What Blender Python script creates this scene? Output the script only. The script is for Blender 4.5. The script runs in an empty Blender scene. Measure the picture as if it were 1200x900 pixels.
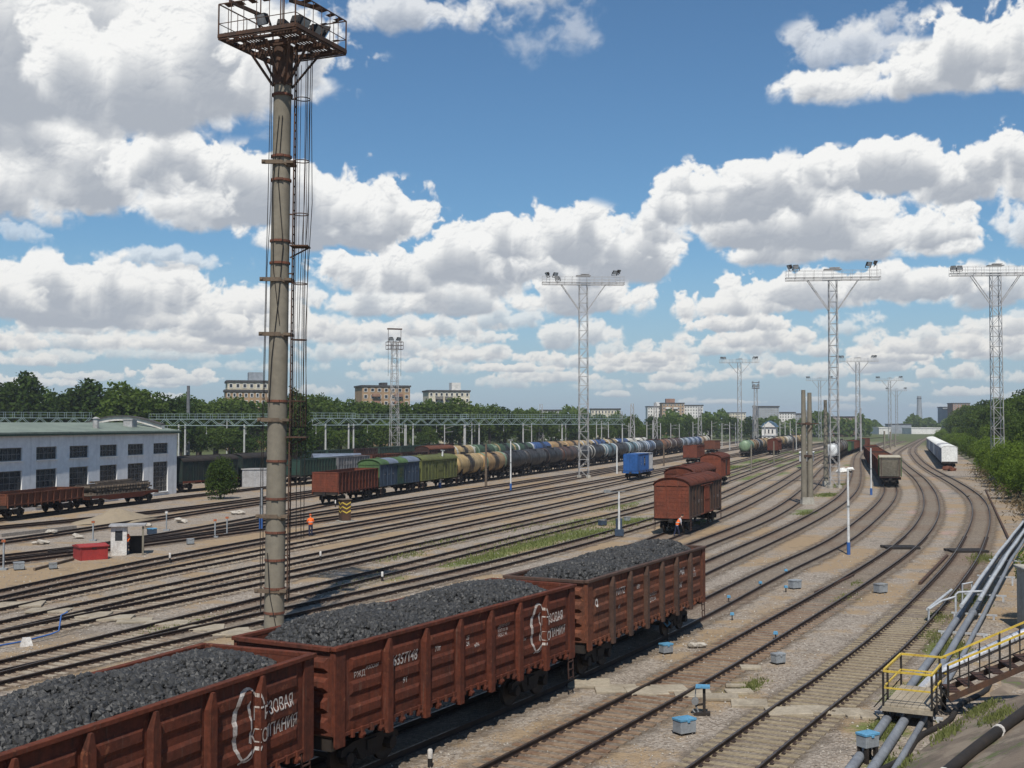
import bpy, bmesh, math, random
import numpy as np
from mathutils import Vector, Matrix
R=math.radians
rng=random.Random(7)
scene=bpy.context.scene
col=scene.collection

# ------------------------------------------------------------------ camera
CAM_H=9.1; F_PX=1390.0; PITCH=math.atan(46/1390.0)
cam=bpy.data.cameras.new('camera'); cam.sensor_width=36.0; cam.lens=F_PX/1200*36.0
cam.clip_end=9000; cam.clip_start=0.3
camo=bpy.data.objects.new('camera',cam); col.objects.link(camo)
camo.location=(0,0,CAM_H); camo.rotation_euler=(math.pi/2+PITCH,0,0)
scene.camera=camo

# ------------------------------------------------------------------ sun, sky, exposure
SUN_EL=R(54); SUN_AZ=R(182.5)          # direction TO the sun, clockwise from +Y
sd=bpy.data.lights.new('sun','SUN'); sd.energy=5.0; sd.angle=R(0.55); sd.color=(1.0,0.955,0.88)
so=bpy.data.objects.new('sun',sd); col.objects.link(so)
to_sun=Vector((math.sin(SUN_AZ)*math.cos(SUN_EL),math.cos(SUN_AZ)*math.cos(SUN_EL),math.sin(SUN_EL)))
so.rotation_euler=(-to_sun).to_track_quat('-Z','Y').to_euler(); so.location=(0,0,60)
vs=scene.view_settings; vs.view_transform='Standard'; vs.look='None'; vs.exposure=-0.08; vs.gamma=1.0; vs.use_curve_mapping=False

class NT:
    """small helper for writing node trees"""
    def __init__(s,nt): s.nt=nt; s.N=nt.nodes; s.L=nt.links
    def n(s,t,**k):
        x=s.N.new(t)
        for a,b in k.items(): setattr(x,a,b)
        return x
    def put(s,sock,v):
        if hasattr(v,'is_output') or isinstance(v,bpy.types.NodeSocket): s.L.new(v,sock)
        elif v is not None: sock.default_value=v
    def m(s,op,a,b=None,c=None,clamp=False):
        x=s.n('ShaderNodeMath',operation=op,use_clamp=clamp)
        s.put(x.inputs[0],a)
        if b is not None: s.put(x.inputs[1],b)
        if c is not None: s.put(x.inputs[2],c)
        return x.outputs[0]
    def vm(s,op,a,b=None,scale=None):
        x=s.n('ShaderNodeVectorMath',operation=op); s.put(x.inputs[0],a)
        if b is not None: s.put(x.inputs[1],b)
        if scale is not None: s.put(x.inputs['Scale'],scale)
        return x.outputs[0]
    def xyz(s,a,b,c):
        x=s.n('ShaderNodeCombineXYZ'); s.put(x.inputs[0],a); s.put(x.inputs[1],b); s.put(x.inputs[2],c); return x.outputs[0]
    def sep(s,v):
        x=s.n('ShaderNodeSeparateXYZ'); s.put(x.inputs[0],v); return x.outputs
    def noise(s,v,scale,detail=3,rough=.5,dim='3D',lac=2.0,dist=0):
        x=s.n('ShaderNodeTexNoise',noise_dimensions=dim); s.put(x.inputs['Vector'],v)
        x.inputs['Scale'].default_value=scale; x.inputs['Detail'].default_value=detail
        x.inputs['Roughness'].default_value=rough; x.inputs['Lacunarity'].default_value=lac; x.inputs['Distortion'].default_value=dist
        return x.outputs[0]
    def mr(s,v,a,b,c=0.,d=1.,interp='SMOOTHSTEP'):
        x=s.n('ShaderNodeMapRange',interpolation_type=interp); s.put(x.inputs[0],v)
        x.inputs[1].default_value=a; x.inputs[2].default_value=b; x.inputs[3].default_value=c; x.inputs[4].default_value=d
        return x.outputs[0]
    def mix(s,f,a,b,blend='MIX'):
        x=s.n('ShaderNodeMix',data_type='RGBA',blend_type=blend); s.put(x.inputs[0],f)
        for sock,v in ((x.inputs[6],a),(x.inputs[7],b)):
            if isinstance(v,(tuple,list)): v=(*v[:3],1)
            s.put(sock,v)
        return x.outputs[2]

def px_dir(u,v):
    """azimuth and elevation of a direction (measured once from the photograph)"""
    x=(u-600)/F_PX; y=-(v-450)/F_PX
    c,s_=math.cos(PITCH),math.sin(PITCH)
    d=Vector((x,c-y*s_,s_+y*c)).normalized()
    return math.atan2(d.x,d.y), math.asin(d.z)
def ground_at(u,v,z=0.0):
    a,e=px_dir(u,v)
    r=(z-CAM_H)/math.tan(e)
    return Vector((math.sin(a)*r,math.cos(a)*r,z))
def at_dist(u,v,d):
    """point at forward distance d seen in direction u,v"""
    a,e=px_dir(u,v); x=math.tan(a)*d
    return Vector((x,d,CAM_H+math.tan(e)*math.hypot(x,d)))

# cumulus banks: (u, v, half width, half height, weight)
CLOUDS=[(40,45,250,105,1.0),(200,85,150,72,.9),(340,80,90,52,.6),(-60,120,160,80,.8),(150,130,130,40,.5),
 (70,195,140,50,.9),(195,190,75,38,.7),(215,240,60,24,.45),(20,225,100,40,.7),(100,215,110,32,.6),
 (330,232,150,44,.9),(245,250,80,28,.6),(440,252,65,34,.8),(400,268,110,34,.8),
 (200,306,80,15,.35),(20,275,40,16,.2),
 (60,350,120,40,.8),(150,345,110,36,.8),(290,372,100,36,.7),(0,340,60,30,.5),
 (540,300,75,42,.85),(470,322,100,26,.8),(640,282,85,36,.9),(600,310,110,28,.9),(720,300,80,40,.9),(570,325,80,30,.6),
 (770,262,50,30,.6),(870,232,100,38,.9),(830,215,60,18,.5),(950,262,120,38,.9),(960,290,160,22,.8),(1090,265,60,30,.7),
 (1030,192,95,36,.9),(960,200,50,22,.5),(1130,215,90,32,.8),(1185,190,50,32,.8),(1215,255,40,45,.5),
 (560,352,130,24,.6),(680,350,90,26,.7),(450,355,90,20,.6),(860,352,80,24,.8),(960,345,90,24,.8),(1060,335,90,22,.7),(1150,340,80,26,.6),
 (1090,88,150,28,.7),(1150,60,80,40,.9),(1000,60,80,36,.35),(1230,50,70,50,.9),(1040,30,60,20,.2),
 (640,35,60,50,.12),(470,18,100,26,.45),(560,20,50,22,.2),(640,-10,80,30,.3),
 (60,400,120,14,.35),(240,398,120,18,.4),(180,415,90,10,.3),(670,392,60,22,.55),(600,375,80,14,.4),(820,408,70,12,.5),(920,405,60,14,.5),
 (1075,408,55,11,.6),(1115,437,40,9,.55),(960,437,50,9,.45),(730,412,50,10,.4),(400,415,70,12,.35),(480,402,90,14,.4),(640,437,60,9,.35),(545,420,60,12,.4),(850,440,60,8,.35),(1180,415,50,10,.4),(300,430,80,8,.25)]
_r=random.Random(11)
for _i in range(88):
    _v=_r.uniform(376,481); _k=max(.06,(480-_v)/100)
    CLOUDS.append((_r.uniform(-40,1240),_v,_r.uniform(32,88)*(.45+_k*.65),_r.uniform(6.5,13)*(.34+_k),_r.uniform(.28,.75)))

def _hash(ix,iy,s):
    h=(ix.astype(np.int64)*374761393+iy.astype(np.int64)*668265263+s*974634721)&0xffffffff
    h=((h^(h>>13))*1274126177)&0xffffffff
    h=(h^(h>>16))&0xffffffff
    return h
def perlin(x,y,s):
    x0=np.floor(x);y0=np.floor(y);fx=(x-x0).astype(np.float32);fy=(y-y0).astype(np.float32)
    x0=x0.astype(np.int64);y0=y0.astype(np.int64)
    u=fx*fx*fx*(fx*(fx*6-15)+10);v=fy*fy*fy*(fy*(fy*6-15)+10)
    def g(i,j):
        a=_hash(x0+i,y0+j,s).astype(np.float32)*(2*math.pi/4294967296.)
        return np.cos(a)*(fx-i)+np.sin(a)*(fy-j)
    n=(g(0,0)*(1-u)+g(1,0)*u)*(1-v)+(g(0,1)*(1-u)+g(1,1)*u)*v
    return n*1.41
def fbm(x,y,s,octs,gain=.5,lac=2.03):
    a=1.;t=0;r=np.zeros(x.shape,np.float32)
    for o in range(octs):
        r+=a*perlin(x+o*17.3,y-o*9.1,s+o);t+=a;a*=gain;x=x*lac;y=y*lac
    return r/t
def worley(x,y,s):
    x0=np.floor(x).astype(np.int64);y0=np.floor(y).astype(np.int64)
    best=np.full(x.shape,9.,np.float32)
    for i in (-1,0,1):
        for j in (-1,0,1):
            h=_hash(x0+i,y0+j,s);px=(h&0xffff)/65536.;py=(h>>16)/65536.
            d=((x0+i+px-x)**2+(y0+j+py-y)**2).astype(np.float32)
            np.minimum(best,d,out=best)
    return best                     # squared distance
def smooth(x,a,b):
    t=np.clip((x-a)/(b-a),0,1);return t*t*(3-2*t)
def cloud_layers(az,el,banks):
    """paint cumulus bank over bank, the far low ones first; az (columns) and el (rows, going up) are 1-D"""
    W,H=len(az),len(el); da=az[1]-az[0]; de=el[1]-el[0]
    B=np.zeros((H,W),np.float32); A=np.zeros((H,W),np.float32)
    for k,(a,e,ra,re,wt) in sorted(enumerate(banks),key=lambda q:q[1][1]-.6*q[1][3]):
        i0=max(0,int((a-1.9*ra-az[0])/da)); i1=min(W,int((a+1.9*ra-az[0])/da)+1)
        j0=max(0,int((e-1.9*re-el[0])/de)); j1=min(H,int((e+2.0*re-el[0])/de)+1)
        if i1-i0<6 or j1-j0<6: continue
        X,Y=np.meshgrid(az[i0:i1],el[j0:j1]); X=X.astype(np.float32);Y=Y.astype(np.float32)
        cell=float(np.clip(1.15*math.sqrt(ra*re),.018,.105)); s=k*37
        x=X/cell; y=Y/cell*1.12
        wx=fbm(x*1.1,y*1.1,5+s,4); wy=fbm(x*1.1+40,y*1.1,11+s,4)
        x=x+wx*.20; y=y+wy*.20
        n=fbm(x*1.1,y*1.1,21+s,8,.55)
        w1=.40-worley(x*1.7,y*1.7,31+s); w2=.40-worley(x*3.9,y*3.9,32+s); w3=.40-worley(x*8.5,y*8.5,33+s)
        dx=(X-a)/ra; dy=(Y-e)/re
        lo=dy<0
        r2=np.abs(dx)**2.3+np.where(lo,np.abs(dy*1.15)**2.6,np.abs(dy)**1.9)
        F=np.exp(-.95*r2)*1.2*(.62+.38*min(wt,1))
        amp=np.where(lo,1+.45*np.clip(dy,-1,0),1.0)
        D=F+(n*1.05+w1*.34+w2*.19+w3*.085)*amp-.55
        soft=.13+.20*np.clip(.25-dy,0,1)+.30*(1-min(1,wt*1.3))
        al=smooth(D/soft,-.12,1.0)*min(1,.25+wt*1.15)*smooth(F,.16,.34)
        # light falling from above through the bank
        tau=np.zeros(X.shape,np.float32); dens=np.clip(D,0,.55); run=np.zeros(i1-i0,np.float32)
        dec=math.exp(-de/(.50*re+.003))
        for i in range(X.shape[0]-1,-1,-1):
            run=run*dec+dens[i]*(1-dec); tau[i]=run
        g=np.clip(D,0,1)
        Hh=np.sqrt(g)*.5+np.clip(D*2+.2,0,1)*(w1*.30+w2*.17+w3*.05+n*.25)
        gy=np.gradient(Hh,axis=0)/de*cell*.20; gx=np.gradient(Hh,axis=1)/da*cell*.20
        nz=1/np.sqrt(1+gx*gx+gy*gy)
        lam=np.clip(gx*nz*.22-gy*nz*.60+nz*.77,0,1.0)
        tt=np.clip(tau/.36,0,1.4)
        b=1.08-.74*smooth(tt,.34,1.25)*min(1,.70+re/.09)
        b*=.60+.44*lam
        b=b*(1-.26*smooth(-dy,.0,.9))
        B[j0:j1,i0:i1]=B[j0:j1,i0:i1]*(1-al)+b*al
        A[j0:j1,i0:i1]=A[j0:j1,i0:i1]*(1-al)+al
    return B/np.maximum(A,1e-4),A

def build_world():
    w=bpy.data.worlds.new('World'); scene.world=w; w.use_nodes=True
    # procedural cumulus picture of the sky ahead, in azimuth and elevation
    az1=np.linspace(-.80,.80,2300); el1=np.linspace(-.02,.52,800)
    banks=[]
    for (u,v,ru,rv,wt) in CLOUDS:
        a,e=px_dir(u,v); banks.append((a,e,ru/F_PX*1.05,rv/F_PX*1.1,wt))
    r=random.Random(5)
    for _ in range(40):                                   # more of the same outside the part the photograph shows
        e=r.uniform(.03,.45); k=.3+e*2
        banks.append((r.choice((-1,1))*r.uniform(.50,.78),e,.10*k,.035*k,r.uniform(.5,1)))
    for _ in range(14):
        banks.append((r.uniform(-.5,.5),r.uniform(.40,.5),.10,.04,r.uniform(.4,.9)))
    b,c=cloud_layers(az1,el1,banks)
    edge=np.clip((.80-np.abs(az1))/.06,0,1)[None,:]*np.clip((.52-el1)/.05,0,1)[:,None]
    px=np.zeros((len(el1),len(az1),4),np.float32); px[...,0]=b; px[...,1]=c*edge; px[...,3]=1
    im=bpy.data.images.new('cumulus',len(az1),len(el1),alpha=True,float_buffer=True,is_data=True)
    im.pixels.foreach_set(px.ravel()); im.update(); im.pack()
    t=NT(w.node_tree); t.N.clear()
    tc=t.n('ShaderNodeTexCoord'); d=t.vm('NORMALIZE',tc.outputs['Generated'])
    X,Y,Z=t.sep(d)
    az=t.m('ARCTAN2',X,Y); el=t.m('ARCSINE',Z)
    sky=t.n('ShaderNodeTexSky',sky_type='NISHITA',sun_disc=False,sun_elevation=SUN_EL,sun_rotation=SUN_AZ,altitude=150,air_density=1.0,dust_density=.5,ozone_density=3.0)
    it=t.n('ShaderNodeTexImage',extension='CLIP'); it.image=im
    t.put(it.inputs[0],t.xyz(t.m('DIVIDE',t.m('ADD',az,.80),1.60),t.m('DIVIDE',t.m('ADD',el,.02),.54),0.0))
    sb,sc,_=t.sep(it.outputs[0])
    shade=t.mr(sb,.26,1.0,0,1.0,'LINEAR')
    ccol=t.mix(shade,(4.5,4.85,5.4),(10.1,10.1,9.9))
    lowf=t.mr(el,.15,.02)
    ccol=t.mix(t.m('MULTIPLY',lowf,.6),ccol,t.mix(shade,(4.5,4.95,5.6),(8.4,8.1,7.5)))
    hz=t.mr(el,.16,.0,0,.75)
    skyc=t.mix(hz,t.mix(1.0,sky.outputs[0],SKY_TINT,'MULTIPLY'),(4.1,5.2,6.5))
    fin=t.mix(t.m('MULTIPLY',sc,t.mr(el,.0,.06,.45,.98)),skyc,ccol)
    bg=t.n('ShaderNodeBackground'); bg.inputs[1].default_value=.1; t.put(bg.inputs[0],fin)
    o=t.n('ShaderNodeOutputWorld'); t.L.new(bg.outputs[0],o.inputs[0])
    w.cycles.sampling_method='MANUAL'; w.cycles.sample_map_resolution=512
SKY_TINT=(.66,.90,1.02)
build_world()

# ------------------------------------------------------------------ mesh helpers
class MB:
    def __init__(s): s.v=[]; s.f=[]; s.mi=[]; s.cur=0
    def add(s,vs,fs):
        o=len(s.v); s.v+=[tuple(p) for p in vs]; s.f+=[tuple(i+o for i in f) for f in fs]; s.mi+=[s.cur]*len(fs); return s
    def m(s,i): s.cur=i; return s
    def box(s,c,d,rot=None,taper=1.0):
        x,y,z=d[0]/2,d[1]/2,d[2]/2
        P=[Vector((a*x*(taper if k>0 else 1),b*y*(taper if k>0 else 1),k*z)) for k in (-1,1) for a,b in ((-1,-1),(1,-1),(1,1),(-1,1))]
        if rot is not None: P=[rot@p for p in P]
        P=[p+Vector(c) for p in P]
        return s.add(P,[(3,2,1,0),(4,5,6,7),(0,1,5,4),(1,2,6,5),(2,3,7,6),(3,0,4,7)])
    def bar(s,p,q,w,h=None,up=(0,0,1)):
        p,q=Vector(p),Vector(q); h=h or w; d=(q-p); L=d.length
        if L<1e-6: return s
        d/=L; u=Vector(up)
        if abs(d.dot(u))>.98: u=Vector((0,1,0)) if abs(d.y)<.9 else Vector((1,0,0))
        a=d.cross(u).normalized(); b=a.cross(d).normalized()
        P=[]
        for r in (p,q):
            for i,j in ((-1,-1),(1,-1),(1,1),(-1,1)): P.append(r+a*(i*w/2)+b*(j*h/2))
        return s.add(P,[(0,1,2,3),(7,6,5,4),(4,5,1,0),(5,6,2,1),(6,7,3,2),(7,4,0,3)])
    def cyl(s,p,q,r0,r1=None,n=12,cap=True):
        p,q=Vector(p),Vector(q); r1=r0 if r1 is None else r1
        d=(q-p).normalized(); u=Vector((0,0,1)) if abs(d.z)<.95 else Vector((1,0,0))
        a=d.cross(u).normalized(); b=d.cross(a).normalized()
        P=[];Fs=[]
        for c,r in ((p,r0),(q,r1)):
            for i in range(n):
                t=2*math.pi*i/n; P.append(c+a*(r*math.cos(t))+b*(r*math.sin(t)))
        for i in range(n): j=(i+1)%n; Fs.append((i,j,n+j,n+i))
        if cap: Fs.append(tuple(range(n-1,-1,-1))); Fs.append(tuple(range(n,2*n)))
        return s.add(P,Fs)
    def tube(s,pts,r,n=6):
        pts=[Vector(p) for p in pts]; P=[];Fs=[]
        for k,p in enumerate(pts):
            d=(pts[min(k+1,len(pts)-1)]-pts[max(k-1,0)]).normalized()
            u=Vector((0,0,1)) if abs(d.z)<.9 else Vector((0,1,0))
            a=d.cross(u).normalized(); b=d.cross(a).normalized()
            for i in range(n):
                t=2*math.pi*i/n; P.append(p+a*(r*math.cos(t))+b*(r*math.sin(t)))
        for k in range(len(pts)-1):
            for i in range(n):
                j=(i+1)%n; Fs.append((k*n+i,k*n+j,(k+1)*n+j,(k+1)*n+i))
        Fs.append(tuple(range(n-1,-1,-1))); Fs.append(tuple(range((len(pts)-1)*n,len(pts)*n)))
        return s.add(P,Fs)
    def lathe(s,prof,c,axis='z',n=20):
        """prof: (radius, along) pairs"""
        c=Vector(c); P=[];Fs=[]; m=len(prof)
        for r,h in prof:
            for i in range(n):
                t=2*math.pi*i/n; x,y=r*math.cos(t),r*math.sin(t)
                P.append(c+(Vector((x,y,h)) if axis=='z' else Vector((h,x,y)) if axis=='x' else Vector((x,h,y))))
        for k in range(m-1):
            for i in range(n):
                j=(i+1)%n; q=(k*n+i,k*n+j,(k+1)*n+j,(k+1)*n+i)
                Fs.append(q if axis!='y' else q[::-1])
        return s.add(P,Fs)
    def prism(s,poly,y0,y1):
        """polygon in x,z extruded along y"""
        n=len(poly); P=[(x,y0,z) for x,z in poly]+[(x,y1,z) for x,z in poly]
        return s.add(P,[tuple(range(n)),tuple(range(2*n-1,n-1,-1))]+[(i,i+n,(i+1)%n+n,(i+1)%n) for i in range(n)])
    def prismx(s,poly,x0,x1):
        n=len(poly); P=[(x0,y,z) for y,z in poly]+[(x1,y,z) for y,z in poly]
        return s.add(P,[tuple(range(n-1,-1,-1)),tuple(range(n,2*n))]+[(i,(i+1)%n,(i+1)%n+n,i+n) for i in range(n)])
    def sweep(s,prof,path,closed=True):
        """prof: (side, up) pairs swept along a ground path of Vectors"""
        n=len(prof); P=[];Fs=[]
        for k,p in enumerate(path):
            d=path[min(k+1,len(path)-1)]-path[max(k-1,0)]; d.z=0; d.normalize()
            r=Vector((d.y,-d.x,0))
            for a,b in prof: P.append(p+r*a+Vector((0,0,b)))
        for k in range(len(path)-1):
            for i in range(n if closed else n-1):
                j=(i+1)%n; Fs.append((k*n+i,(k+1)*n+i,(k+1)*n+j,k*n+j))
        if closed:
            Fs.append(tuple(range(n))); Fs.append(tuple(range(len(path)*n-1,(len(path)-1)*n-1,-1)))
        return s.add(P,Fs)
    def lump(s,c,r,rn,sq=(1,1,1)):
        g=1.618; V=[(-1,g,0),(1,g,0),(-1,-g,0),(1,-g,0),(0,-1,g),(0,1,g),(0,-1,-g),(0,1,-g),(g,0,-1),(g,0,1),(-g,0,-1),(-g,0,1)]
        Fc=[(0,11,5),(0,5,1),(0,1,7),(0,7,10),(0,10,11),(1,5,9),(5,11,4),(11,10,2),(10,7,6),(7,1,8),(3,9,4),(3,4,2),(3,2,6),(3,6,8),(3,8,9),(4,9,5),(2,4,11),(6,2,10),(8,6,7),(9,8,1)]
        a,b=rn.uniform(0,6.28),rn.uniform(0,6.28); M=Matrix.Rotation(a,3,'Z')@Matrix.Rotation(b,3,'X')
        P=[]
        for v in V:
            p=M@Vector(v)*(r/1.9*rn.uniform(.72,1.25)); P.append(Vector((p.x*sq[0],p.y*sq[1],p.z*sq[2]))+Vector(c))
        return s.add(P,Fc)
    def build(s,name,mats,parent=None,smooth=None,bevel=0):
        me=bpy.data.meshes.new(name); me.from_pydata(s.v,[],s.f)
        if not isinstance(mats,(list,tuple)): mats=[mats]
        for x in mats: me.materials.append(x)
        if len(mats)>1: me.polygons.foreach_set('material_index',s.mi)
        if smooth is not None:
            me.polygons.foreach_set('use_smooth',[True]*len(me.polygons))
            if smooth<3: me.set_sharp_from_angle(angle=smooth)
        o=bpy.data.objects.new(name,me); col.objects.link(o)
        if bevel:
            bv=o.modifiers.new('bevel','BEVEL'); bv.width=bevel; bv.segments=1; bv.limit_method='ANGLE'; bv.angle_limit=R(50)
        if parent is not None: o.parent=parent
        return o
def tag(o,label=None,cat=None,group=None,kind=None):
    if label: o['label']=label
    if cat: o['category']=cat
    if group: o['group']=group
    if kind: o['kind']=kind
    return o
def thing(name,label,cat,loc=(0,0,0),rz=0,group=None):
    o=bpy.data.objects.new(name,None); o.empty_display_size=.3; col.objects.link(o)
    o.location=loc; o.rotation_euler=(0,0,rz); return tag(o,label,cat,group)
def kids(o): return [c for c in KID.get(o.name,[])]
def copy_tree(o,parent=None):
    c=o.copy(); col.objects.link(c)
    if parent is not None: c.parent=parent
    for ch in list(o.children): copy_tree(ch,c)
    return c
def clone(o,label,loc,rz,group=None):
    c=copy_tree(o); c['label']=label; c.location=loc; c.rotation_euler=(0,0,rz)
    if group: c['group']=group
    return c
def set_mat(o,names,mat):
    """give the named parts (and sub-parts) of this one copy another material"""
    for ch in o.children_recursive:
        if ch.type=='MESH' and ch.name.split('.')[0] in names:
            ch.material_slots[0].link='OBJECT'; ch.material_slots[0].material=mat

# ------------------------------------------------------------------ materials
MAT={}
def new_mat(name):
    m=bpy.data.materials.new(name); m.use_nodes=True; MAT[name]=m
    t=NT(m.node_tree); bs=t.N['Principled BSDF']
    return m,t,bs
def obj_coord(t,rand=True):
    tc=t.n('ShaderNodeTexCoord'); v=tc.outputs['Object']
    if rand:
        oi=t.n('ShaderNodeObjectInfo'); r=t.m('MULTIPLY',oi.outputs['Random'],37.0)
        v=t.vm('ADD',v,t.xyz(r,r,t.m('MULTIPLY',r,.3)))
    return v
def bump(t,bs,h,strength=.4,dist=.02):
    b=t.n('ShaderNodeBump'); b.inputs['Strength'].default_value=strength; b.inputs['Distance'].default_value=dist
    t.put(b.inputs['Height'],h); t.L.new(b.outputs[0],bs.inputs['Normal'])
def worn(name,c,c2=None,dirt=None,rough=.7,metal=0.0,scale=1.0,streak=.35,patch=.5,bmp=.25,fine=.18,spec=.3,chips=None):
    """painted or bare surface with blotches, vertical run marks and grain"""
    m,t,bs=new_mat(name); c2=c2 or tuple(x*.6 for x in c); dirt=dirt or (.035,.028,.022)
    v=obj_coord(t)
    n1=t.noise(v,.9*scale,5,.6); n2=t.noise(v,7*scale,4,.65)
    st=t.noise(t.vm('MULTIPLY',v,(2.2*scale,2.2*scale,.16*scale)),2.4,4,.6)
    k=t.mix(t.mr(n1,.5-.28*patch-.02,.5+.28*patch+.05),c,c2)
    k=t.mix(t.m('MULTIPLY',t.mr(st,.50,.78),streak),k,dirt)
    if chips:   # scraped and rust eaten spots, dusty runs
        n3=t.noise(v,3.1*scale,6,.7); n4=t.noise(t.vm('MULTIPLY',v,(3.5*scale,3.5*scale,.22*scale)),3.0,4,.6)
        k=t.mix(t.m('MULTIPLY',t.mr(n3,.60,.68),.75),k,chips)
        k=t.mix(t.m('MULTIPLY',t.mr(n3,.40,.32),.6),k,tuple(q*.35 for q in c))
        k=t.mix(t.m('MULTIPLY',t.mr(n4,.58,.74),.45),k,(.115,.085,.065))
    k=t.mix(1.0,k,t.mix(t.m('MULTIPLY',t.mr(n2,.25,.75),1.0),(1-fine,)*3,(1+fine,)*3),'MULTIPLY')
    t.put(bs.inputs['Base Color'],k)
    t.put(bs.inputs['Roughness'],t.mr(n2,.2,.8,max(0,rough-.12),min(1,rough+.12)))
    bs.inputs['Metallic'].default_value=metal; bs.inputs['Specular IOR Level'].default_value=spec
    if bmp: bump(t,bs,t.m('MULTIPLY_ADD',n1,.8,n2),bmp,.012)
    return m
def plain(name,c,rough=.6,metal=0,var=.15,scale=4):
    return worn(name,c,tuple(x*(1-var) for x in c),rough=rough,metal=metal,scale=scale/4,streak=.15,patch=.8,bmp=0,fine=.08)

# colours of the yard
worn('rail_steel',(.060,.038,.028),(.036,.026,.021),rough=.62,metal=.25,streak=0,scale=2)
worn('rail_head',(.125,.098,.080),(.07,.05,.04),rough=.42,metal=.55,streak=0,scale=2)
worn('sleeper_concrete',(.34,.29,.22),(.20,.14,.095),(.09,.05,.03),rough=.9,streak=.4,scale=1.2)
worn('sleeper_stained',(.26,.185,.12),(.15,.085,.05),(.07,.04,.03),rough=.9,streak=.5,scale=1.2)
worn('sleeper_beige',(.30,.245,.16),(.21,.165,.105),(.12,.085,.055),rough=.92,scale=1.2,streak=.5,patch=.9,fine=.25)
worn('sleeper_wood',(.15,.115,.085),(.075,.06,.048),rough=.92,streak=.4,scale=1.4)
worn('concrete',(.40,.375,.32),(.29,.27,.23),(.13,.115,.09),rough=.9,streak=.4,bmp=.3)
worn('concrete_slab',(.35,.30,.225),(.25,.21,.155),(.16,.13,.10),rough=.92,streak=.2,scale=1.4,bmp=.4)

def ground_material():
    m,t,bs=new_mat('yard_ground')
    geo=t.n('ShaderNodeNewGeometry'); P=geo.outputs['Position']
    at=t.n('ShaderNodeAttribute',attribute_name='zones'); zr,zg,zb=t.sep(at.outputs['Color'])
    at2=t.n('ShaderNodeAttribute',attribute_name='zones2'); yr,yg,yb=t.sep(at2.outputs['Color'])
    big=t.noise(P,.055,5,.6); mid=t.noise(P,.35,5,.62); fin=t.noise(P,3.2,6,.7)
    vor=t.n('ShaderNodeTexVoronoi'); t.put(vor.inputs['Vector'],P); vor.inputs['Scale'].default_value=11.0; vor.inputs['Detail'].default_value=1
    stone=t.sep(vor.outputs['Color'])[0]
    grav=t.mix(t.mr(mid,.3,.7),(.185,.147,.112),(.250,.205,.162))
    grav=t.mix(t.m('MULTIPLY',t.mr(stone,.1,.95),.85),grav,t.mix(stone,(.10,.082,.066),(.40,.345,.285)))
    sandm=t.m('ADD',t.mr(t.m('ADD',t.m('MULTIPLY',big,.55),t.m('MULTIPLY',mid,.5)),.455,.62),zr)
    sandm=t.m('MULTIPLY',t.mr(t.m('ADD',sandm,t.m('MULTIPLY',t.m('SUBTRACT',fin,.5),1.1)),.25,.95),.9)
    sand=t.mix(fin,(.25,.172,.098),(.40,.29,.175))
    k=t.mix(sandm,grav,sand)
    pink=t.mr(t.m('ADD',yr,t.m('MULTIPLY',t.m('SUBTRACT',mid,.5),1.2)),.35,.9)
    k=t.mix(t.m('MULTIPLY',pink,.7),k,t.mix(stone,(.30,.19,.175),(.46,.32,.29)))
    dark=t.mr(t.m('ADD',zb,t.m('MULTIPLY',t.m('SUBTRACT',mid,.5),1.3)),.4,.95)
    k=t.mix(t.m('MULTIPLY',dark,.8),k,t.mix(stone,(.085,.085,.085),(.20,.195,.19)))
    gr=t.mr(t.m('ADD',zg,t.m('ADD',t.m('MULTIPLY',t.m('SUBTRACT',mid,.5),1.5),t.m('MULTIPLY',t.m('SUBTRACT',fin,.5),.9))),.38,.72)
    k=t.mix(t.m('MULTIPLY',gr,.9),k,t.mix(fin,(.07,.10,.022),(.17,.21,.06)))
    oil=t.mr(t.noise(P,.55,5,.68),.53,.70)
    k=t.mix(t.m('MULTIPLY',oil,.5),k,(.10,.085,.07))
    far=t.m('MULTIPLY',yb,1.0)
    k=t.mix(far,k,(.10,.115,.05))
    t.put(bs.inputs['Base Color'],k); bs.inputs['Roughness'].default_value=.95; bs.inputs['Specular IOR Level'].default_value=.15
    bump(t,bs,t.m('ADD',t.m('MULTIPLY',vor.outputs['Distance'],.9),t.m('MULTIPLY',fin,1.6)),.9,.05)
    return m
ground_material()
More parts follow.
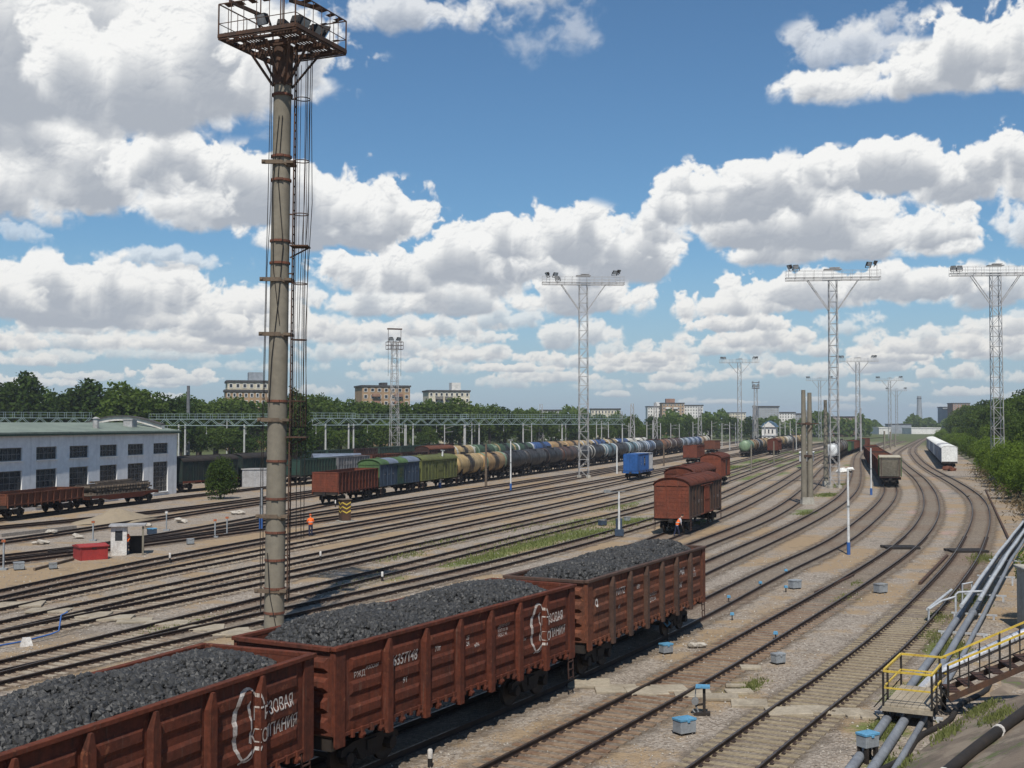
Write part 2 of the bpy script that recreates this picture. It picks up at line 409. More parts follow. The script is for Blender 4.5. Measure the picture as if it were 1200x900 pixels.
def bed_material():
    m,t,bs=new_mat('track_bed')
    geo=t.n('ShaderNodeNewGeometry'); P=geo.outputs['Position']
    uv=t.n('ShaderNodeAttribute',attribute_name='across'); a=t.m('ABSOLUTE',uv.outputs['Fac'])
    mid=t.noise(P,.5,5,.62); fin=t.noise(P,3.4,6,.7); lon=t.noise(P,.09,3,.5)
    vor=t.n('ShaderNodeTexVoronoi'); t.put(vor.inputs['Vector'],P); vor.inputs['Scale'].default_value=12.0
    stone=t.sep(vor.outputs['Color'])[0]
    k=t.mix(t.mr(mid,.3,.7),(.185,.145,.106),(.245,.197,.148))
    k=t.mix(t.m('MULTIPLY',t.mr(lon,.45,.62),.55),k,(.19,.11,.065))
    k=t.mix(t.m('MULTIPLY',t.mr(t.noise(P,.17,3,.5),.5,.66),.5),k,(.225,.195,.16))
    k=t.mix(.5,k,t.mix(stone,(.075,.06,.048),(.30,.25,.195)))
    near=t.m('MULTIPLY',t.mr(t.m('ADD',t.m('ABSOLUTE',t.m('SUBTRACT',a,.76)),t.m('MULTIPLY',t.m('SUBTRACT',fin,.5),.5)),.42,.05),t.mr(lon,.3,.65,.35,.8))
    k=t.mix(near,k,(.085,.055,.04))
    t.put(bs.inputs['Base Color'],k); bs.inputs['Roughness'].default_value=.95; bs.inputs['Specular IOR Level'].default_value=.15
    bump(t,bs,t.m('ADD',vor.outputs['Distance'],fin),.9,.05)
    # ragged shoulders
    al=t.mr(t.m('ADD',a,t.m('MULTIPLY',t.m('SUBTRACT',t.noise(P,1.1,5,.7),.5),1.5)),1.0,1.75,1.0,0.0)
    t.put(bs.inputs['Alpha'],al)
    return m
bed_material()

# ------------------------------------------------------------------ tracks
RAIL_Z=0.20
def smooth_path(px,step=2.0,it=18,z=RAIL_Z,ext0=0,ext1=0):
    P=[ground_at(u,v,z) for u,v in px]; P=[np.array((p.x,p.y)) for p in P]
    if ext0: d=P[0]-P[1]; P.insert(0,P[0]+d/np.hypot(*d)*ext0)
    if ext1: d=P[-1]-P[-2]; P.append(P[-1]+d/np.hypot(*d)*ext1)
    P=np.array(P); s=np.r_[0,np.cumsum(np.hypot(*np.diff(P,axis=0).T))]
    n=max(3,int(s[-1]/step)); q=np.linspace(0,s[-1],n)
    Q=np.c_[np.interp(q,s,P[:,0]),np.interp(q,s,P[:,1])]
    # long bends: smooth harder with distance, where a pixel is many metres
    for _ in range(it*14):
        w=np.clip(Q[1:-1,1:2]/260,.05,1)*.5
        Q[1:-1]+=w*((Q[:-2]+Q[2:])/2-Q[1:-1])
    return [Vector((x,y,0)) for x,y in Q]
class Track:
    def __init__(s,path):
        s.p=path; A=np.array([(v.x,v.y) for v in path]); s.A=A
        s.s=np.r_[0,np.cumsum(np.hypot(*np.diff(A,axis=0).T))]; s.L=s.s[-1]
    def at(s,d): return Vector((np.interp(d,s.s,s.A[:,0]),np.interp(d,s.s,s.A[:,1]),0))
    def tan(s,d):
        v=s.at(min(d+1,s.L))-s.at(max(d-1,0)); return v.normalized()
    def near(s,u,v,z=RAIL_Z):
        g=ground_at(u,v,z); i=int(np.argmin((s.A[:,0]-g.x)**2+(s.A[:,1]-g.y)**2)); return float(s.s[i])
    def ray(s,u):
        """distance along the track where it passes behind picture column u (first crossing)"""
        a,_=px_dir(u,450); k=math.tan(a); f=s.A[:,0]-k*s.A[:,1]
        c=np.where(np.sign(f[:-1])!=np.sign(f[1:]))[0]
        return float(s.s[c[0]]) if len(c) else None
    def place(s,d0,length):
        """centre and heading of a wagon of this length whose near end is at d0 (local +x points away)"""
        a=s.at(d0+length*.15); b=s.at(d0+length*.85); c=(a+b)/2
        return Vector((c.x,c.y,RAIL_Z)), math.atan2(b.y-a.y,b.x-a.x)
# centre lines, from the nearest visible end outwards
TR={
 'A':[(847,899),(890,866),(927,832),(1010,780),(1076,718),(1131,655),(1149,615),(1151,597),(1146,584),(1132,573),(1112,561),(1092,551),(1078,541),(1069,530),(1070,524),(1077,518.5),(1088,512)],
 'B':[(602,899),(732,830),(800,797),(900,738),(983,691),(1059,642),(1085,615),(1093,594),(1090,577),(1079,561),(1060,546),(1050,536),(1050,530),(1058,525),(1068,519.5),(1080,514)],
 'C':[(-146,1147),(111,1020),(286,933),(360,906),(506.5,849.9),(620,803.8),(703.9,768),(767.2,739.4),(815.5,716.1),(852.6,696.6),(911,665),(973,640),(1001,621),(1036,591),(1045,576),(1043,566),(1034,555),(1024,545),(1019,537),(1022,530.5),(1036,524),(1060,516.5)],
 'D':[(690,728),(760,694),(829,662),(859,649),(915,625),(957,604),(981,590),(999,574),(1004,556),(1004,543),(1005,534),(1012,527),(1030,521),(1052,515.5)],
 'E':[(650,710),(740,668),(822,635),(876,616.5),(911,600),(937,582),(951,568.5),(965,551),(975,541),(987,533),(1008,526),(1032,519.5),(1050,515)],
 'F':[(560,725),(650,680),(740,643),(793,622),(841,605),(863,594),(898,577),(925,561),(940,551),(952,543),(964,535),(987,527),(1010,521.5)],
 'G':[(0,790),(120,761),(240,736),(332,716),(400,701),(464,688),(540,670),(650,643),(764,611),(812,594),(846,581),(881,564),(910,551),(937,540),(960,531),(990,524)],
 'H':[(0,780),(160,740),(240,720),(310,702),(340,694),(460,667),(540,647),(620,626),(763,593),(815,575),(858,560),(897,546),(935,533),(970,524)],
 'I':[(0,743),(160,709),(240,693),(310,678),(340,671.5),(460,646),(540,628),(640,606.5),(763,578),(830,560),(880,545),(930,529),(970,520)],
 'J':[(0,732),(160,693.5),(240,678),(310,663),(340,657),(460,631.5),(540,614),(640,594),(763,566),(830,549),(890,534),(940,523)],
 'K':[(0,708),(160,673.5),(240,658.5),(310,645.5),(340,639),(460,616),(540,601),(640,583),(748,560),(800,548),(850,536),(900,526)],
 'L':[(0,694),(160,658.5),(240,644.5),(310,633),(340,625),(460,606.5),(540,591),(640,574),(730,558),(815,542),(870,530),(920,520.5)],
 'M':[(0,657),(84,646),(164,637),(240,629),(310,617),(340,612.5),(460,597),(578,577),(640,566),(730,549),(800,537),(850,528),(910,519)],
 'N':[(0,652),(100,641),(164,633),(240,624),(340,604.5),(460,588),(578,569),(640,560),(700,551),(800,534),(850,526),(910,516.5)],
 'O':[(130,636),(240,619),(310,604),(340,599),(378,590),(430,581.5),(480,574),(540,566),(610,556),(680,546),(740,538),(800,529),(860,519),(920,512)],
 'P':[(0,634),(76,624),(160,610),(240,598),(300,589),(362,580.5),(440,569),(540,555),(640,542),(760,528),(860,514)],
 'Q':[(0,617),(160,603),(240,592),(300,584),(360,576),(440,565),(540,551),(640,538),(760,524)],
 'S':[(0,607.5),(50,600.5),(148,589),(240,579),(300,572),(360,564.5),(440,556),(530,546.5),(600,541),(710,532),(800,524),(900,514)],
 'U':[(0,592),(160,580),(240,572.5),(300,566.5),(360,560),(440,552),(530,543),(640,534),(760,524)],
 'V':[(120,575),(240,561),(300,555),(385,548),(495,538),(614,527.6),(700,521),(800,514)],
}
# depth order: later tracks lie a few millimetres lower, so crossing beds never share a plane
TRK={}
for i,(k,px) in enumerate(TR.items()):
    near=k in 'AB'
    TRK[k]=Track(smooth_path(px,ext0=(30 if k=='C' else 8 if k in 'AB' else 6),it=(6 if k in 'ABC' else 12)))

def build_ground():
    # fine sheet over the yard carrying the zones, coarse skirt to the horizon
    xs=np.r_[-3200,-1500,-800,-400,-230,np.arange(-150,131,1.0),200,400,800,1500,3200]
    ys=np.r_[-300,-60,np.arange(4,321,1.0),np.arange(324,700,6),800,1000,1400,2200,4200]
    X,Y=np.meshgrid(xs,ys); n,m_=X.shape
    z=np.zeros_like(X)
    V=np.c_[X.ravel(),Y.ravel(),z.ravel()]
    idx=np.arange(n*m_).reshape(n,m_)
    Fc=np.c_[idx[:-1,:-1].ravel(),idx[:-1,1:].ravel(),idx[1:,1:].ravel(),idx[1:,:-1].ravel()]
    me=bpy.data.meshes.new('ground'); me.from_pydata(V.tolist(),[],Fc.tolist())
    me.materials.append(MAT['yard_ground'])
    o=bpy.data.objects.new('ground',me); col.objects.link(o); tag(o,kind='structure')
    def blob(list_):
        a=np.zeros(len(V))
        for (u,v,ru,w) in list_:
            g=ground_at(u,v); d=g.y; rx=ru*d/F_PX; 
            # along the yard the patches run with the tracks
            th=.40; dx=V[:,0]-g.x; dy=V[:,1]-g.y
            p=dx*math.cos(th)-dy*math.sin(th); q=dx*math.sin(th)+dy*math.cos(th)
            a=np.maximum(a,w*np.exp(-((p/(rx*.42+.5))**2+(q/(rx*1.5+1))**2)))
        return a
    sand=blob([(60,672,130,1),(180,664,110,1),(260,650,120,.9),(330,628,120,.9),(420,640,120,.7),(520,620,100,.7),(430,600,110,.6),(1000,650,60,.8),(930,640,60,.9),(1100,690,50,.8),(840,625,60,.9),(700,640,50,.7),(600,645,90,.7),(770,640,60,.9),(560,770,60,.5),(830,815,70,.8),(880,800,60,.6),(900,715,60,.7),(870,745,60,.6),(1020,690,60,.7),(860,600,40,.8),(540,610,140,.5),(680,600,120,.4),(1010,850,40,.8),(930,690,50,.6),(700,715,50,.5),(1080,760,40,.5),(620,565,80,.6),(760,545,60,.5)])
    grass=blob([(560,655,70,.8),(610,640,80,.9),(650,628,80,.95),(690,612,70,.9),(730,590,50,.8),(700,625,60,.95),(740,610,50,.9),(790,585,40,.5),(430,680,70,.55),(470,652,50,.5),(520,635,50,.6),(600,618,50,.5),(840,556,60,1),(860,548,80,1),(900,540,90,1.1),(930,545,60,1),(940,530,80,1.1),(975,515,60,1),(880,560,60,.9),(820,572,50,.8),(905,555,50,.9),(945,600,40,.8),(1010,530,30,1),(970,580,30,1),(985,570,20,1),(995,545,14,1),(1005,535,14,1),(1015,560,12,.7),(960,520,40,1),(820,575,30,.5),(880,805,26,.7),(990,700,30,.6),(1005,680,20,.6),(200,735,60,.4),(230,728,40,.5),(350,545,70,.7),(240,548,40,.6),(1130,700,40,1),(1110,760,50,1),(1060,820,40,.9),(1030,860,40,.9),(1050,900,40,.9),(750,700,40,.4),(1120,625,20,.6),(1165,560,40,.9),(1060,520,12,.8),(1040,528,10,.9),(1150,520,60,1),(290,700,30,.3)])
    dark=blob([(620,800,60,1),(700,770,50,.6),(40,715,60,.6),(140,735,80,.7),(60,745,60,.7),(160,640,60,.7),(60,625,120,.5),(220,620,100,.6),(330,690,60,.4),(300,720,60,.4),(680,640,60,.4),(570,860,60,.7),(1120,578,18,1)])
    pink=blob([(1080,575,14,1),(1072,600,16,1),(1064,620,16,.8),(1110,600,20,1),(1115,625,22,1),(1105,575,14,.8),(1095,560,10,.8),(1062,560,10,.7)])
    far=np.clip((np.maximum(np.abs(V[:,0]+10)-150,V[:,1]-560))/60,0,1)
    far=np.maximum(far,np.clip((-V[:,0]-62-np.clip(V[:,1]-150,0,400)*0)/25,0,1)*np.clip((V[:,1]-150)/30,0,1)*.0)
    far=np.maximum(far,np.clip((-62+(V[:,1]-195)*.30-V[:,0])/8,0,1)*np.clip((V[:,1]-165)/15,0,1)*(V[:,1]<600))
    for nm,ch in (('zones',(sand,grass,dark)),('zones2',(pink,pink*0,far))):
        at=me.attributes.new(nm,'FLOAT_COLOR','POINT')
        at.data.foreach_set('color',np.c_[ch[0],ch[1],ch[2],np.ones(len(V))].astype(np.float32).ravel())
    return o
build_ground()

RAIL_PROF=[(-.065,0),(.065,0),(.065,.015),(.012,.035),(.012,.13),(.036,.14),(.036,.17),(.028,.178),(-.028,.178),(-.036,.17),(-.036,.14),(-.012,.13),(-.012,.035),(-.065,.015)]
TRACK_LABEL={
 'A':'rightmost through track, curving past the pipes and yellow railed steps',
 'B':'track with rust stained sleepers right of the coal wagons',
 'C':'track carrying the coal wagons and the grey ended hopper wagon',
 'D':'empty track bending just right of the twin concrete poles',
 'E':'track left of the twin concrete poles, leading to the white ended tank wagon',
 'F':'track under the nearest rust red covered wagon',
 'G':'track behind the coal heaps with pale sleeper ends showing at the left',
 'H':'track with rail joints just left of the black concrete-edged one, grass beside it',
 'I':'track running along the upper edge of the green grass strip',
 'J':'empty track between the grass strip track and the blue container track',
 'K':'track carrying the short blue container wagon',
 'L':'track passing behind the worker in orange and the chevron pillar',
 'M':'track in front of the chevron pillar of the long tank train, second from it',
 'N':'track running right beside the long tank wagon train',
 'O':'track under the long train of open, covered and tank wagons',
 'P':'pale railed track ending behind the brown open wagon',
 'Q':'track between the sand heap and the flat wagons at the depot',
 'S':'track carrying the flat wagons with sleeper stacks by the white depot',
 'U':'track nearest the white depot wall',
 'V':'farthest track under the line of green and brown open wagons',
}
TRACK_LABEL['H']='track left of the pale sleepered one, crossed by concrete slabs at the left edge'
TRACK_LABEL['M']='track passing between the striped marker posts and the tank train, behind the red box'
def track_frames(T,step,s0,s1):
    out=[];d=s0
    while d<s1: out.append((T.at(d),T.tan(d),d)); d+=step
    return out
def build_tracks():
    slb=MB().box((0,0,-.03),(2.7,.27,.20)); 
    slb=MB().prismx([(-.14,-.12),(.14,-.12),(.115,.06),(-.115,.06)],-1.35,1.35)
    # dip of the middle of a concrete sleeper is left out of sight under the ballast
    def sink(k,p,rn):
        # most of the yard is buried to the tops of the sleepers; the nearest lines and the left group lie open
        if k in 'AB': return rn.uniform(-.016,.004)-.034*min(1,max(0,(p.y-48)/22))
        if k in 'GHIJK': return rn.uniform(-.020,.004)-(.03 if p.x>-14 else 0)
        return rn.uniform(-.066,-.030)
    smesh={}
    def sleeper(kind):
        if kind not in smesh:
            me=bpy.data.meshes.new('sleeper'); me.from_pydata(slb.v,[],slb.f); me.materials.append(MAT[kind]); smesh[kind]=me
        return smesh[kind]
    kinds={'A':'sleeper_beige','B':'sleeper_stained','G':'sleeper_concrete','H':'sleeper_concrete','I':'sleeper_concrete','J':'sleeper_concrete','K':'sleeper_concrete'}
    for i,(k,T) in enumerate(TRK.items()):
        c0=T.p[0]
        t=thing('railway_track','rusty '+TRACK_LABEL[k],'railway track',(0,0,0))
        step_path=T.p
        for side in (-1,1):
            m=MB().m(0).sweep([(a+side*.797,b+.02) for a,b in RAIL_PROF],step_path)
            nf=len(m.f); m.m(0)
            pr=len(RAIL_PROF)
            for q in range(len(step_path)-1):
                for e in (6,7,8): m.mi[q*pr+e]=1
            m.build('rail',[MAT['rail_steel'],MAT['rail_head']],t)
        # ballast bed: a strip on the ground, ragged at the shoulders
        z=.0015*(len(TRK)-i)+.004
        P=[];Fs=[];ac=[]
        offs=(-1.9,-1.2,0,1.2,1.9)
        for q,p in enumerate(step_path):
            d=step_path[min(q+1,len(step_path)-1)]-step_path[max(q-1,0)]; d.normalize(); r=Vector((d.y,-d.x,0))
            for o in offs: P.append(p+r*o+Vector((0,0,z))); ac.append(o)
        nn=len(offs)
        for q in range(len(step_path)-1):
            for e in range(nn-1): Fs.append((q*nn+e,q*nn+e+1,(q+1)*nn+e+1,(q+1)*nn+e))
        mb=MB().add(P,Fs); bed=mb.build('ballast_bed',MAT['track_bed'],t)
        at=bed.data.attributes.new('across','FLOAT','POINT'); at.data.foreach_set('value',ac)
        if bed.data.polygons[0].normal.z<0: bed.data.flip_normals()
        kind=kinds.get(k,'sleeper_stained')
        if k=='V' or k=='U': continue
        # sleepers: singly where they can be told apart, the rest of a track as one part
        first={'A':24,'B':24,'G':30,'H':35,'C':26,'D':45}.get(k,40)
        frames=track_frames(T,.55,0,T.L)
        single=[];rest=[]
        for f in frames:
            if 18<f[0].y<(140 if k in 'AB' else 118): single.append(f)
            elif 118<=f[0].y<230: rest.append(f)
        lim=100 if k in 'ABG' else (0 if k in 'OPQSUVEFND' else 70)
        single.sort(key=lambda f:f[0].y+abs(f[0].x)*.3); rest=single[lim:]+rest; single=single[:lim]
        rn=random.Random(i)
        if k in 'PQS': rest=[f for f in rest if f[0].y<190]
        for (p,d,s_) in single:
            o=bpy.data.objects.new('sleeper',sleeper(kind)); col.objects.link(o); o.parent=t
            o.location=(p.x,p.y,sink(k,p,rn)); o.rotation_euler=(0,0,math.atan2(d.y,d.x)-math.pi/2+rn.uniform(-.015,.015))
        if rest:
            mb=MB()
            for (p,d,s_) in rest:
                M=Matrix.Rotation(math.atan2(d.y,d.x)-math.pi/2+rn.uniform(-.02,.02),3,'Z')
                dz=sink(k,p,rn)
                mb.add([M@Vector(v)+Vector((p.x,p.y,dz)) for v in slb.v],slb.f)
            tag(mb.build('sleepers',MAT[kind],t),kind='stuff')
        # rail fastenings read as dark dots on the nearer tracks
        if k in 'ABGHIJKL':
            mb=MB(); cnt=0
            for (p,d,s_) in single+rest:
                if p.y>95 : continue
                r=Vector((d.y,-d.x,0)); rot=Matrix.Rotation(math.atan2(d.y,d.x),3,'Z')
                for sd in (-1,1):
                    for e in (-.115,.115): mb.box(p+r*(sd*.797+e)+Vector((0,0,.055)),(.12,.10,.06),rot)
            if mb.v: tag(mb.build('rail_fastenings',MAT['rail_steel'],t),kind='stuff')
build_tracks()

# ------------------------------------------------------------------ rolling stock
worn('wagon_red',(.125,.035,.019),(.072,.026,.018),(.030,.020,.016),rough=.82,scale=1.1,streak=.6,patch=.85,fine=.26,spec=.15,bmp=.6,chips=(.20,.075,.040))
worn('wagon_red_bright',(.185,.052,.029),(.115,.040,.026),(.05,.028,.02),rough=.8,scale=1.2,streak=.5,patch=.8,fine=.26,spec=.15,chips=(.235,.085,.045))
worn('wagon_brown',(.098,.046,.031),(.165,.055,.029),(.034,.024,.018),rough=.85,scale=1.2,streak=.7,patch=1.0,fine=.3,spec=.15,bmp=.6,chips=(.24,.095,.045))
worn('wagon_brown_rib',(.085,.048,.034),(.055,.033,.025),(.03,.022,.018),rough=.8,scale=1.2,streak=.5)
worn('wagon_dark',(.060,.030,.022),(.04,.022,.018),rough=.8,streak=.5)
worn('inner_steel',(.075,.050,.036),(.14,.07,.035),(.03,.025,.02),rough=.85,scale=1.3)
worn('underframe',(.022,.019,.017),(.035,.026,.02),(.012,.011,.010),rough=.85,streak=.3)
worn('bogie_steel',(.020,.018,.017),(.033,.025,.02),(.012,.011,.010),rough=.8,streak=.2)
worn('wheel_steel',(.030,.025,.022),(.05,.036,.028),rough=.6,metal=.4,streak=.1)
worn('lettering_paint',(.60,.57,.53),(.30,.24,.20),(.14,.07,.05),rough=.75,scale=3.5,streak=.6,patch=.9,fine=.3)
worn('white_paint',(.62,.60,.56),(.42,.38,.34),(.20,.13,.10),rough=.7,scale=2.5,streak=.35,patch=.9,fine=.25)
worn('coal',(.027,.026,.0245),(.046,.0445,.042),rough=.55,streak=0,scale=6,fine=.35,bmp=.5,spec=.45)
worn('coal_base',(.010,.010,.011),rough=.9,streak=0)
worn('green_paint',(.075,.135,.045),(.05,.09,.035),(.03,.03,.02),rough=.7,scale=.7)
worn('olive_paint',(.125,.135,.040),(.085,.09,.03),(.035,.032,.02),rough=.75,scale=.7,streak=.5)
worn('blue_grey_paint',(.040,.062,.095),(.028,.04,.06),(.02,.02,.02),rough=.7,scale=.7,streak=.5)
worn('grey_blue_roof',(.16,.19,.24),(.11,.13,.17),rough=.6)
worn('dark_green_paint',(.022,.055,.040),(.03,.045,.03),(.02,.018,.015),rough=.7)
worn('grey_paint',(.16,.165,.17),(.11,.11,.115),rough=.7)
worn('container_blue',(.021,.088,.27),(.017,.068,.20),(.02,.04,.08),rough=.5,scale=.6,streak=.2,patch=.4)
worn('reefer_white',(.74,.74,.71),(.60,.59,.55),(.35,.32,.28),rough=.55,scale=.5,streak=.25)
worn('reefer_grey',(.42,.42,.43),(.30,.30,.31),(.16,.15,.14),rough=.6,scale=.6,streak=.5)
worn('dusty_beige',(.46,.41,.31),(.36,.32,.24),(.15,.13,.10),rough=.9,scale=.6)
worn('plank_dark',(.050,.036,.028),(.09,.042,.026),(.022,.018,.015),rough=.85,scale=1.2,streak=.8,patch=.9)
worn('window_glass',(.018,.022,.028),(.03,.035,.04),rough=.12,streak=0,spec=.6)

def tank_mat(name,c,stain=.6,rough=.5):
    m,t,bs=new_mat(name)
    v=obj_coord(t,False); vr=obj_coord(t)
    x,y,z=t.sep(v)
    n=t.noise(vr,.8,5,.6); n2=t.noise(t.vm('MULTIPLY',vr,(1.6,1.6,.3)),1.8,4,.6)
    k=t.mix(t.mr(n,.3,.75),c,tuple(q*.6 for q in c))
    # product spilt over the barrel below the filling dome
    s=t.m('SUBTRACT',t.m('ADD',1.0,t.m('MULTIPLY',t.m('SUBTRACT',n2,.5),2.2)),t.m('DIVIDE',t.m('ABSOLUTE',x),1.5))
    k=t.mix(t.m('MULTIPLY',t.mr(s,.0,.5),stain),k,(.012,.011,.010))
    k=t.mix(t.m('MULTIPLY',t.mr(n2,.52,.75),.5),k,(.04,.033,.026))
    t.put(bs.inputs['Base Color'],k); t.put(bs.inputs['Roughness'],t.mr(n2,.3,.7,rough-.1,rough+.2))
    return m
for nm,c,s in (('tank_black',(.016,.014,.013),.5),('tank_soot',(.032,.027,.024),.6),('tank_cream',(.42,.29,.125),.95),('tank_ochre',(.36,.22,.09),.9),('tank_teal',(.13,.20,.22),.75),('tank_grey',(.17,.20,.23),.6),('tank_bluegrey',(.12,.17,.26),.55),('tank_brown',(.085,.038,.022),.6),('tank_orange',(.24,.10,.035),.7),('tank_green',(.040,.075,.032),.9),('tank_blue',(.03,.075,.20),.6),('tank_pale',(.62,.58,.48),.75),('tank_silver',(.72,.73,.72),.1),('tank_palegreen',(.20,.29,.17),.4)):
    tank_mat(nm,c,s)

def text_geo(s,size,bold=0.0):
    cu=bpy.data.curves.new('lettering','FONT'); cu.body=s; cu.size=size; cu.offset=bold; cu.resolution_u=2
    o=bpy.data.objects.new('lettering',cu); col.objects.link(o)
    dg=bpy.context.evaluated_depsgraph_get(); me=o.evaluated_get(dg).to_mesh()
    V=[(v.co.x,v.co.y) for v in me.vertices]; Fs=[tuple(p.vertices) for p in me.polygons]
    bpy.data.objects.remove(o); bpy.data.curves.remove(cu)
    return V,Fs
def flat_text(s,size,loc,along,up,mat,parent,name='lettering',bold=0.0,center=False,xs=1.0):
    """lettering as a thin sheet of paint standing a few millimetres proud of a flat surface"""
    V,Fs=text_geo(s,size,bold); along=Vector(along);up=Vector(up); loc=Vector(loc)
    w=max(v[0] for v in V)*xs; off=w/2 if center else 0
    mb=MB().add([loc+along*(x*xs-off)+up*y for x,y in V],Fs)
    return mb.build(name,mat,parent)

def bogie_parts(parent,x,simple=False):
    m=MB()
    for y in (-1.02,1.02):
        # cast side frame: arched beam over both axle boxes with a spring nest in the middle
        poly=[(-1.25,.58),(-1.2,.74),(-.75,.86),(.75,.86),(1.2,.74),(1.25,.58),(.95,.55),(.62,.70),(.40,.34),(-.40,.34),(-.62,.70),(-.95,.55)]
        m.prism([(x+a,b) for a,b in poly],y-.07,y+.07)
        for k in (-.2,0,.2): m.cyl((x+k,y*1.0,.36),(x+k,y,.62),.085,n=8)
        for k in (-.925,.925): m.cyl((x+k,y-.13,.475),(x+k,y+.13,.475),.16,n=10)
    m.box((x,0,.66),(.42,2.3,.26))
    b=m.build('bogie',MAT['bogie_steel'],parent)
    for k in (-.925,.925):
        w=MB()
        for y in (-.80,.80):
            w.lathe([(.10,-.09),(.33,-.05),(.36,-.065),(.475,-.065),(.475,.05),(.36,.05),(.33,.03),(.10,.09)],(x+k,y,.475),'y',20)
        w.cyl((x+k,-.95,.475),(x+k,.95,.475),.075,n=8)
        w.build('wheelset',MAT['wheel_steel'],b,smooth=.7)
    return b
def chassis(parent,L,bc,mat='underframe',z=1.15,beam_w=2.9):
    """centre sill, end beams, air brake gear; couplers at both ends"""
    m=MB().box((0,0,z-.12),(L-1.3,.36,.34))
    for s in (-1,1): m.box((s*(L/2-.62),0,z),(.16,beam_w,.36))
    for s in (-.35,0,.35): m.box((s*bc*.72,0,z+.02),(.14,beam_w*.94,.2))
    m.cyl((-.6,.62,z-.28),(.5,.62,z-.28),.17,n=10); m.cyl((-.7,-.55,z-.22),(-.35,-.55,z-.22),.19,n=10)
    m.bar((-bc/2+1.2,-.3,z-.4),(bc/2-1.2,-.3,z-.36),.035); m.bar((-bc/2+1.2,.2,z-.38),(bc/2-1.2,.2,z-.42),.035)
    m.build('underframe',MAT[mat],parent)
    for s in (-1,1):
        c=MB().bar((s*(L/2-.62),0,1.02),(s*(L/2-.16),0,1.02),.2,.2); c.box((s*(L/2-.16),0,1.02),(.3,.34,.28)); c.bar((s*(L/2-.25),.2,.95),(s*(L/2-.2),.24,.45),.05)
        c.build('coupler',MAT['bogie_steel'],parent)
    for s in (-1,1): bogie_parts(parent,s*bc/2)

RIDGE_Z=(1.80,2.39,2.98); RIDGE_H=.185; RIDGE_D=.044
def gondola_geometry():
    L=12.98; n=7; e=.42; pw=(L-2*e)/n
    ribs=[-L/2+e+pw*i for i in range(1,n)]
    return L,e,pw,ribs
def side_depth(x,z):
    """how far the pressed side sheet stands out at this place (ridges, then ribs over them)"""
    L,e,pw,ribs=gondola_geometry(); d=0
    i=int((x+L/2-e)//pw); xl=-L/2+e+pw*i+.17; xr=xl+pw-.34
    for zc in RIDGE_Z:
        a=min((RIDGE_H-abs(z-zc))/.09,(x-xl)/.12,(xr-x)/.12,1)
        d=max(d,a*RIDGE_D)
    for r in ribs:
        if abs(x-r)<=.1101: d=.17
    return max(d,0)
def side_paint(parent,geo,x0,z0,mat,name='lettering',slant=0,sx=1.0):
    """paint on the pressed side: cut along the creases and laid over the ridges and ribs"""
    V,Fs=geo; L,e,pw,ribs=gondola_geometry()
    bm=bmesh.new(); vs=[bm.verts.new((x0+x*sx+slant*y,0,z0+y)) for x,y in V]
    for f in Fs:
        try: bm.faces.new([vs[i] for i in f])
        except ValueError: pass
    def cut(co,no):
        bmesh.ops.bisect_plane(bm,geom=bm.verts[:]+bm.edges[:]+bm.faces[:],dist=1e-5,plane_co=co,plane_no=no)
    for zc in RIDGE_Z:
        for h in (-RIDGE_H,-RIDGE_H+.09,RIDGE_H-.09,RIDGE_H): cut((0,0,zc+h),(0,0,1))
    for r in ribs:
        for h in (-.29,-.17,-.112,-.109,.109,.112,.17,.29): cut((r+h,0,0),(1,0,0))
    if name not in ('emblem_ring','company_lettering'):
        bad=[f for f in bm.faces if any(abs(f.calc_center_median().x-r)<.113 for r in ribs)]
        bmesh.ops.delete(bm,geom=bad,context='FACES')
    for v in bm.verts: v.co.y=-(1.565+side_depth(v.co.x,v.co.z)+.010)
    me=bpy.data.meshes.new(name); bm.to_mesh(me); bm.free(); me.materials.append(mat)
    for p in me.polygons:
        pass
    o=bpy.data.objects.new(name,me); col.objects.link(o); o.parent=parent; return o
def ring_geo():
    """the open ring of the painted emblem: thick at the left, thin at the top right, with a stem inside"""
    V=[];Fs=[]
    def strip(pts):
        o=len(V)
        for (a,b) in pts: V.append(a); V.append(b)
        for i in range(len(pts)-1): Fs.append((o+2*i,o+2*i+1,o+2*i+3,o+2*i+2))
    pts=[]
    for i in range(25):
        t=R(28+ (318-28)*i/24); th=.05+.11*max(0,math.cos(t-R(165)))**1.0
        pts.append(((.52*math.cos(t),.80*math.sin(t)),((.52-th)*math.cos(t),(.80-th)*math.sin(t))))
    strip(pts)
    strip([((.02,.42),(.10,.50)),((.10,.20),(.17,.24)),((.13,-.1),(.20,-.06)),((.11,-.42),(.19,-.42))])
    strip([((-.34,-.74),(-.30,-.79)),((.0,-.66),(.0,-.72)),((.2,-.55),(.22,-.62))])
    return V,Fs
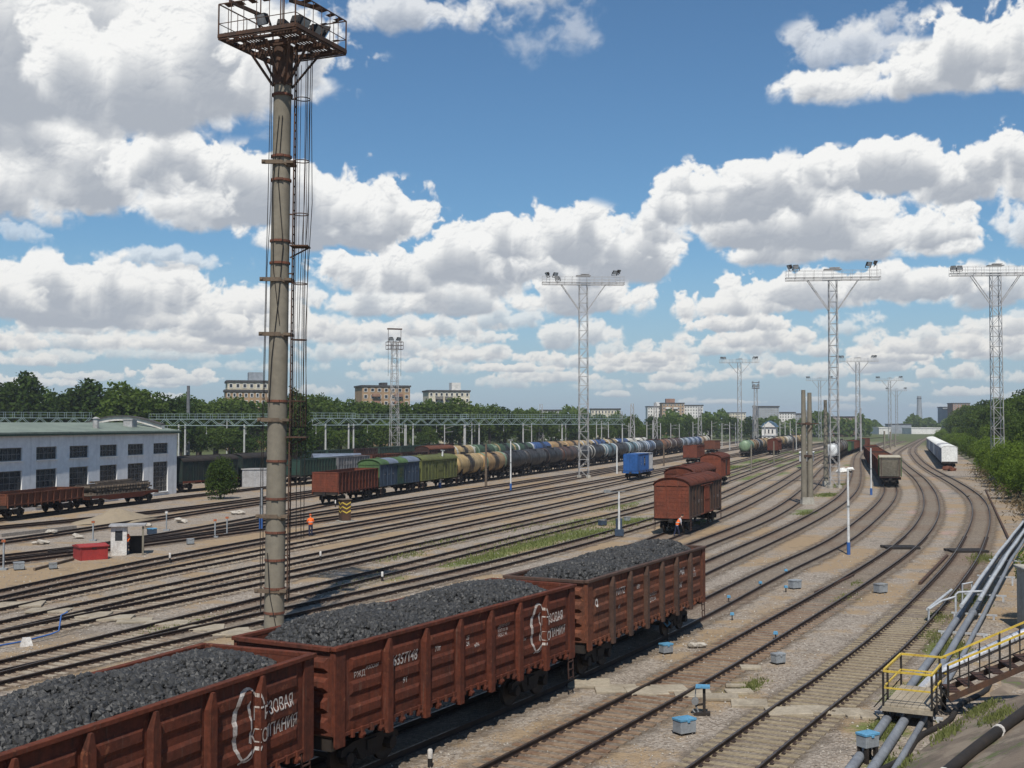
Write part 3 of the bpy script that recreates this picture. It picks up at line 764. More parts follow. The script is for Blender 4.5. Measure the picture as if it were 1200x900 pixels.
def gondola(name,label,cat,body='wagon_red',rib='wagon_red',top='wagon_red',marks=None,group=None,rimmed=True):
    t=thing(name,label,cat,group=group)
    L,e,pw,ribs=gondola_geometry(); zb,zt=1.36,3.40; hw=1.565
    for s in (-1,1):
        m=MB().box((0,s*(hw-.03),(zb+zt)/2),(L,.06,zt-zb))
        for i in range(7):
            xl=-L/2+e+pw*i+.17; xr=xl+pw-.34
            for zc in RIDGE_Z:
                P=[(xl,zc-RIDGE_H,0),(xr,zc-RIDGE_H,0),(xr,zc+RIDGE_H,0),(xl,zc+RIDGE_H,0),(xl+.12,zc-RIDGE_H+.09,1),(xr-.12,zc-RIDGE_H+.09,1),(xr-.12,zc+RIDGE_H-.09,1),(xl+.12,zc+RIDGE_H-.09,1)]
                q=[Vector((x,s*(hw-.004+d*(RIDGE_D+.004)),z)) for x,z,d in P]
                fs=[(4,5,6,7),(0,1,5,4),(1,2,6,5),(2,3,7,6),(3,0,4,7)]
                m.add(q,fs if s<0 else [f[::-1] for f in fs])
        # bottom edge with hatch hinges and latches
        rn=random.Random(3)
        for i in range(7):
            for k in range(4):
                x=-L/2+e+pw*(i+.16+.23*k); m.box((x,s*(hw+.02),zb-.06-.05*(k%2)),(.09,.13,.18+.1*(k%2)))
                if k%2: m.cyl((x-.06,s*(hw+.06),zb-.16),(x+.06,s*(hw+.06),zb-.16),.06,n=7)
        m.box((0,s*(hw-.02),zb-.03),(L-.6,.12,.08))
        w=m.build('side_wall',MAT[body],t)
        rm=[]
        for x in ribs:
            b=MB().prism([(x-.11,1.02),(x+.11,1.02),(x+.11,3.05),(x+.035,3.39),(x-.035,3.39),(x-.11,3.05)],s*(hw+.0),s*(hw+.165)) if s>0 else MB().prism([(x-.11,1.02),(x+.11,1.02),(x+.11,3.05),(x+.035,3.39),(x-.035,3.39),(x-.11,3.05)],-(hw+.165),-hw)
            b.build('rib',MAT[rib],w)
        for q in (-1,1):   # corner post plates, reaching below the floor
            x=q*(L/2-.20)
            b=MB().prism([(x-.20,1.06),(x+.17,1.06),(x+.20,1.12),(x+.20,3.40),(x-.20,3.40)] if q>0 else [(x-.17,1.06),(x+.20,1.06),(x+.20,3.40),(x-.20,3.40),(x-.20,1.12)],min(s*(hw+.002),s*(hw+.05)),max(s*(hw+.002),s*(hw+.05)))
            b.build('corner_post',MAT[body],w)
        MB().box((0,s*(hw+.015),zt+.052),(L+.10,.17,.10)).build('top_rail',MAT[top],w,bevel=.012)
    for q in (-1,1):
        m=MB().box((q*(L/2-.035),0,(zb+zt)/2),(.066,2*hw-.13,zt-zb))
        for zc in (1.62,2.10,2.58,3.06):
            x=q*(L/2-.003)
            P=[(-1.40,zc-.17,0),(1.40,zc-.17,0),(1.40,zc+.17,0),(-1.40,zc+.17,0),(-1.33,zc-.07,1),(1.33,zc-.07,1),(1.33,zc+.07,1),(-1.33,zc+.07,1)]
            fs=[(4,5,6,7),(0,1,5,4),(1,2,6,5),(2,3,7,6),(3,0,4,7)]
            m.add([Vector((x+q*d*.10,y,z)) for y,z,d in P],fs if q>0 else [f[::-1] for f in fs])
        w=m.build('end_wall',MAT[body],t)
        MB().box((q*(L/2+.005),0,zt+.045),(.16,2*hw-.16,.11)).build('top_rail',MAT[top],w,bevel=.012)
    MB().box((0,0,1.33),(L-.12,2*hw-.14,.05)).build('floor',MAT['inner_steel'],t)
    chassis(t,13.92,8.65)
    for q,s in ((1,-1),(-1,1)):
        m=MB()
        for dx in (-.17,.17): m.bar((q*(L/2-.32)+dx,s*(hw+.03),1.25),(q*(L/2-.32)+dx,s*(hw+.06),.42),.035)
        for z in (.45,.72,.98): m.bar((q*(L/2-.32)-.17,s*(hw+.055),z),(q*(L/2-.32)+.17,s*(hw+.055),z),.03)
        m.build('step_ladder',MAT['wagon_dark'],t)
    if marks: marks(t,pw,L,e)
    return t
def heap(label,seed,T,d0,mat='coal',cat='coal heap',ramp0=1.3,ramp1=1.5,crest=.40,side=3.30):
    """coal lying in a wagon: a mound with loose lumps"""
    rn=random.Random(seed); L=12.7; W=1.46
    ph=[rn.uniform(0,6) for _ in range(6)]
    def h(x,y):
        f=side+crest*(1-(abs(y)/W)**2.2)
        f+=.07*math.sin(x*1.1+ph[0])+.05*math.sin(x*2.3+y*1.7+ph[1])+.03*math.sin(y*4+x*3+ph[2])
        a=(x+L/2)/ramp0; b=(L/2-x)/ramp1
        f-=.52*max(0,1-a)**1.3+.55*max(0,1-b)**1.3
        return f
    m=MB(); nx,ny=90,22; P=[]
    for i in range(nx+1):
        for j in range(ny+1):
            x=-L/2+L*i/nx; y=-W+2*W*j/ny; P.append((x,y,h(x,y)-.05+rn.uniform(-.03,.03)))
    m.add(P,[(i*(ny+1)+j,(i+1)*(ny+1)+j,(i+1)*(ny+1)+j+1,i*(ny+1)+j+1) for i in range(nx) for j in range(ny)])
    base=m
    for _ in range(12500):
        x=rn.uniform(-L/2+.05,L/2-.05); y=rn.uniform(-W+.06,W-.06); r=rn.choice((.028,.034,.04,.045,.055,.065,.09))
        base.lump((x,y,h(x,y)+r*.25),r,rn)
    o=base.build('coal_heap',MAT[mat]); c,rz=T.place(d0,13.92); o.location=c; o.rotation_euler=(0,0,rz)
    tag(o,label,cat,'coal heaps in the open wagons')
    return o
def put(o,T,d0,length):
    c,rz=T.place(d0,length); o.location=c; o.rotation_euler=(0,0,rz); return o

WP=MAT['lettering_paint']
def emblem(t,xc,k=1.0):
    V,Fs=ring_geo(); side_paint(t,([(x*k,y*k) for x,y in V],Fs),xc-.42,2.42,WP,'emblem_ring')
    side_paint(t,text_geo('ГРУЗОВАЯ',.40*k,.004),xc-.16,2.46,WP,'company_lettering',slant=.0,sx=.74)
    side_paint(t,text_geo('КОМПАНИЯ',.40*k,.004),xc-.28,1.98,WP,'company_lettering',slant=.0,sx=.78)
def marks_b(t,pw,L,e):
    x0=-L/2+e
    side_paint(t,text_geo('56357148',.40,.006),x0+pw+.15,2.62,WP,'wagon_number',sx=.80)
    side_paint(t,text_geo('91',.22,.004),x0+pw+.75,2.10,WP,'stencil')
    side_paint(t,text_geo('70т',.20,.004),x0+2*pw+.55,2.66,WP,'stencil')
    side_paint(t,text_geo('23\n24',.17,.002),x0+3*pw+.45,2.72,WP,'stencil'); side_paint(t,text_geo('м76',.15,.002),x0+3*pw+.85,2.45,WP,'stencil')
    side_paint(t,text_geo('ДЕПО РЕМ\nКАП 05.08\nПОСТ 91',.13,.0),x0+4*pw+.52,2.78,WP,'stencil')
    side_paint(t,text_geo('РЖД',.20,.0),x0+.36,2.62,WP,'stencil'); side_paint(t,text_geo('РОССИЯ',.13,.0),x0+.85,2.74,WP,'stencil')
    side_paint(t,text_geo('76.2м³',.13,.0),x0+4.95*pw+.3,2.16,WP,'stencil')
    emblem(t,x0+6*pw-.02,.98)
def marks_a(t,pw,L,e):
    x0=-L/2+e
    emblem(t,x0+6*pw-.02,1.0)
    side_paint(t,text_geo('76',.2,.0),x0+3.5*pw,2.2,WP,'stencil')
def marks_c(t,pw,L,e):
    x0=-L/2+e
    side_paint(t,text_geo('5610772',.38,.006),x0+pw+.14,2.64,WP,'wagon_number',sx=.92)
    side_paint(t,text_geo('91',.2,.004),x0+pw+.7,2.15,WP,'stencil')
    side_paint(t,text_geo('69т',.24,.004),x0+2*pw+.85,2.62,WP,'stencil')
    side_paint(t,text_geo('О',.34,.02),x0+.3,2.5,WP,'stencil')
    side_paint(t,text_geo('КАП РЕМ\nДЕПО 04',.20,.0),x0+3*pw+.35,2.15,WP,'stencil')
    side_paint(t,text_geo('РЖД',.34,.01),x0+5*pw+.35,2.62,WP,'stencil'); side_paint(t,text_geo('91',.3,.02),x0+5*pw+.55,2.08,WP,'stencil')
    side_paint(t,text_geo('ВЧД\nРЕМ',.22,.0),x0+6*pw+.35,2.55,WP,'stencil')

TC=TRK['C']
# near end of wagon B: the corner seen at the left of its end wall
def solve_d(T,target,off,z):
    """distance along the track at which a corner offset to the right lies over picture column target"""
    def err(d):
        p=T.at(d); q=T.tan(d); c=p+Vector((q.y,-q.x,0))*off
        if c.y<8: return 9
        return abs(math.atan2(c.x,c.y)-px_dir(target,600)[0])
    best=min((err(T.L*k/799),T.L*k/799) for k in range(800))
    best=min((err(best[1]+k*.02),best[1]+k*.02) for k in range(-60,61))
    return best[1]
dB=solve_d(TC,395,1.58,3.5)-.47
GRP='open wagons loaded with coal beside the foreground track'
wB=put(gondola('coal_wagon','clean red open coal wagon, middle of the three in the foreground, numbered 56357148','open wagon',marks=marks_b,group=GRP),TC,dB,13.92)
wA=put(gondola('coal_wagon','dull dark red open coal wagon cut by the bottom left corner of the photo','open wagon',marks=marks_a,group=GRP),TC,dB-13.92,13.92)
wC=put(gondola('coal_wagon','blotchy rust brown open coal wagon, last of the three, with brown ribs','open wagon',body='wagon_brown',rib='wagon_brown_rib',top='wagon_brown_rib',marks=marks_c,group=GRP),TC,dB+13.92,13.92)
heap('dark grey coal heaped in the nearest wagon at the lower left',1,TC,dB-13.92)
heap('dark grey coal heaped in the middle red wagon, number 56357148',2,TC,dB,crest=.44)
heap('dark grey coal heaped in the farthest, blotchy brown coal wagon',3,TC,dB+13.92,crest=.42)

# ------------------------------------------------------------------ wagons of the other trains
def covered_wagon(name,label,body,end,roof,door=None,L=14.73,group=None,planks=True):
    t=thing(name,label,'covered wagon',group=group); B=L-1.0; hw=1.42; z0,z1=1.2,3.85
    for s in (-1,1):
        m=MB().box((0,s*(hw-.03),(z0+z1)/2),(B,.06,z1-z0))
        n=11
        for i in range(n+1):
            x=-B/2+.06+(B-.12)*i/n
            if abs(x)<1.0 : continue
            m.box((x,s*(hw+.035),(z0+z1)/2),(.10,.07,z1-z0-.02))
        if planks:
            for i in range(n):
                if i%3==1 and abs(i-5)>1:
                    x=-B/2+.06+(B-.12)*(i+.5)/n; m.box((x,s*(hw+.012),3.15),(.62,.03,.42)); m.box((x,s*(hw+.03),2.88),(.7,.05,.05))
        m.box((0,s*(hw+.03),z1-.04),(B,.09,.10)); m.box((0,s*(hw+.03),z0+.05),(B,.09,.14))
        m.build('side_wall',MAT[body],t)
        d=MB().box((0,s*(hw+.07),2.42),(2.02,.06,2.40))
        for x in (-.95,-.5,0,.5,.95): d.box((x,s*(hw+.115),2.42),(.07,.035,2.36))
        for z in (1.35,2.4,3.5): d.box((0,s*(hw+.117),z),(1.95,.04,.07))
        d.bar((-2.6,s*(hw+.13),1.26),(2.6,s*(hw+.13),1.26),.06); d.bar((-2.6,s*(hw+.13),3.66),(2.6,s*(hw+.13),3.66),.06)
        d.build('door',MAT[door or body],t)
    for q in (-1,1):
        m=MB().box((q*(B/2-.03),0,(z0+z1)/2),(.06,2*hw-.13,z1-z0))
        arc=[(1.44*math.cos(a),z1+.62*math.sin(a)) for a in [math.pi*i/14 for i in range(15)]]
        m.prismx(arc,min(q*(B/2-.06),q*(B/2-.005)),max(q*(B/2-.06),q*(B/2-.005)))
        for y in (-1.36,-.47,.47,1.36): m.box((q*(B/2+.03),y,(z0+z1)/2),(.07,.09,z1-z0))
        for k in range(8): m.box((q*(B/2+.006),0,z0+.35+k*.32),(.014,2.7,.035))
        m.box((q*(B/2+.02),0,z1),(.07,2.84,.10)); m.box((q*(B/2+.02),0,z0+.06),(.08,2.84,.16))
        m.build('end_wall',MAT[end],t)
    arc=[(1.53*math.cos(a),z1+.02+.66*math.sin(a)) for a in [math.pi*i/16 for i in range(17)]]
    inn=[(y*.955,z-.04) for y,z in arc]
    m=MB(); m.prismx([(y,z) for y,z in arc]+[(y,z-.05) for y,z in arc[::-1]],-B/2-.12,B/2+.12)
    for i in range(9):
        x=-B/2+.1+(B-.2)*i/8; m.prismx([(y*1.006,z+.012) for y,z in arc]+[(y,z-.02) for y,z in arc[::-1]],x-.04,x+.04)
    m.box((0,0,z1+.70),(B-.4,.42,.035)); m.box((-B*.28,0,z1+.74),(.5,.5,.12)); m.box((B*.28,0,z1+.74),(.5,.5,.12))
    m.build('roof',MAT[roof],t,smooth=.6)
    chassis(t,L,L-4.4)
    m=MB()
    for q in (-1,1):
        for s in (-1,1):
            for y in (.25,.65): m.bar((q*(B/2-.3)-.2,s*(hw+.08),y),(q*(B/2-.3)+.2,s*(hw+.08),y),.03)
            for x in (-.2,.2): m.bar((q*(B/2-.3)+x,s*(hw+.06),z0),(q*(B/2-.3)+x,s*(hw+.08),.22),.03)
    m.build('steps',MAT['wagon_dark'],t)
    return t
def open_wagon(name,label,body,L=13.92,group=None,zt=3.45,wood=False,cat='open wagon',lite=False):
    """older high sided wagon with upright posts, seen empty"""
    t=thing(name,label,cat,group=group); B=L-1.0; hw=1.5; z0=1.3
    for s in (-1,1):
        m=MB().box((0,s*(hw-.03),(z0+zt)/2),(B,.06,zt-z0)); n=12
        for i in range(n+1):
            x=-B/2+.08+(B-.16)*i/n; m.prism([(x-.07,z0-.25),(x+.07,z0-.25),(x+.06,zt-.02),(x-.06,zt-.02)],min(s*hw,s*(hw+.10)),max(s*hw,s*(hw+.10)))
        m.box((0,s*(hw+.03),zt),(B+.05,.14,.10)); m.box((0,s*(hw+.03),z0),(B,.12,.14))
        if zt>3: m.box((0,s*(hw+.02),(z0+zt)/2),(B,.05,.08))
        m.build('side_wall',MAT[body],t)
    for q in (-1,1):
        m=MB().box((q*(B/2-.03),0,(z0+zt)/2),(.06,2*hw-.13,zt-z0))
        for y in (-1.4,0,1.4): m.box((q*(B/2+.03),y,(z0+zt)/2),(.06,.14,zt-z0))
        for i in range(int((zt-z0)/.26)): m.box((q*(B/2+.012),0,z0+.2+.26*i),(.03,2.6,.05))
        m.box((q*(B/2+.0),0,zt),(.12,2*hw-.13,.10)); m.build('end_wall',MAT[body if zt<3 else ('wagon_red_bright' if body=='wagon_red' else body)],t)
    MB().box((0,0,z0-.02),(B-.1,2*hw-.15,.06)).build('floor',MAT['inner_steel'],t)
    chassis(t,L,L-5.3)
    return t
def tank_wagon(name='tank_wagon'):
    t=thing(name,'x','tank wagon'); R_=1.52; zc=2.78; B=5.35
    prof=[(.02,-B-.42),(.55,-B-.38),(1.0,-B-.24),(1.32,-B-.08),(1.48,-B+.10),(R_,-B+.30)]
    prof+= [(r,-h) for r,h in prof[::-1]]
    b=MB().lathe(prof,(0,0,zc),'x',28).build('barrel',MAT['tank_black'],t,smooth=1.2)
    for q in (-1,1):
        MB().lathe([(R_-.01,q*4.72-.5),(R_+.015,q*4.72-.5),(R_+.012,q*4.72+.36),(R_-.05,q*4.72+.52)],(0,0,zc),'x',28).build('band',MAT['tank_black'],t,smooth=.6)
    m=MB().cyl((0,0,zc+R_-.08),(0,0,zc+R_+.22),.36,n=14); m.cyl((0,0,zc+R_+.22),(0,0,zc+R_+.30),.42,n=14); m.cyl((.9,0,zc+R_-.1),(.9,0,zc+R_+.14),.1,n=8)
    m.build('filling_dome',MAT['tank_soot'],t)
    m=MB()
    for s in (-1,1):
        m.box((0,s*.62,zc+R_-.12),(1.9,.38,.04))
        for x in (-.95,.95): m.bar((x,s*.78,zc+R_-.12),(x,s*.78,zc+R_+.5),.03)
        m.bar((-.95,s*.78,zc+R_+.5),(.95,s*.78,zc+R_+.5),.03)
        for x in (-.25,.25): m.tube([(x,s*.8,zc+R_-.12),(x,s*(R_+.10),zc+.4),(x,s*(R_+.12),zc-.5),(x,s*1.42,1.15)],.022,5)
        for i in range(8): m.bar((-.25,s*(R_+.12),1.3+i*.25),(.25,s*(R_+.12),1.3+i*.25),.025)
    m.build('ladder_platform',MAT['bogie_steel'],t)
    for q in (-1,1):
        m=MB()
        m.prismx([(-1.25,1.1),(1.25,1.1),(1.42,2.35),(1.15,1.95),(.6,1.5),(0,1.34),(-.6,1.5),(-1.15,1.95),(-1.42,2.35)],q*4.0-.3,q*4.0+.3)
        m.box((q*5.25,0,1.2),(.5,2.9,.10))
        for s in (-1,1): m.bar((q*5.48,s*1.3,1.2),(q*5.48,s*1.3,2.1),.035)
        m.bar((q*5.48,-1.3,2.1),(q*5.48,1.3,2.1),.035)
        m.build('cradle',MAT['underframe'],t)
    chassis(t,12.02,7.8)
    return t
def flat_wagon(label,load=True):
    t=thing('flat_wagon',label,'flat wagon'); L=14.6
    m=MB()
    for s in (-1,1): m.prism([(-6.7,1.28),(6.7,1.28),(6.7,1.0),(4.6,.98),(3.2,.72),(-3.2,.72),(-4.6,.98),(-6.7,1.0)],min(s*1.34,s*1.44),max(s*1.34,s*1.44))
    for q in (-1,1): m.box((q*6.72,0,1.1),(.08,2.86,.34))
    m.build('side_sill',MAT['wagon_red'],t)
    MB().box((0,0,1.30),(13.4,2.86,.07)).build('deck',MAT['sleeper_wood'],t)
    chassis(t,L,9.7)
    return t
def reefer(label,side,end,L=19.0):
    t=thing('refrigerator_wagon',label,'refrigerator wagon',group='white refrigerator wagons at the foot of the bushes'); B=L-1.1; hw=1.5; z0,z1=1.15,3.95
    arc=[(1.5*math.cos(a),z1+.52*math.sin(a)) for a in [math.pi*i/12 for i in range(13)]]
    for s in (-1,1):
        m=MB().box((0,s*(hw-.03),(z0+z1)/2),(B,.06,z1-z0))
        for i in range(15): m.box((-B/2+.5+(B-1)*i/14,s*(hw+.012),(z0+z1)/2),(.07,.03,z1-z0-.1))
        m.build('side_wall',MAT[side],t)
        MB().box((0,s*(hw+.03),2.4),(2.2,.07,2.2)).build('door',MAT[side],t)
    for q in (-1,1):
        m=MB().prismx([(-hw+.06,z0),(hw-.06,z0)]+arc,min(q*(B/2-.05),q*B/2),max(q*(B/2-.05),q*B/2)); m.build('end_wall',MAT[end],t)
    m=MB().prismx([(y*1.03,z+.03) for y,z in arc]+[(y,z-.03) for y,z in arc[::-1]],-B/2-.06,B/2+.06)
    for i in range(12): m.prismx([(y*1.036,z+.05) for y,z in arc]+[(y,z) for y,z in arc[::-1]],-B/2+.4+(B-.8)*i/11-.03,-B/2+.4+(B-.8)*i/11+.03)
    m.build('roof',MAT['reefer_white' if end=='reefer_white' else 'reefer_grey'],t,smooth=.6)
    chassis(t,L,L-5.4)
    return t

# ---- the long tank train, from its near end outwards
T=TRK['O']; d=T.near(378,590)-1.0
TG='wagons of the long tank train'
put(open_wagon('open_wagon','dark red empty open wagon at the near end of the long tank train','wagon_red',group=TG),T,d,13.92); d+=13.92
cw=covered_wagon('covered_wagon','covered wagon with green end and blue grey planks behind the dark red open wagon','blue_grey_paint','green_paint','green_paint',door='dark_green_paint',group=TG)
put(cw,T,d,14.73)
# patches of lighter roofing on the green roof and faded lettering on the door
def roof_patch(t,x0,x1,matn):
    arc=[(1.55*math.cos(a),3.89+.68*math.sin(a)) for a in [math.pi*i/16 for i in range(17)]]
    MB().prismx([(y,z) for y,z in arc]+[(y*.98,z-.02) for y,z in arc[::-1]],x0,x1).build('roof_sheet',MAT[matn],t,smooth=.6)
roof_patch(cw,-4.1,-.9,'grey_blue_roof'); roof_patch(cw,2.6,6.9,'grey_blue_roof')
flat_text('РЖД\n7724\n1065',.42,(-.6,-1.565,2.9),(1,0,0),(0,0,1),MAT['olive_paint'],cw,bold=.01)
for x in (-5.6,-4.2,-2.8,2.9,4.3,5.7): flat_text('А24',.22,(x,-1.50,2.55),(1,0,0),(0,0,1),WP,cw)
d+=14.73
ow=covered_wagon('covered_wagon','olive green covered wagon between the blue grey one and the first tank wagon','olive_paint','olive_paint','olive_paint',group=TG)
put(ow,T,d,14.73); d+=14.73
proto=tank_wagon(); used=False
def tank(T,d,label,c,band=None,group=TG,z=0):
    global used
    if not used: o=proto; used=True; o['label']=label; o['group']=group
    else: o=copy_tree(proto); o['label']=label; o['group']=group
    put(o,T,d,12.02); o.location.z+=z
    set_mat(o,('barrel',),MAT[c]); set_mat(o,('band',),MAT[band or c]); return o
seq=[('tank_cream','tank_cream','cream tank wagon with a black spill, right behind the olive covered wagon'),
 ('tank_ochre','tank_palegreen','ochre tank wagon with a pale green ring, second of the long tank train'),
 ('tank_black','tank_black','black tank wagon, third in the long tank train'),
 ('tank_soot','tank_soot','sooty brown tank wagon behind the first black one of the long tank train'),
 ('tank_black','tank_brown','black tank wagon with a rusty ring left of the tall white post'),
 ('tank_brown','tank_soot','dark brown tank wagon right of the tall white post'),
 ('tank_soot','tank_pale','sooty tank wagon with a cream ring, in mid length of the visible black ones'),
 ('tank_black','tank_pale','black tank wagon in front of the teal one'),
 ('tank_teal','tank_silver','teal grey tank wagon with white rings left of the nearest lattice mast'),
 ('tank_soot','tank_soot','dark tank wagon between the teal and the pale grey tank wagons'),
 ('tank_teal','tank_silver','second teal tank wagon with a white ring, just left of the lattice mast'),
 ('tank_grey','tank_silver','grey tank wagon with white rings behind the lattice mast'),
 ('tank_bluegrey','tank_silver','blue grey tank wagon just right of the lattice mast'),
 ('tank_black','tank_black','black tank wagon in front of the rust orange one'),
 ('tank_orange','tank_orange','rust orange tank wagon in the long tank train'),
 ('tank_brown','tank_pale','brown tank wagon with a cream ring behind the rust orange one'),
 ('tank_brown','tank_soot','red brown tank wagon with no light ring, above the left end of the blue container'),
 ('tank_grey','tank_silver','grey tank wagon with a white ring, above the blue container'),
 ('tank_bluegrey','tank_silver','blue grey tank wagon, above the right end of the blue container'),
 ('tank_bluegrey','tank_silver','second blue grey tank wagon with a white ring, beyond the blue container'),
 ('tank_blue','tank_silver','deep blue tank wagon with a white ring in the long tank train'),
 ('tank_ochre','tank_pale','ochre tank wagon beyond the deep blue one'),
 ('tank_pale','tank_cream','pale tank wagon at the far end of the long tank train')]
for c,b,l in seq:
    if d+12<T.L-2: tank(T,d,l,c,b)
    d+=12.02

# ---- the second tank train behind it, on the farther track
T=TRK['S']; TG2='tank wagons of the second train behind'
d=T.ray(497)
put(covered_wagon('covered_wagon','dark brown covered wagon ahead of the cream tanks of the second train','wagon_dark','wagon_dark','wagon_brown',group='second train behind the tanks'),T,d,14.73); d+=14.73
seq2=[('tank_cream','tank_pale','cream tank wagon next to the dark brown covered wagon of the second train'),
 ('tank_green','tank_palegreen','green tank wagon with a pale ring, second tank of the rear train'),
 ('tank_green','tank_cream','dark green tank wagon with a cream ring, third tank of the rear train'),
 ('tank_green','tank_silver','dark green tank wagon with a white ring above the leaning blue footed post'),
 ('tank_blue','tank_blue','deep blue tank wagon of the rear train'),
 ('tank_ochre','tank_cream','ochre tank wagon of the rear train, after the deep blue one'),
 ('tank_ochre','tank_ochre','plain ochre tank wagon of the rear train with no ring'),
 ('tank_cream','tank_silver','cream white-ringed tank wagon of the rear train left of the nearest lattice mast'),
 ('tank_blue','tank_cream','blue tank wagon of the rear train seen behind the nearest lattice mast'),
 ('tank_cream','tank_silver','cream tank wagon of the rear train right of the nearest lattice mast'),
 ('tank_blue','tank_blue','blue tank wagon of the rear train right of the nearest lattice mast'),
 ('tank_pale','tank_pale','pale tank wagon of the rear train, the first of two'),
 ('tank_pale','tank_silver','pale tank wagon of the rear train, the second of two')]
for c,b,l in seq2:
    tank(T,d,l,c,b,TG2); d+=12.02
for k in range(7):
    if d+13<T.L: put(open_wagon('open_wagon','brown open wagon, number %s behind the pale tanks of the rear train'%('one','two','three','four','five','six','seven')[k],'wagon_brown',group='open wagons closing the rear train'),T,d,13.92); d+=13.92
# before the dark brown covered wagon: open wagons, seen over the nearer train
d=T.ray(497)-13.92
for k,(b,l) in enumerate([('wagon_dark','dark brown empty open wagon left of the lattice mast with a lamp cradle'),('wagon_brown','rusty brown open wagon coupled left of the dark brown one'),('grey_paint','grey open wagon with faded white marks in the rear train'),('dark_green_paint','green open wagon in the rear train behind the small white hut')]):
    w=open_wagon('open_wagon',l,b,group='second train behind the tanks')
    if b=='grey_paint': flat_text('53 271 804',.7,(-4.2,-1.61,2.3),(1,0,0),(0,0,1),WP,w)
    put(w,T,d,13.92); d-=13.92
# ---- the farthest line of dark covered and open wagons
T=TRK['V']; d=2.0
for k in range(12):
    l='dark green open wagon in the farthest line, '+('at its left end beside the depot','second from the left','third from the left','fourth from the left','fifth from the left, behind the pole','sixth from the left, under the trees','seventh from the left','eighth from the left','ninth from the left','tenth from the left','eleventh from the left','twelfth from the left')[k]
    if k==0: dg=open_wagon('open_wagon',l,'dark_green_paint',group='dark open wagons of the farthest line'); o=dg
    else: o=copy_tree(dg); o['label']=l
    if k%4==3:
        set_mat(o,('side_wall','end_wall'),MAT['wagon_dark']); o['label']=l.replace('dark green','dark brown')
    put(o,T,d,13.92); d+=13.92
# ---- parked wagons by the depot
T=TRK['S']
dfl=T.ray(92)
low=open_wagon('low_wagon','low sided rust brown wagon with upright posts, cut by the left edge','wagon_brown',zt=2.3,cat='low wagon')
put(low,T,dfl-14.0,13.92)
fw=put(flat_wagon('flat wagon loaded with old track panels in front of the white depot'),T,dfl+.4,14.6)
def track_panels():
    rn=random.Random(8); m=MB()
    for lay in range(3):
        z=.0+lay*.36; xo=rn.uniform(-.3,.3)
        for i in range(20): m.box((-5.4+i*.56+xo+rn.uniform(-.06,.06),rn.uniform(-.05,.05),z+.09),(.26,2.6,.17))
        for s in (-.8,.8): m.box((xo,s,z+.25),(11.6,.075,.15))
    for i in range(5): m.box((rn.uniform(-3,3),rn.uniform(-.8,.8),1.19+.02*i),(5,.25,.17),Matrix.Rotation(rn.uniform(-.15,.15),3,'Z'))
    o=m.build('track_panel_stack',MAT['sleeper_wood']); o.location=fw.location+Vector((0,0,1.34)); o.rotation_euler=fw.rotation_euler
    tag(o,'stack of dark wooden track panels lying on the flat wagon','track panels')
track_panels()
worn('shade_green',(.012,.026,.022),(.02,.024,.02),(.012,.012,.011),rough=.75)
# a dark green railcar standing behind the depot corner
T=TRK['U']
rc=covered_wagon('covered_wagon','dark covered wagon with a red sill standing past the depot corner','shade_green','shade_green','underframe',group='wagons past the depot corner')
put(rc,T,T.ray(210),14.73)
rc2=covered_wagon('covered_wagon','dark covered wagon with a red sill half hidden by the round green tree','shade_green','shade_green','underframe',group='wagons past the depot corner')
put(rc2,T,T.ray(210)+15,14.73)
for w in (rc,rc2): 
    m=MB()
    for s in (-1,1): m.box((0,s*1.50,1.16),(13.6,.06,.26))
    m.build('red_sill',MAT['wagon_red_bright'],w)

# ---- loose wagons in the yard
T=TRK['F']
dF=solve_d(T,804.5,1.42,1.4)-.5+1.0
r1=put(covered_wagon('covered_wagon','nearest rust red covered wagon, sooty planked side, worker in orange at its end','plank_dark','wagon_red_bright','wagon_red',door='wagon_red_bright',group='rust red covered wagons'),T,dF,14.73)
for x,s_,tx in ((-4.9,.26,'1'),(-3.6,.34,'24 7'),(-2.3,.26,'ТЗ'),(3.2,.28,'91'),(4.6,.3,'РЖД')): flat_text(tx,s_,(x,-1.505,2.3),(1,0,0),(0,0,1),WP,r1)
T=TRK['G']; 
put(covered_wagon('covered_wagon','rust red covered wagon standing directly behind the nearest one, only its roof in view','wagon_red','wagon_red','wagon_red',group='rust red covered wagons'),T,solve_d(T,812,1.42,1.4)-.5,14.73)
T=TRK['H']
r3=put(covered_wagon('covered_wagon','short rust red covered wagon, farthest of the three, with a dark doorway','wagon_red_bright','wagon_red_bright','wagon_red',L=11.0,group='rust red covered wagons'),T,solve_d(T,846,1.42,1.4)-.5-1,11.0)
MB().box((0,-1.56,2.5),(1.1,.04,2.0)).build('doorway',MAT['underframe'],r3)
T=TRK['K']
def container_wagon():
    t=thing('container_wagon','short flat wagon under the blue container','container wagon')
    m=MB()
    for s in (-1,1): m.box((0,s*1.2,1.12),(12.4,.12,.30))
    for q in (-1,1): m.box((q*6.2,0,1.12),(.12,2.5,.34))
    m.box((0,0,1.22),(12.4,2.4,.06)); m.build('side_sill',MAT['container_blue'],t)
    chassis(t,13.4,8.2); return t
dK=solve_d(T,748,1.2,1.2)-.5
cwg=put(container_wagon(),T,dK,13.4)
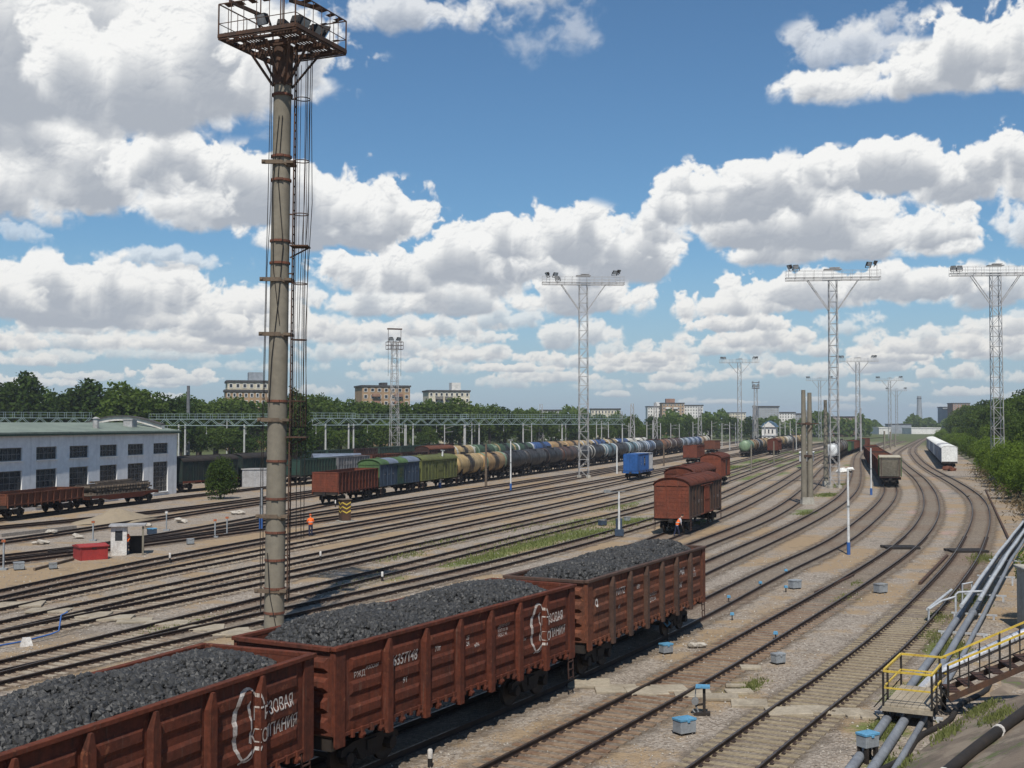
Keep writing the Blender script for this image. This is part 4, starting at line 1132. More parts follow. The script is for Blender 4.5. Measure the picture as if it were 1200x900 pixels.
def container():
    t=thing('shipping_container','blue corrugated container with a white emblem and a pale grey far part','container')
    hw,h=1.22,2.75
    for nm,x0,x1,mt in (('blue_body',-6.1,2.6,'container_blue'),('grey_body',2.62,6.1,'reefer_grey')):
        m=MB().box(((x0+x1)/2,0,h/2),(x1-x0,2*hw-.1,h-.02))
        x=x0+.15
        while x<x1-.15:
            for s in (-1,1): m.prism([(x-.06,.14),(x+.06,.14),(x+.06,h-.14),(x-.06,h-.14)],min(s*(hw-.06),s*(hw-.015)),max(s*(hw-.06),s*(hw-.015)))
            x+=.28
        for s in (-1,1):
            for z in (.07,h-.07): m.box(((x0+x1)/2,s*(hw-.05),z),(x1-x0,.12,.14))
            for xx in (x0+.08,x1-.08): m.box((xx,s*(hw-.05),h/2),(.16,.13,h))
        m.build(nm,MAT[mt],t)
    m=MB()
    for y in (-.6,-.25,.25,.6): m.cyl((-6.13,y,.1),(-6.13,y,h-.1),.03,n=6)
    m.box((-6.11,0,h/2),(.03,2.2,h-.2)); m.build('end_door',MAT['container_blue'],t)
    p=MB().box((-.9,-hw+.005,1.55),(.95,.02,1.35)); pl=p.build('emblem_panel',MAT['underframe'],t)
    flat_text('E',1.0,(-1.2,-hw-.012,1.2),(1,0,0),(0,0,1),WP,t,'emblem',bold=.05)
    flat_text('S\nE\nA',.5,(-3.9,-hw-.0,2.0),(1,0,0),(0,0,1),WP,t,'lettering',bold=.01)
    return t
ct=container(); ct.location=cwg.location+Vector((0,0,1.26)); ct.rotation_euler=cwg.rotation_euler
T=TRK['L']
bx=open_wagon('open_wagon','tall plain brown open wagon standing alone beyond the red covered ones','wagon_red',L=12.0,group='lone brown wagons in the yard',zt=3.9)
put(bx,T,solve_d(T,817,1.5,1.3)-.5,12.0)
T=TRK['M']
put(open_wagon('open_wagon','brown open wagon standing alone behind the tall plain brown one','wagon_brown',L=13.0,group='lone brown wagons in the yard',zt=3.7),T,solve_d(T,838,1.5,1.3)-.5,13.0)
# hopper wagon with a sloping dusty end
def hopper():
    t=thing('hopper_wagon','hopper wagon with dark green sides and a dusty beige end, heading the right hand train','hopper wagon'); L=12.0; hw=1.5
    for s in (-1,1):
        m=MB().prism([(-3.7,1.35),(3.7,1.35),(5.2,4.1),(-5.2,4.1)],min(s*(hw-.05),s*hw),max(s*(hw-.05),s*hw))
        for x in (-3.2,-1.6,0,1.6,3.2): m.prism([(x-.07,1.3),(x+.07,1.3),(x+.07,4.05),(x-.07,4.05)],min(s*hw,s*(hw+.09)),max(s*hw,s*(hw+.09)))
        m.build('side_wall',MAT['green_paint'],t)
        flat_text('РЖД',.5,(-1.2,-1.60,2.6),(1,0,0),(0,0,1),WP,t) if s<0 else None
    for q in (-1,1):
        m=MB().add([(q*3.72,-1.44,1.36),(q*3.72,1.44,1.36),(q*5.22,1.44,4.1),(q*5.22,-1.44,4.1),(q*3.66,-1.44,1.40),(q*3.66,1.44,1.40),(q*5.14,1.44,4.1),(q*5.14,-1.44,4.1)],[(0,1,2,3) if q>0 else (3,2,1,0),(4,5,6,7) if q<0 else (7,6,5,4),(3,2,6,7),(0,3,7,4),(1,2,6,5)])
        m.box((q*5.2,0,4.12),(.12,3.0,.10)); m.build('end_slope',MAT['dusty_beige'],t)
        m=MB()
        for s in (-1.2,1.2): m.bar((q*5.2,s,4.05),(q*5.5,s,1.2),.08); 
        m.box((q*5.35,0,1.28),(.9,2.9,.06)); m.build('end_platform',MAT['wagon_dark'],t)
    MB().box((0,0,4.14),(10.3,2.9,.05)).build('roof',MAT['dusty_beige'],t)
    chassis(t,L,7.5); return t
T=TRK['C']; dH=solve_d(T,1038,0,.6)-.4 if False else T.near(1041,570.5)
put(hopper(),T,dH,12.0); d=dH+12.0
for k in range(9):
    l='open wagon behind the beige ended hopper, '+('first of that line','second of that line','third of that line','fourth of that line','fifth of that line','sixth of that line','seventh of that line','eighth of that line','ninth of that line')[k]
    b=('wagon_red_bright','wagon_red','wagon_brown','wagon_dark')[k%4]
    o=open_wagon('open_wagon',('bright red ','dull red ','brown ','dark brown ')[k%4]+l,b,group='open wagons in the right hand train')
    if d+13.92<T.L: put(o,T,d,13.92)
    d+=13.92
# white ended tank train right of the twin poles
T=TRK['E']; d=solve_d(T,974,0,2)-.3
TG3='tank wagons beside the twin concrete poles'
for k,(c,b,w) in enumerate([('tank_silver','tank_silver','silver white tank wagon at the near end beside the twin poles'),('tank_black','tank_brown','brown banded black tank wagon behind the silver white one'),('tank_black','tank_cream','black tank wagon with cream rings, third behind the twin poles'),('tank_black','tank_orange','black tank wagon with rust rings, fourth behind the twin poles'),('tank_black','tank_pale','black tank wagon with pale rings, fifth behind the twin poles'),('tank_soot','tank_cream','sooty tank wagon with cream rings, sixth behind the twin poles')]):
    tank(T,d,w,c,b,TG3); d+=12.02
for k in range(8):
    if d+14<T.L: put(open_wagon('open_wagon',('green ','dark green ','brown ','dark red ')[k%4]+'open wagon beyond the sooty tanks, '+('first','second','third','fourth','fifth','sixth','seventh','eighth')[k]+' of that string',('green_paint','dark_green_paint','wagon_brown','wagon_red')[k%4],group='open wagons beyond the white ended tank train'),T,d,13.92)
    d+=13.92
# third tank train with the pale green ended wagon
P3=[ground_at(u,v) for u,v in ((872,535),(905,528),(950,521),(1010,515.5))]
TX=Track(smooth_path([(872,535),(905,527.5),(950,520.5),(1000,515),(1040,512)],it=8)); d=.5
TG4='tank wagons of the train with the pale green end'
nm=('second','third','fourth','fifth','sixth','seventh','eighth','ninth','tenth','eleventh','twelfth','thirteenth','fourteenth')
for k in range(14):
    if d+12>TX.L: break
    c,b=[('tank_palegreen','tank_palegreen'),('tank_ochre','tank_brown'),('tank_cream','tank_cream'),('tank_pale','tank_pale'),('tank_black','tank_silver'),('tank_ochre','tank_cream')][k if k<2 else 2+(k%4)]
    tank(TX,d,'pale green tank wagon at the near end of the third tank train' if k==0 else '%s tank wagon, %s from the pale green one'%(c.replace('tank_','').replace('pale','off white'),nm[k-1]),c,b,TG4); d+=12.02
TY=Track(smooth_path([(905,532.5),(935,524.5),(975,518),(1010,514)],it=8))
put(covered_wagon('covered_wagon','brown covered wagon standing alone in the grass in front of the third tank train','wagon_red','wagon_red','wagon_brown',L=13.0),TY,.5,13.0)
# white shunting vehicle
def shunter():
    t=thing('track_trolley','small white railway trolley with dark cab windows behind the twin concrete poles','rail trolley')
    m=MB().box((0,0,1.9),(6.0,2.6,1.4)); m.box((1.2,0,2.0),(3.4,2.7,1.7)); m.build('body',MAT['reefer_grey'],t)
    MB().box((1.2,0,3.06),(3.9,2.95,.16)).box((-2.6,0,3.0),(1.6,2.7,.14)).build('roof',MAT['reefer_white'],t,bevel=.04)
    m=MB()
    for s in (-1,1):
        m.box((.4,s*1.36,2.3),(.9,.04,.8)); m.box((2.0,s*1.36,2.3),(.9,.04,.8)); m.box((-2,s*1.31,1.9),(1.2,.05,1.0))
    m.box((-.53,-.7,2.35),(.05,.8,.6)); m.box((-.53,.7,2.35),(.05,.8,.6)); m.box((-3.02,.5,1.9),(.05,.9,.9)); m.box((-3.02,-.6,1.9),(.05,.7,.9))
    m.build('window',MAT['window_glass'],t)
    m=MB()
    for x in (-2.6,): 
        for s in (-1.2,1.2): m.bar((x-.3,s,2.6),(x-.3,s,3.0),.08)
    m.build('roof_post',MAT['reefer_grey'],t)
    m=MB().box((0,0,1.05),(6.6,2.4,.35))
    m.build('frame',MAT['wagon_dark'],t)
    for x in (-1.8,1.8):
        w=MB()
        for y in (-.8,.8): w.lathe([(.1,-.08),(.42,-.06),(.42,.06),(.1,.08)],(x,y,.42),'y',16)
        w.cyl((x,-.9,.42),(x,.9,.42),.07); w.build('wheelset',MAT['wheel_steel'],t)
    return t
T=TRK['F']; put(shunter(),T,T.near(946,548),6.6)
# white refrigerator wagons on the siding at the right
TZ=Track(smooth_path([(1113,549),(1103,539),(1095,531),(1089,524.5),(1087,519)],it=8,ext1=40))
d=0
for k in range(9):
    w_=('','second','third','fourth','fifth','sixth','seventh','eighth','ninth')[k]
    if d+19>TZ.L: break
    put(reefer('grey sided refrigerator wagon with its white end towards the camera' if k==0 else ('rusty roofed ' if k==1 else '')+'refrigerator wagon, %s in the siding by the bushes'%w_,'reefer_white' if k in (3,6) else 'reefer_grey','reefer_white' if k!=1 else 'reefer_grey'),TZ,d,19.0); d+=19.0
t=thing('railway_track','rusty siding under the white refrigerator wagons at the right','railway track')
for side in (-1,1): MB().sweep([(a+side*.797,b+.02) for a,b in RAIL_PROF],TZ.p).build('rail',MAT['rail_steel'],t)
t=thing('railway_track','track under the third tank train with the pale green end','railway track')
for side in (-1,1): MB().sweep([(a+side*.797,b+.02) for a,b in RAIL_PROF],TX.p).build('rail',MAT['rail_steel'],t)
t=thing('railway_track','short track in the grass under the lone brown covered wagon','railway track')
for side in (-1,1): MB().sweep([(a+side*.797,b+.02) for a,b in RAIL_PROF],TY.p).build('rail',MAT['rail_steel'],t)

# ------------------------------------------------------------------ masts, poles, gantries
worn('mast_concrete',(.215,.19,.146),(.17,.15,.115),(.12,.10,.08),rough=.9,scale=.5,streak=.35,patch=.5,bmp=.3,fine=.12)
worn('rust_iron',(.055,.036,.027),(.09,.045,.027),(.03,.022,.018),rough=.85,scale=2)
worn('rust_band',(.16,.062,.038),(.10,.045,.03),(.04,.025,.02),rough=.85,scale=3)
worn('galvanised',(.42,.41,.40),(.30,.285,.27),(.20,.13,.09),rough=.55,metal=.25,scale=1,streak=.4)
worn('gantry_steel',(.26,.33,.32),(.19,.24,.24),(.13,.12,.10),rough=.6,scale=1)
worn('post_white',(.62,.62,.60),(.48,.47,.45),(.2,.16,.13),rough=.6,scale=2)
worn('post_grey',(.42,.42,.40),(.33,.32,.30),(.2,.17,.14),rough=.7,scale=2)
worn('post_blue',(.035,.11,.33),(.03,.085,.24),(.05,.05,.06),rough=.6,scale=2)
worn('old_wood',(.15,.11,.075),(.10,.075,.055),(.05,.04,.03),rough=.9,scale=1.5)
worn('black_iron',(.018,.016,.015),(.03,.024,.02),rough=.7)
worn('lamp_grey',(.30,.31,.30),(.20,.2,.2),rough=.5,metal=.3)
worn('lamp_glass',(.45,.47,.48),rough=.15,streak=0,spec=.6)
worn('light_blue',(.10,.28,.44),(.08,.22,.34),(.07,.08,.09),rough=.55,scale=2)
worn('box_grey',(.26,.28,.29),(.2,.21,.22),(.10,.09,.08),rough=.65,scale=2)
worn('orange_red',(.40,.11,.04),(.28,.09,.04),rough=.6)
worn('yellow_paint',(.60,.43,.06),(.46,.31,.05),(.12,.07,.03),rough=.55,scale=2,streak=.35)
def floodlight(parent,p,az,tilt=-.5,s=.5):
    """lamp housing with a glazed front, turned to az and tipped down"""
    Rm=Matrix.Rotation(az,3,'Z')@Matrix.Rotation(-tilt,3,'Y')
    m=MB(); 
    def tr(c): return Vector(p)+Rm@Vector(c)
    prof=[(0,-.5*s,-.42*s),(0,.5*s,-.42*s),(0,.5*s,.42*s),(0,-.5*s,.42*s),(-.6*s,-.28*s,-.25*s),(-.6*s,.28*s,-.25*s),(-.6*s,.28*s,.25*s),(-.6*s,-.28*s,.25*s)]
    m.add([tr(q) for q in prof],[(0,1,2,3),(7,6,5,4),(4,5,1,0),(5,6,2,1),(6,7,3,2),(7,4,0,3)])
    m.bar(tr((-.2*s,-.56*s,0)),tr((-.2*s,-.56*s,-.75*s)),.05*s*2); m.bar(tr((-.2*s,.56*s,0)),tr((-.2*s,.56*s,-.75*s)),.05*s*2); m.bar(tr((-.2*s,-.56*s,-.75*s)),tr((-.2*s,.56*s,-.75*s)),.06)
    h=m.build('floodlight',MAT['black_iron'],parent)
    MB().add([tr((.01*s,-.44*s,-.36*s)),tr((.01*s,.44*s,-.36*s)),tr((.01*s,.44*s,.36*s)),tr((.01*s,-.44*s,.36*s))],[(0,1,2,3)]).build('lamp_glass',MAT['lamp_glass'],h)
    return h
def concrete_mast():
    g=ground_at(321,737); H=26.2
    t=thing('lighting_mast','tall concrete lighting mast with a rusty lamp platform, behind the coal wagons','lighting mast',(g.x,g.y,0))
    # it leans a hair, as in the photograph
    t.rotation_euler=(0,R(.55),0)
    m=MB().lathe([(.44,-.3),(.435,4),(.425,12),(.405,20),(.39,H-.4)],(0,0,0),'z',28); m.build('shaft',MAT['mast_concrete'],t,smooth=.8)
    def px_z(v): return CAM_H+(496-v)/F_PX*g.y*1.0
    for v in (109,182,282,308,210,470,540,584,623,655,688,716): 
        z=px_z(v)
        m=MB()
        if 0<z<H: m.lathe([(.40,z-.05),(.462,z-.05),(.462,z+.05),(.40,z+.05)],(0,0,0),'z',24); m.box((.02,-.47,z),(.30,.07,.10))
        if m.v: m.build('band',MAT['rust_band'],t)
    for v in (190,328,392,492,604,690):
        z=px_z(v); m=MB()
        m.box((-.32,-.40,z),(.95,.16,.17)); m.bar((.1,-.44,z),(.42,-.30,z-.15),.09); m.box((-.7,-.30,z+.02),(.12,.5,.10)); m.box((.45,0,z),(.3,.95,.12))
        m.build('bracket',MAT['old_wood'],t)
    # ladder with hoops on the right side, landing plates
    m=MB(); z0=px_z(700)
    for y in (-.24,.20): m.bar((.60,y,z0),(.60,y,H),.055)
    z=z0
    while z<H: m.bar((.60,-.24,z),(.60,.20,z),.04); z+=.36
    for v in (545,470,392,320,284,250,187,113,690,650): m.bar((.38,0,px_z(v)),(.62,0,px_z(v)),.06)
    m.build('ladder',MAT['rust_iron'],t)
    m=MB()
    hoop=[(.60+.62*(1-math.cos(a))*.72,.62*math.sin(a)*.8,0) for a in [R(-60+ 300*i/16+30) for i in range(17)]]
    def hp(z): return [(.62+.30-.33*math.cos(a),-.02+.36*math.sin(a),z) for a in [R(25+310*i/16) for i in range(17)]]
    for v in (113,187,250,288,332,398,470): 
        m.tube(hp(px_z(v)),.024,5)
    for k in range(2,16,3):
        m.tube([hp(px_z(a))[k] for a in (500,392,282,113,70)],.013,4)
    m.build('ladder_cage',MAT['rust_iron'],t)
    m=MB()
    for v,w in ((288,1.0),(512,1.15)): m.box((.90,0,px_z(v)),(w*.8,.8,.06)); m.bar((.45,0,px_z(v)-.5),(1.3,0,px_z(v)-.05),.06)
    m.build('landing_plate',MAT['rust_iron'],t)
    m=MB(); rn=random.Random(4)
    for x0,y0 in ((-.60,-.25),(-.52,-.36),(.98,-.25),(1.12,-.05),(1.22,.12)):
        pts=[(x0+rn.uniform(-.05,.05)+( .12 if z>16 else 0),y0+rn.uniform(-.04,.04),z) for z in (H-.3,23,19,16,13,10,7,4,.8)]
        if x0>.9: pts=pts[:-1]
        m.tube(pts,.017,4)
    m.tube([(.1,-.44,22.8),(-.05,-.45,20),(.22,-.44,17),(.05,-.47,14.5),(-.2,-.46,12),(-.3,-.42,10)],.02,4)
    m.tube([(-.05,-.44,22.8),(-.3,-.40,19.5),(-.2,-.45,16),(.12,-.46,13.5)],.018,4)
    m.tube([(-.25,-.46,3.4),(-.1,-.60,1.6),(.25,-.62,0)],.02,4)
    m.build('cable',MAT['black_iron'],t)
    # platform: square, turned, grating on bearers, rail cage above
    pf=MB(); rz=R(66); Rm=Matrix.Rotation(rz,3,'Z'); S=2.02; zb=H-.05
    def q(x,y,z): return Rm@Vector((x,y,z))
    for a,b in (((-S,-S),(S,-S)),((S,-S),(S,S)),((S,S),(-S,S)),((-S,S),(-S,-S))): pf.bar(q(*a,zb),q(*b,zb),.12,.16); pf.bar(q(*a,zb-.14),q(*b,zb-.14),.05)
    for k in (-1.5,-.75,-.42,.42,.75,1.5): pf.bar(q(k,-S,zb-.10),q(k,S,zb-.10),.10,.14)
    for k in (-1.5,-.5,.5,1.5): pf.bar(q(-S,k,zb+.02),q(S,k,zb+.02),.09)
    x=-S
    rn=random.Random(2)
    while x<S:
        if abs(x)>.3 and rn.random()>.22: pf.bar(q(-S,x,zb+.10),q(S,x,zb+.10),.07,.03)
        x+=.16
    for a in range(4):
        d=Rm@Vector((1,0,0)); d=Matrix.Rotation(a*math.pi/2+math.pi/4,3,'Z')@Rm@Vector((1,0,0))
        pf.bar(d*.42+Vector((0,0,zb-1.95)),d*1.75+Vector((0,0,zb-.15)),.10)
        e=Matrix.Rotation(a*math.pi/2,3,'Z')@Rm@Vector((1,0,0)); pf.bar(e*.44+Vector((0,0,zb-1.6)),e*1.3+Vector((0,0,zb-.15)),.09)
    pf.lathe([(.40,zb-1.9),(.45,zb-1.9),(.45,zb-.1),(.40,zb-.1)],(0,0,0),'z',16)
    pf.build('platform',MAT['rust_iron'],t)
    rl=MB(); zr=zb+1.42
    for z in (zb+.55,zr):
        for a,b in (((-S,-S),(S,-S)),((S,-S),(S,S)),((S,S),(-S,S)),((-S,S),(-S,-S))): rl.bar(q(*a,z),q(*b,z),.028 if z<zr else .045)
    for i in range(7):
        k=-S+2*S*i/6
        for a in ((k,-S),(k,S),(-S,k),(S,k)): rl.bar(q(*a,zb),q(*a,zr),.028)
    for a in ((-S,-S),(S,-S),(S,S),(-S,S)): rl.bar(q(*a,zb),q(*a,zr),.06)
    rl.bar(q(-S+.1,S-.5,zr+.1),q(S-1.2,S-.5,zr+.25),.10,.16); rl.bar(q(-S+.3,-S+.5,zr-.2),q(.6,-S+.3,zr+.1),.12,.16)
    rl.bar(q(0,0,zb),q(0,0,zb+5.5),.06); rl.bar(q(.6,.6,zb),q(.6,.6,zb+5.5),.05); rl.bar(q(-.5,.9,zb),q(-.5,.9,zb+5),.05)
    for i in range(6):
        k=-S+.25+ i*.64
        rl.add([q(k,-S+.02,zr-.02),q(k+.34,-S+.02,zr-.02),q(k+.34,-S+.34,zr-.06),q(k,-S+.34,zr-.06)],[(0,1,2,3)]); rl.add([q(S-.02,k,zb+.55),q(S-.34,k,zb+.5),q(S-.34,k+.34,zb+.5),q(S-.02,k+.34,zb+.55)],[(0,1,2,3)])
        rl.add([q(-S+.02,k,zr-.02),q(-S+.02,k+.34,zr-.02),q(-S+.34,k+.34,zr-.06),q(-S+.34,k,zr-.06)],[(0,1,2,3)]); rl.add([q(S-.02,k,zr-.02),q(S-.02,k+.34,zr-.02),q(S-.34,k+.34,zr-.06),q(S-.34,k,zr-.06)],[(0,1,2,3)])
    rl.build('railing',MAT['rust_iron'],t)
    for (x,y,z,az,s) in ((S-.5,-S+.7,zb+.75,-.9,.7),(S-.9,-.1,zb+1.2,0,.75),(S-.5,S-.9,zb+1.4,.3,.6),(-.4,-S+.6,zb+.6,-1.6,.6),(.5,-S+.5,zb+.55,-1.4,.6),(-S+.6,.2,zb+.7,3,.6)):
        p=q(x,y,z); h=floodlight(t,p,az+rz,-.5,s)
    return t
concrete_mast()

def lattice_column(m,w0,w1,H,panel=1.6,c=.09,d=.055,z0=0):
    n=max(4,int(H/panel)); 
    def hw(z): return (w0+(w1-w0)*(z-z0)/H)/2
    for i in range(n):
        a=z0+H*i/n; b=z0+H*(i+1)/n; p,q=hw(a),hw(b)
        for sx,sy in ((1,1),(1,-1),(-1,1),(-1,-1)): m.bar((sx*p,sy*p,a),(sx*q,sy*q,b),c)
        for f in range(4):
            s=1 if i%2 else -1
            if f<2: y=(-1 if f==0 else 1); m.bar((-s*p,y*p,a),(s*q,y*q,b),d); m.bar((-q,y*q,b),(q,y*q,b),d)
            else: x=(-1 if f==2 else 1); m.bar((x*p,-s*p,a),(x*q,s*q,b),d); m.bar((x*q,-q,b),(x*q,q,b),d)
def t_mast(label,u,v,H,beam,rz,lamps,base_z=0,w=1.55,far=False):
    g=ground_at(u,v) if base_z==0 else Vector(at_dist(u,v,180)) 
    t=thing('floodlight_mast',label,'lighting mast',(g.x,g.y,base_z),rz,'lattice floodlight masts')
    c=.10 if not far else .14; d=.06 if not far else .08
    m=MB(); lattice_column(m,w,w*.86,H,2.0 if far else 1.5,c,d); m.build('column',MAT['galvanised'],t)
    m=MB(); b=beam/2
    for y in (-.6,.6):
        for z in (H,H+.35): m.bar((-b,y,z),(b,y,z),.10)
    n=int(beam/1.2)
    for i in range(n+1):
        x=-b+beam*i/n; m.bar((x,-.6,H+.35),(x,.6,H+.35),.06); 
        for y in (-.6,.6): m.bar((x,y,H),(x,y,H+.35),.05); m.bar((x,y,H+.35),(x,y,H+1.35),.035)
    for y in (-.6,.6):
        for z in (H+.85,H+1.35): m.bar((-b,y,z),(b,y,z),.035)
    for s in (-1,1):
        for y in (-.5,.5): m.bar((s*w*.45,y,H-4.3),(s*beam*.27,y,H),.11)
    m.box((0,0,H+1.5),(2.4,1.3,.12)); m.box((.3,0,H+1.75),(1.4,.8,.10))
    m.build('cross_beam',MAT['galvanised'],t)
    if not far:
        m=MB()
        for k in (-1,1):
            for j in (-1,1): m.box((k*w/2,j*w/2,.2),(.5,.5,.5))
        m.build('footing',MAT['concrete'],t)
    for (x,dz,az) in lamps:
        MB().bar((x,0,H+.35),(x,0,H+dz),.07).build('lamp_post',MAT['galvanised'],t)
        floodlight(t,(x,0,H+dz+.2),az,-.45,.8 if not far else 1.0)
    return t
t_mast('near lattice floodlight mast with a cross beam, standing left of the blue container',684,560,32.3,13.8,R(4),[(-6.2,1.5,R(200)),(-4.6,1.5,R(-60)),(-4.4,.9,R(240)),(5.4,1.9,R(-70)),(6.2,2.0,R(-20))])
t_mast('lattice floodlight mast right behind the pair of concrete poles',978,572,29.3,13.0,R(-6),[(-6.1,1.7,R(200)),(-5.1,1.7,R(250)),(5.1,2.0,R(-60)),(6.1,2.1,R(-10))],w=1.25)
t_mast('lattice floodlight mast rising from the bushes at the right edge',1169,525,31.0,13.4,R(-4),[(-6.2,1.0,R(250)),(-5.3,1.0,R(260)),(5.0,1.0,R(-80))],base_z=.6,w=1.5)
for u,v,H,bm,l in ((867,523,33,15.5,'distant lattice floodlight mast behind the tank trains, left of the small white signal cabin'),(1006,523.5,33,15.5,'distant lattice floodlight mast just right of the nearer one by the concrete poles'),(1043,515,33,15.5,'small distant floodlight mast over the right hand open wagons'),(961,515,33,15,'small distant floodlight mast left of the twin poles lattice mast'),(1051,511,32,14,'tiny farthest floodlight mast over the white sheds')):
    t_mast(l,u,v,H,bm,R(-5),[(-7,1.8,R(230)),(-5.8,1.8,R(260)),(5.8,1.9,R(-80)),(7,1.9,R(-50))],far=True)
def cradle_mast():
    g=ground_at(462,537); H=31
    t=thing('lighting_mast','slim lattice mast with a small lamp cradle, in front of the tan apartment block','lighting mast',(g.x,g.y,0),R(20))
    m=MB(); lattice_column(m,2.3,1.3,H-1,1.9,.13,.075); m.build('column',MAT['galvanised'],t)
    m=MB(); z=H-2.6
    for a,b in (((-2,-1.3),(2,-1.3)),((2,-1.3),(2,1.3)),((2,1.3),(-2,1.3)),((-2,1.3),(-2,-1.3))):
        for k in (0,1.0,1.9): m.bar((*a,z+k),(*b,z+k),.11)
    for x in (-2,-.7,.7,2):
        for y in (-1.3,1.3): m.bar((x,y,z),(x,y,z+1.9),.09)
    for x in (-1.7,1.7):
        m.bar((x,0,z),(x,0,z+5.2),.10); m.bar((x,0,z),(x,0,z-7.0),.07)
    m.box((0,0,z+5.3),(3.9,.6,.35)); m.build('cradle',MAT['rust_iron'],t)
    for x in (-1.2,.9): floodlight(t,(x,-1.0,z+2.6),R(-90+x*20),-.5,1.1)
cradle_mast()
def slim_mast():
    g=ground_at(886,521)
    t=thing('lighting_mast','thin distant mast with a dark lamp cluster left of the grey tower blocks','lighting mast',(g.x,g.y,0))
    m=MB(); lattice_column(m,1.6,1.2,25,1.8,.13,.08); m.build('column',MAT['galvanised'],t)
    m=MB(); 
    for z in (24,26.5): m.box((0,0,z),(3,2,.2))
    for x in (-1.3,1.3):
        for y in (-.9,.9): m.bar((x,y,24),(x,y,27.2),.12)
    m.build('cradle',MAT['rust_iron'],t)
    for x in (-.8,.8): floodlight(t,(x,-.9,25.2),R(-90),-.4,1.1)
slim_mast()

def slim_post(name,label,u,v,vtop,mats,cat='post',foot=None,lean=0,r=.09,top=None,group=None,square=False,frac=.14):
    """free standing post; height taken from the row where its top appears"""
    g=ground_at(u,v); H=CAM_H+(496-vtop)/F_PX*g.y
    t=thing(name,label,cat,(g.x,g.y,0),group=group); t.rotation_euler=(0,lean,0)
    m=MB()
    z0=H*frac if foot else 0
    if square: m.box((0,0,(z0+H)/2),(2*r,2*r,H-z0))
    else: m.lathe([(r*1.15,z0),(r,H*.6),(r*.8,H),(0.01,H)],(0,0,0),'z',10)
    m.build('shaft',MAT[mats],t,smooth=None if square else .8)
    if foot:
        MB().lathe([(r*1.5,0),(r*1.5,z0+.02),(r*1.0,z0+.02)],(0,0,0),'z',10).build('foot',MAT[foot],t)
        MB().lathe([(r*1.3,H*.55),(r*1.3,H*.55+.12)],(0,0,0),'z',10).build('collar',MAT['lamp_grey'],t)
    if top=='lamp':
        m=MB().box((.0,0,H+.05),(.6,.3,.14)); m.build('lamp_head',MAT['lamp_grey'],t)
    if top=='tee':
        m=MB().bar((-.9,-.5,H),(.5,.3,H),.07); m.box((-1.0,-.55,H+.06),(.5,.3,.22)); m.build('lamp_head',MAT['lamp_grey'],t)
        b=MB().box((0,.15,1.0),(.5,.35,.9)); b.box((0,-.1,.35),(.7,.6,.5)); b.build('switch_box',MAT['blue_grey_paint'],t)
    return t
def clustered(label,u,v,vtop,two):
    g=ground_at(u,v); H=CAM_H+(496-vtop)/F_PX*g.y
    t=thing('concrete_pole',label,'concrete pole',(g.x,g.y,0),R(8))
    for k,x in enumerate((-.36,.36) if two else (0,)):
        MB().lathe([(.34,.6),(.30,H*.5),(.23,H-.1-(.3*k)),(.01,H-.1-(.3*k))],(x*(1.0),0,0),'z',14).build('shaft',MAT['mast_concrete'],t,smooth=.8)
    MB().box((0,0,.35),(1.5 if two else .9,.8,.9),taper=.85).build('footing',MAT['concrete'],t)
    if two:
        m=MB().bar((-1.3,-.3,H*.70),(1.3,-.3,H*.70),.10); m.box((0,-.32,H*.70),(.5,.25,.3)); m.box((0,-.3,H*.42),(.9,.25,.25)); m.bar((.1,-.3,H*.63),(.6,-.32,H*.68),.08)
        m.build('cross_arm',MAT['rust_iron'],t)
    return t
clustered('pair of tall bare concrete poles standing close together on one footing',946,591,456,True)
clustered('single bare concrete pole right of the twin poles',968,570,468,False)
BG='blue footed white posts among the tracks'
slim_post('marker_post','tall white post with a blue foot in the foreground, right of the last coal wagon',994.5,650,549,'post_white',foot='post_blue',r=.085,group=BG)
slim_post('marker_post','white post with a blue foot left of the beige ended hopper wagon',1021,580,525,'post_white',foot='post_blue',r=.10,group=BG)
slim_post('marker_post','tall white post with a blue foot in front of the dark tank wagons',598.5,575,516,'post_white',foot='post_blue',r=.10,top='lamp',group=BG)
slim_post('marker_post','leaning white post with a blue foot in front of the olive covered wagon',515,572,528,'post_white',foot='post_blue',lean=R(5),r=.15,top='lamp',group=BG)
slim_post('lamp_post','grey lamp post on blue boxes with a bent arm, left of the red wagon',725.5,629,576,'post_white','lamp post',r=.09,top='tee')
slim_post('wooden_post','brown wooden post right of the ochre tank wagon',569.5,571,520,'old_wood',r=.16)
slim_post('wooden_post','pale wooden post left of the blue container',723,555,523,'post_white',r=.13)
slim_post('wooden_post','brown wooden post right of the blue container',778,546,520,'old_wood',r=.15)
slim_post('concrete_post','grey post in the grass left of the third tank train',880.5,553,521,'mast_concrete',r=.14)
slim_post('concrete_post','grey post in the grass in front of the lone brown covered wagon',907,544,517,'mast_concrete',r=.14)
slim_post('wooden_post','dark thin post in the grass behind the lone brown covered wagon',929.5,531,505,'old_wood',r=.15)
for u,v,vt,l in ((1036.5,529,505,'first grey concrete post beside the right hand open wagons'),(1043.5,527,506,'second grey concrete post beside the right hand open wagons'),(1049,524,509,'third and shortest grey post beside the right hand open wagons')):
    slim_post('concrete_post',l,u,v,vt,'mast_concrete',r=.22,square=True)
for u,v,vt,l in ((1003,528,481,'grey contact wire mast left of the far floodlight mast'),(1009,529,478,'dark signal mast with a round head near the twin poles')):
    slim_post('contact_mast',l,u,v,vt,'galvanised',r=.3)
slim_post('chimney_pipe','thin tall pipe standing above the trees at the left',220,541,452,'grey_paint','chimney',r=.45)
slim_post('blue_post','grey blue post with a blue foot close left of the concrete lighting mast',306,620,572,'box_grey',foot='post_blue',r=.13,frac=.35)

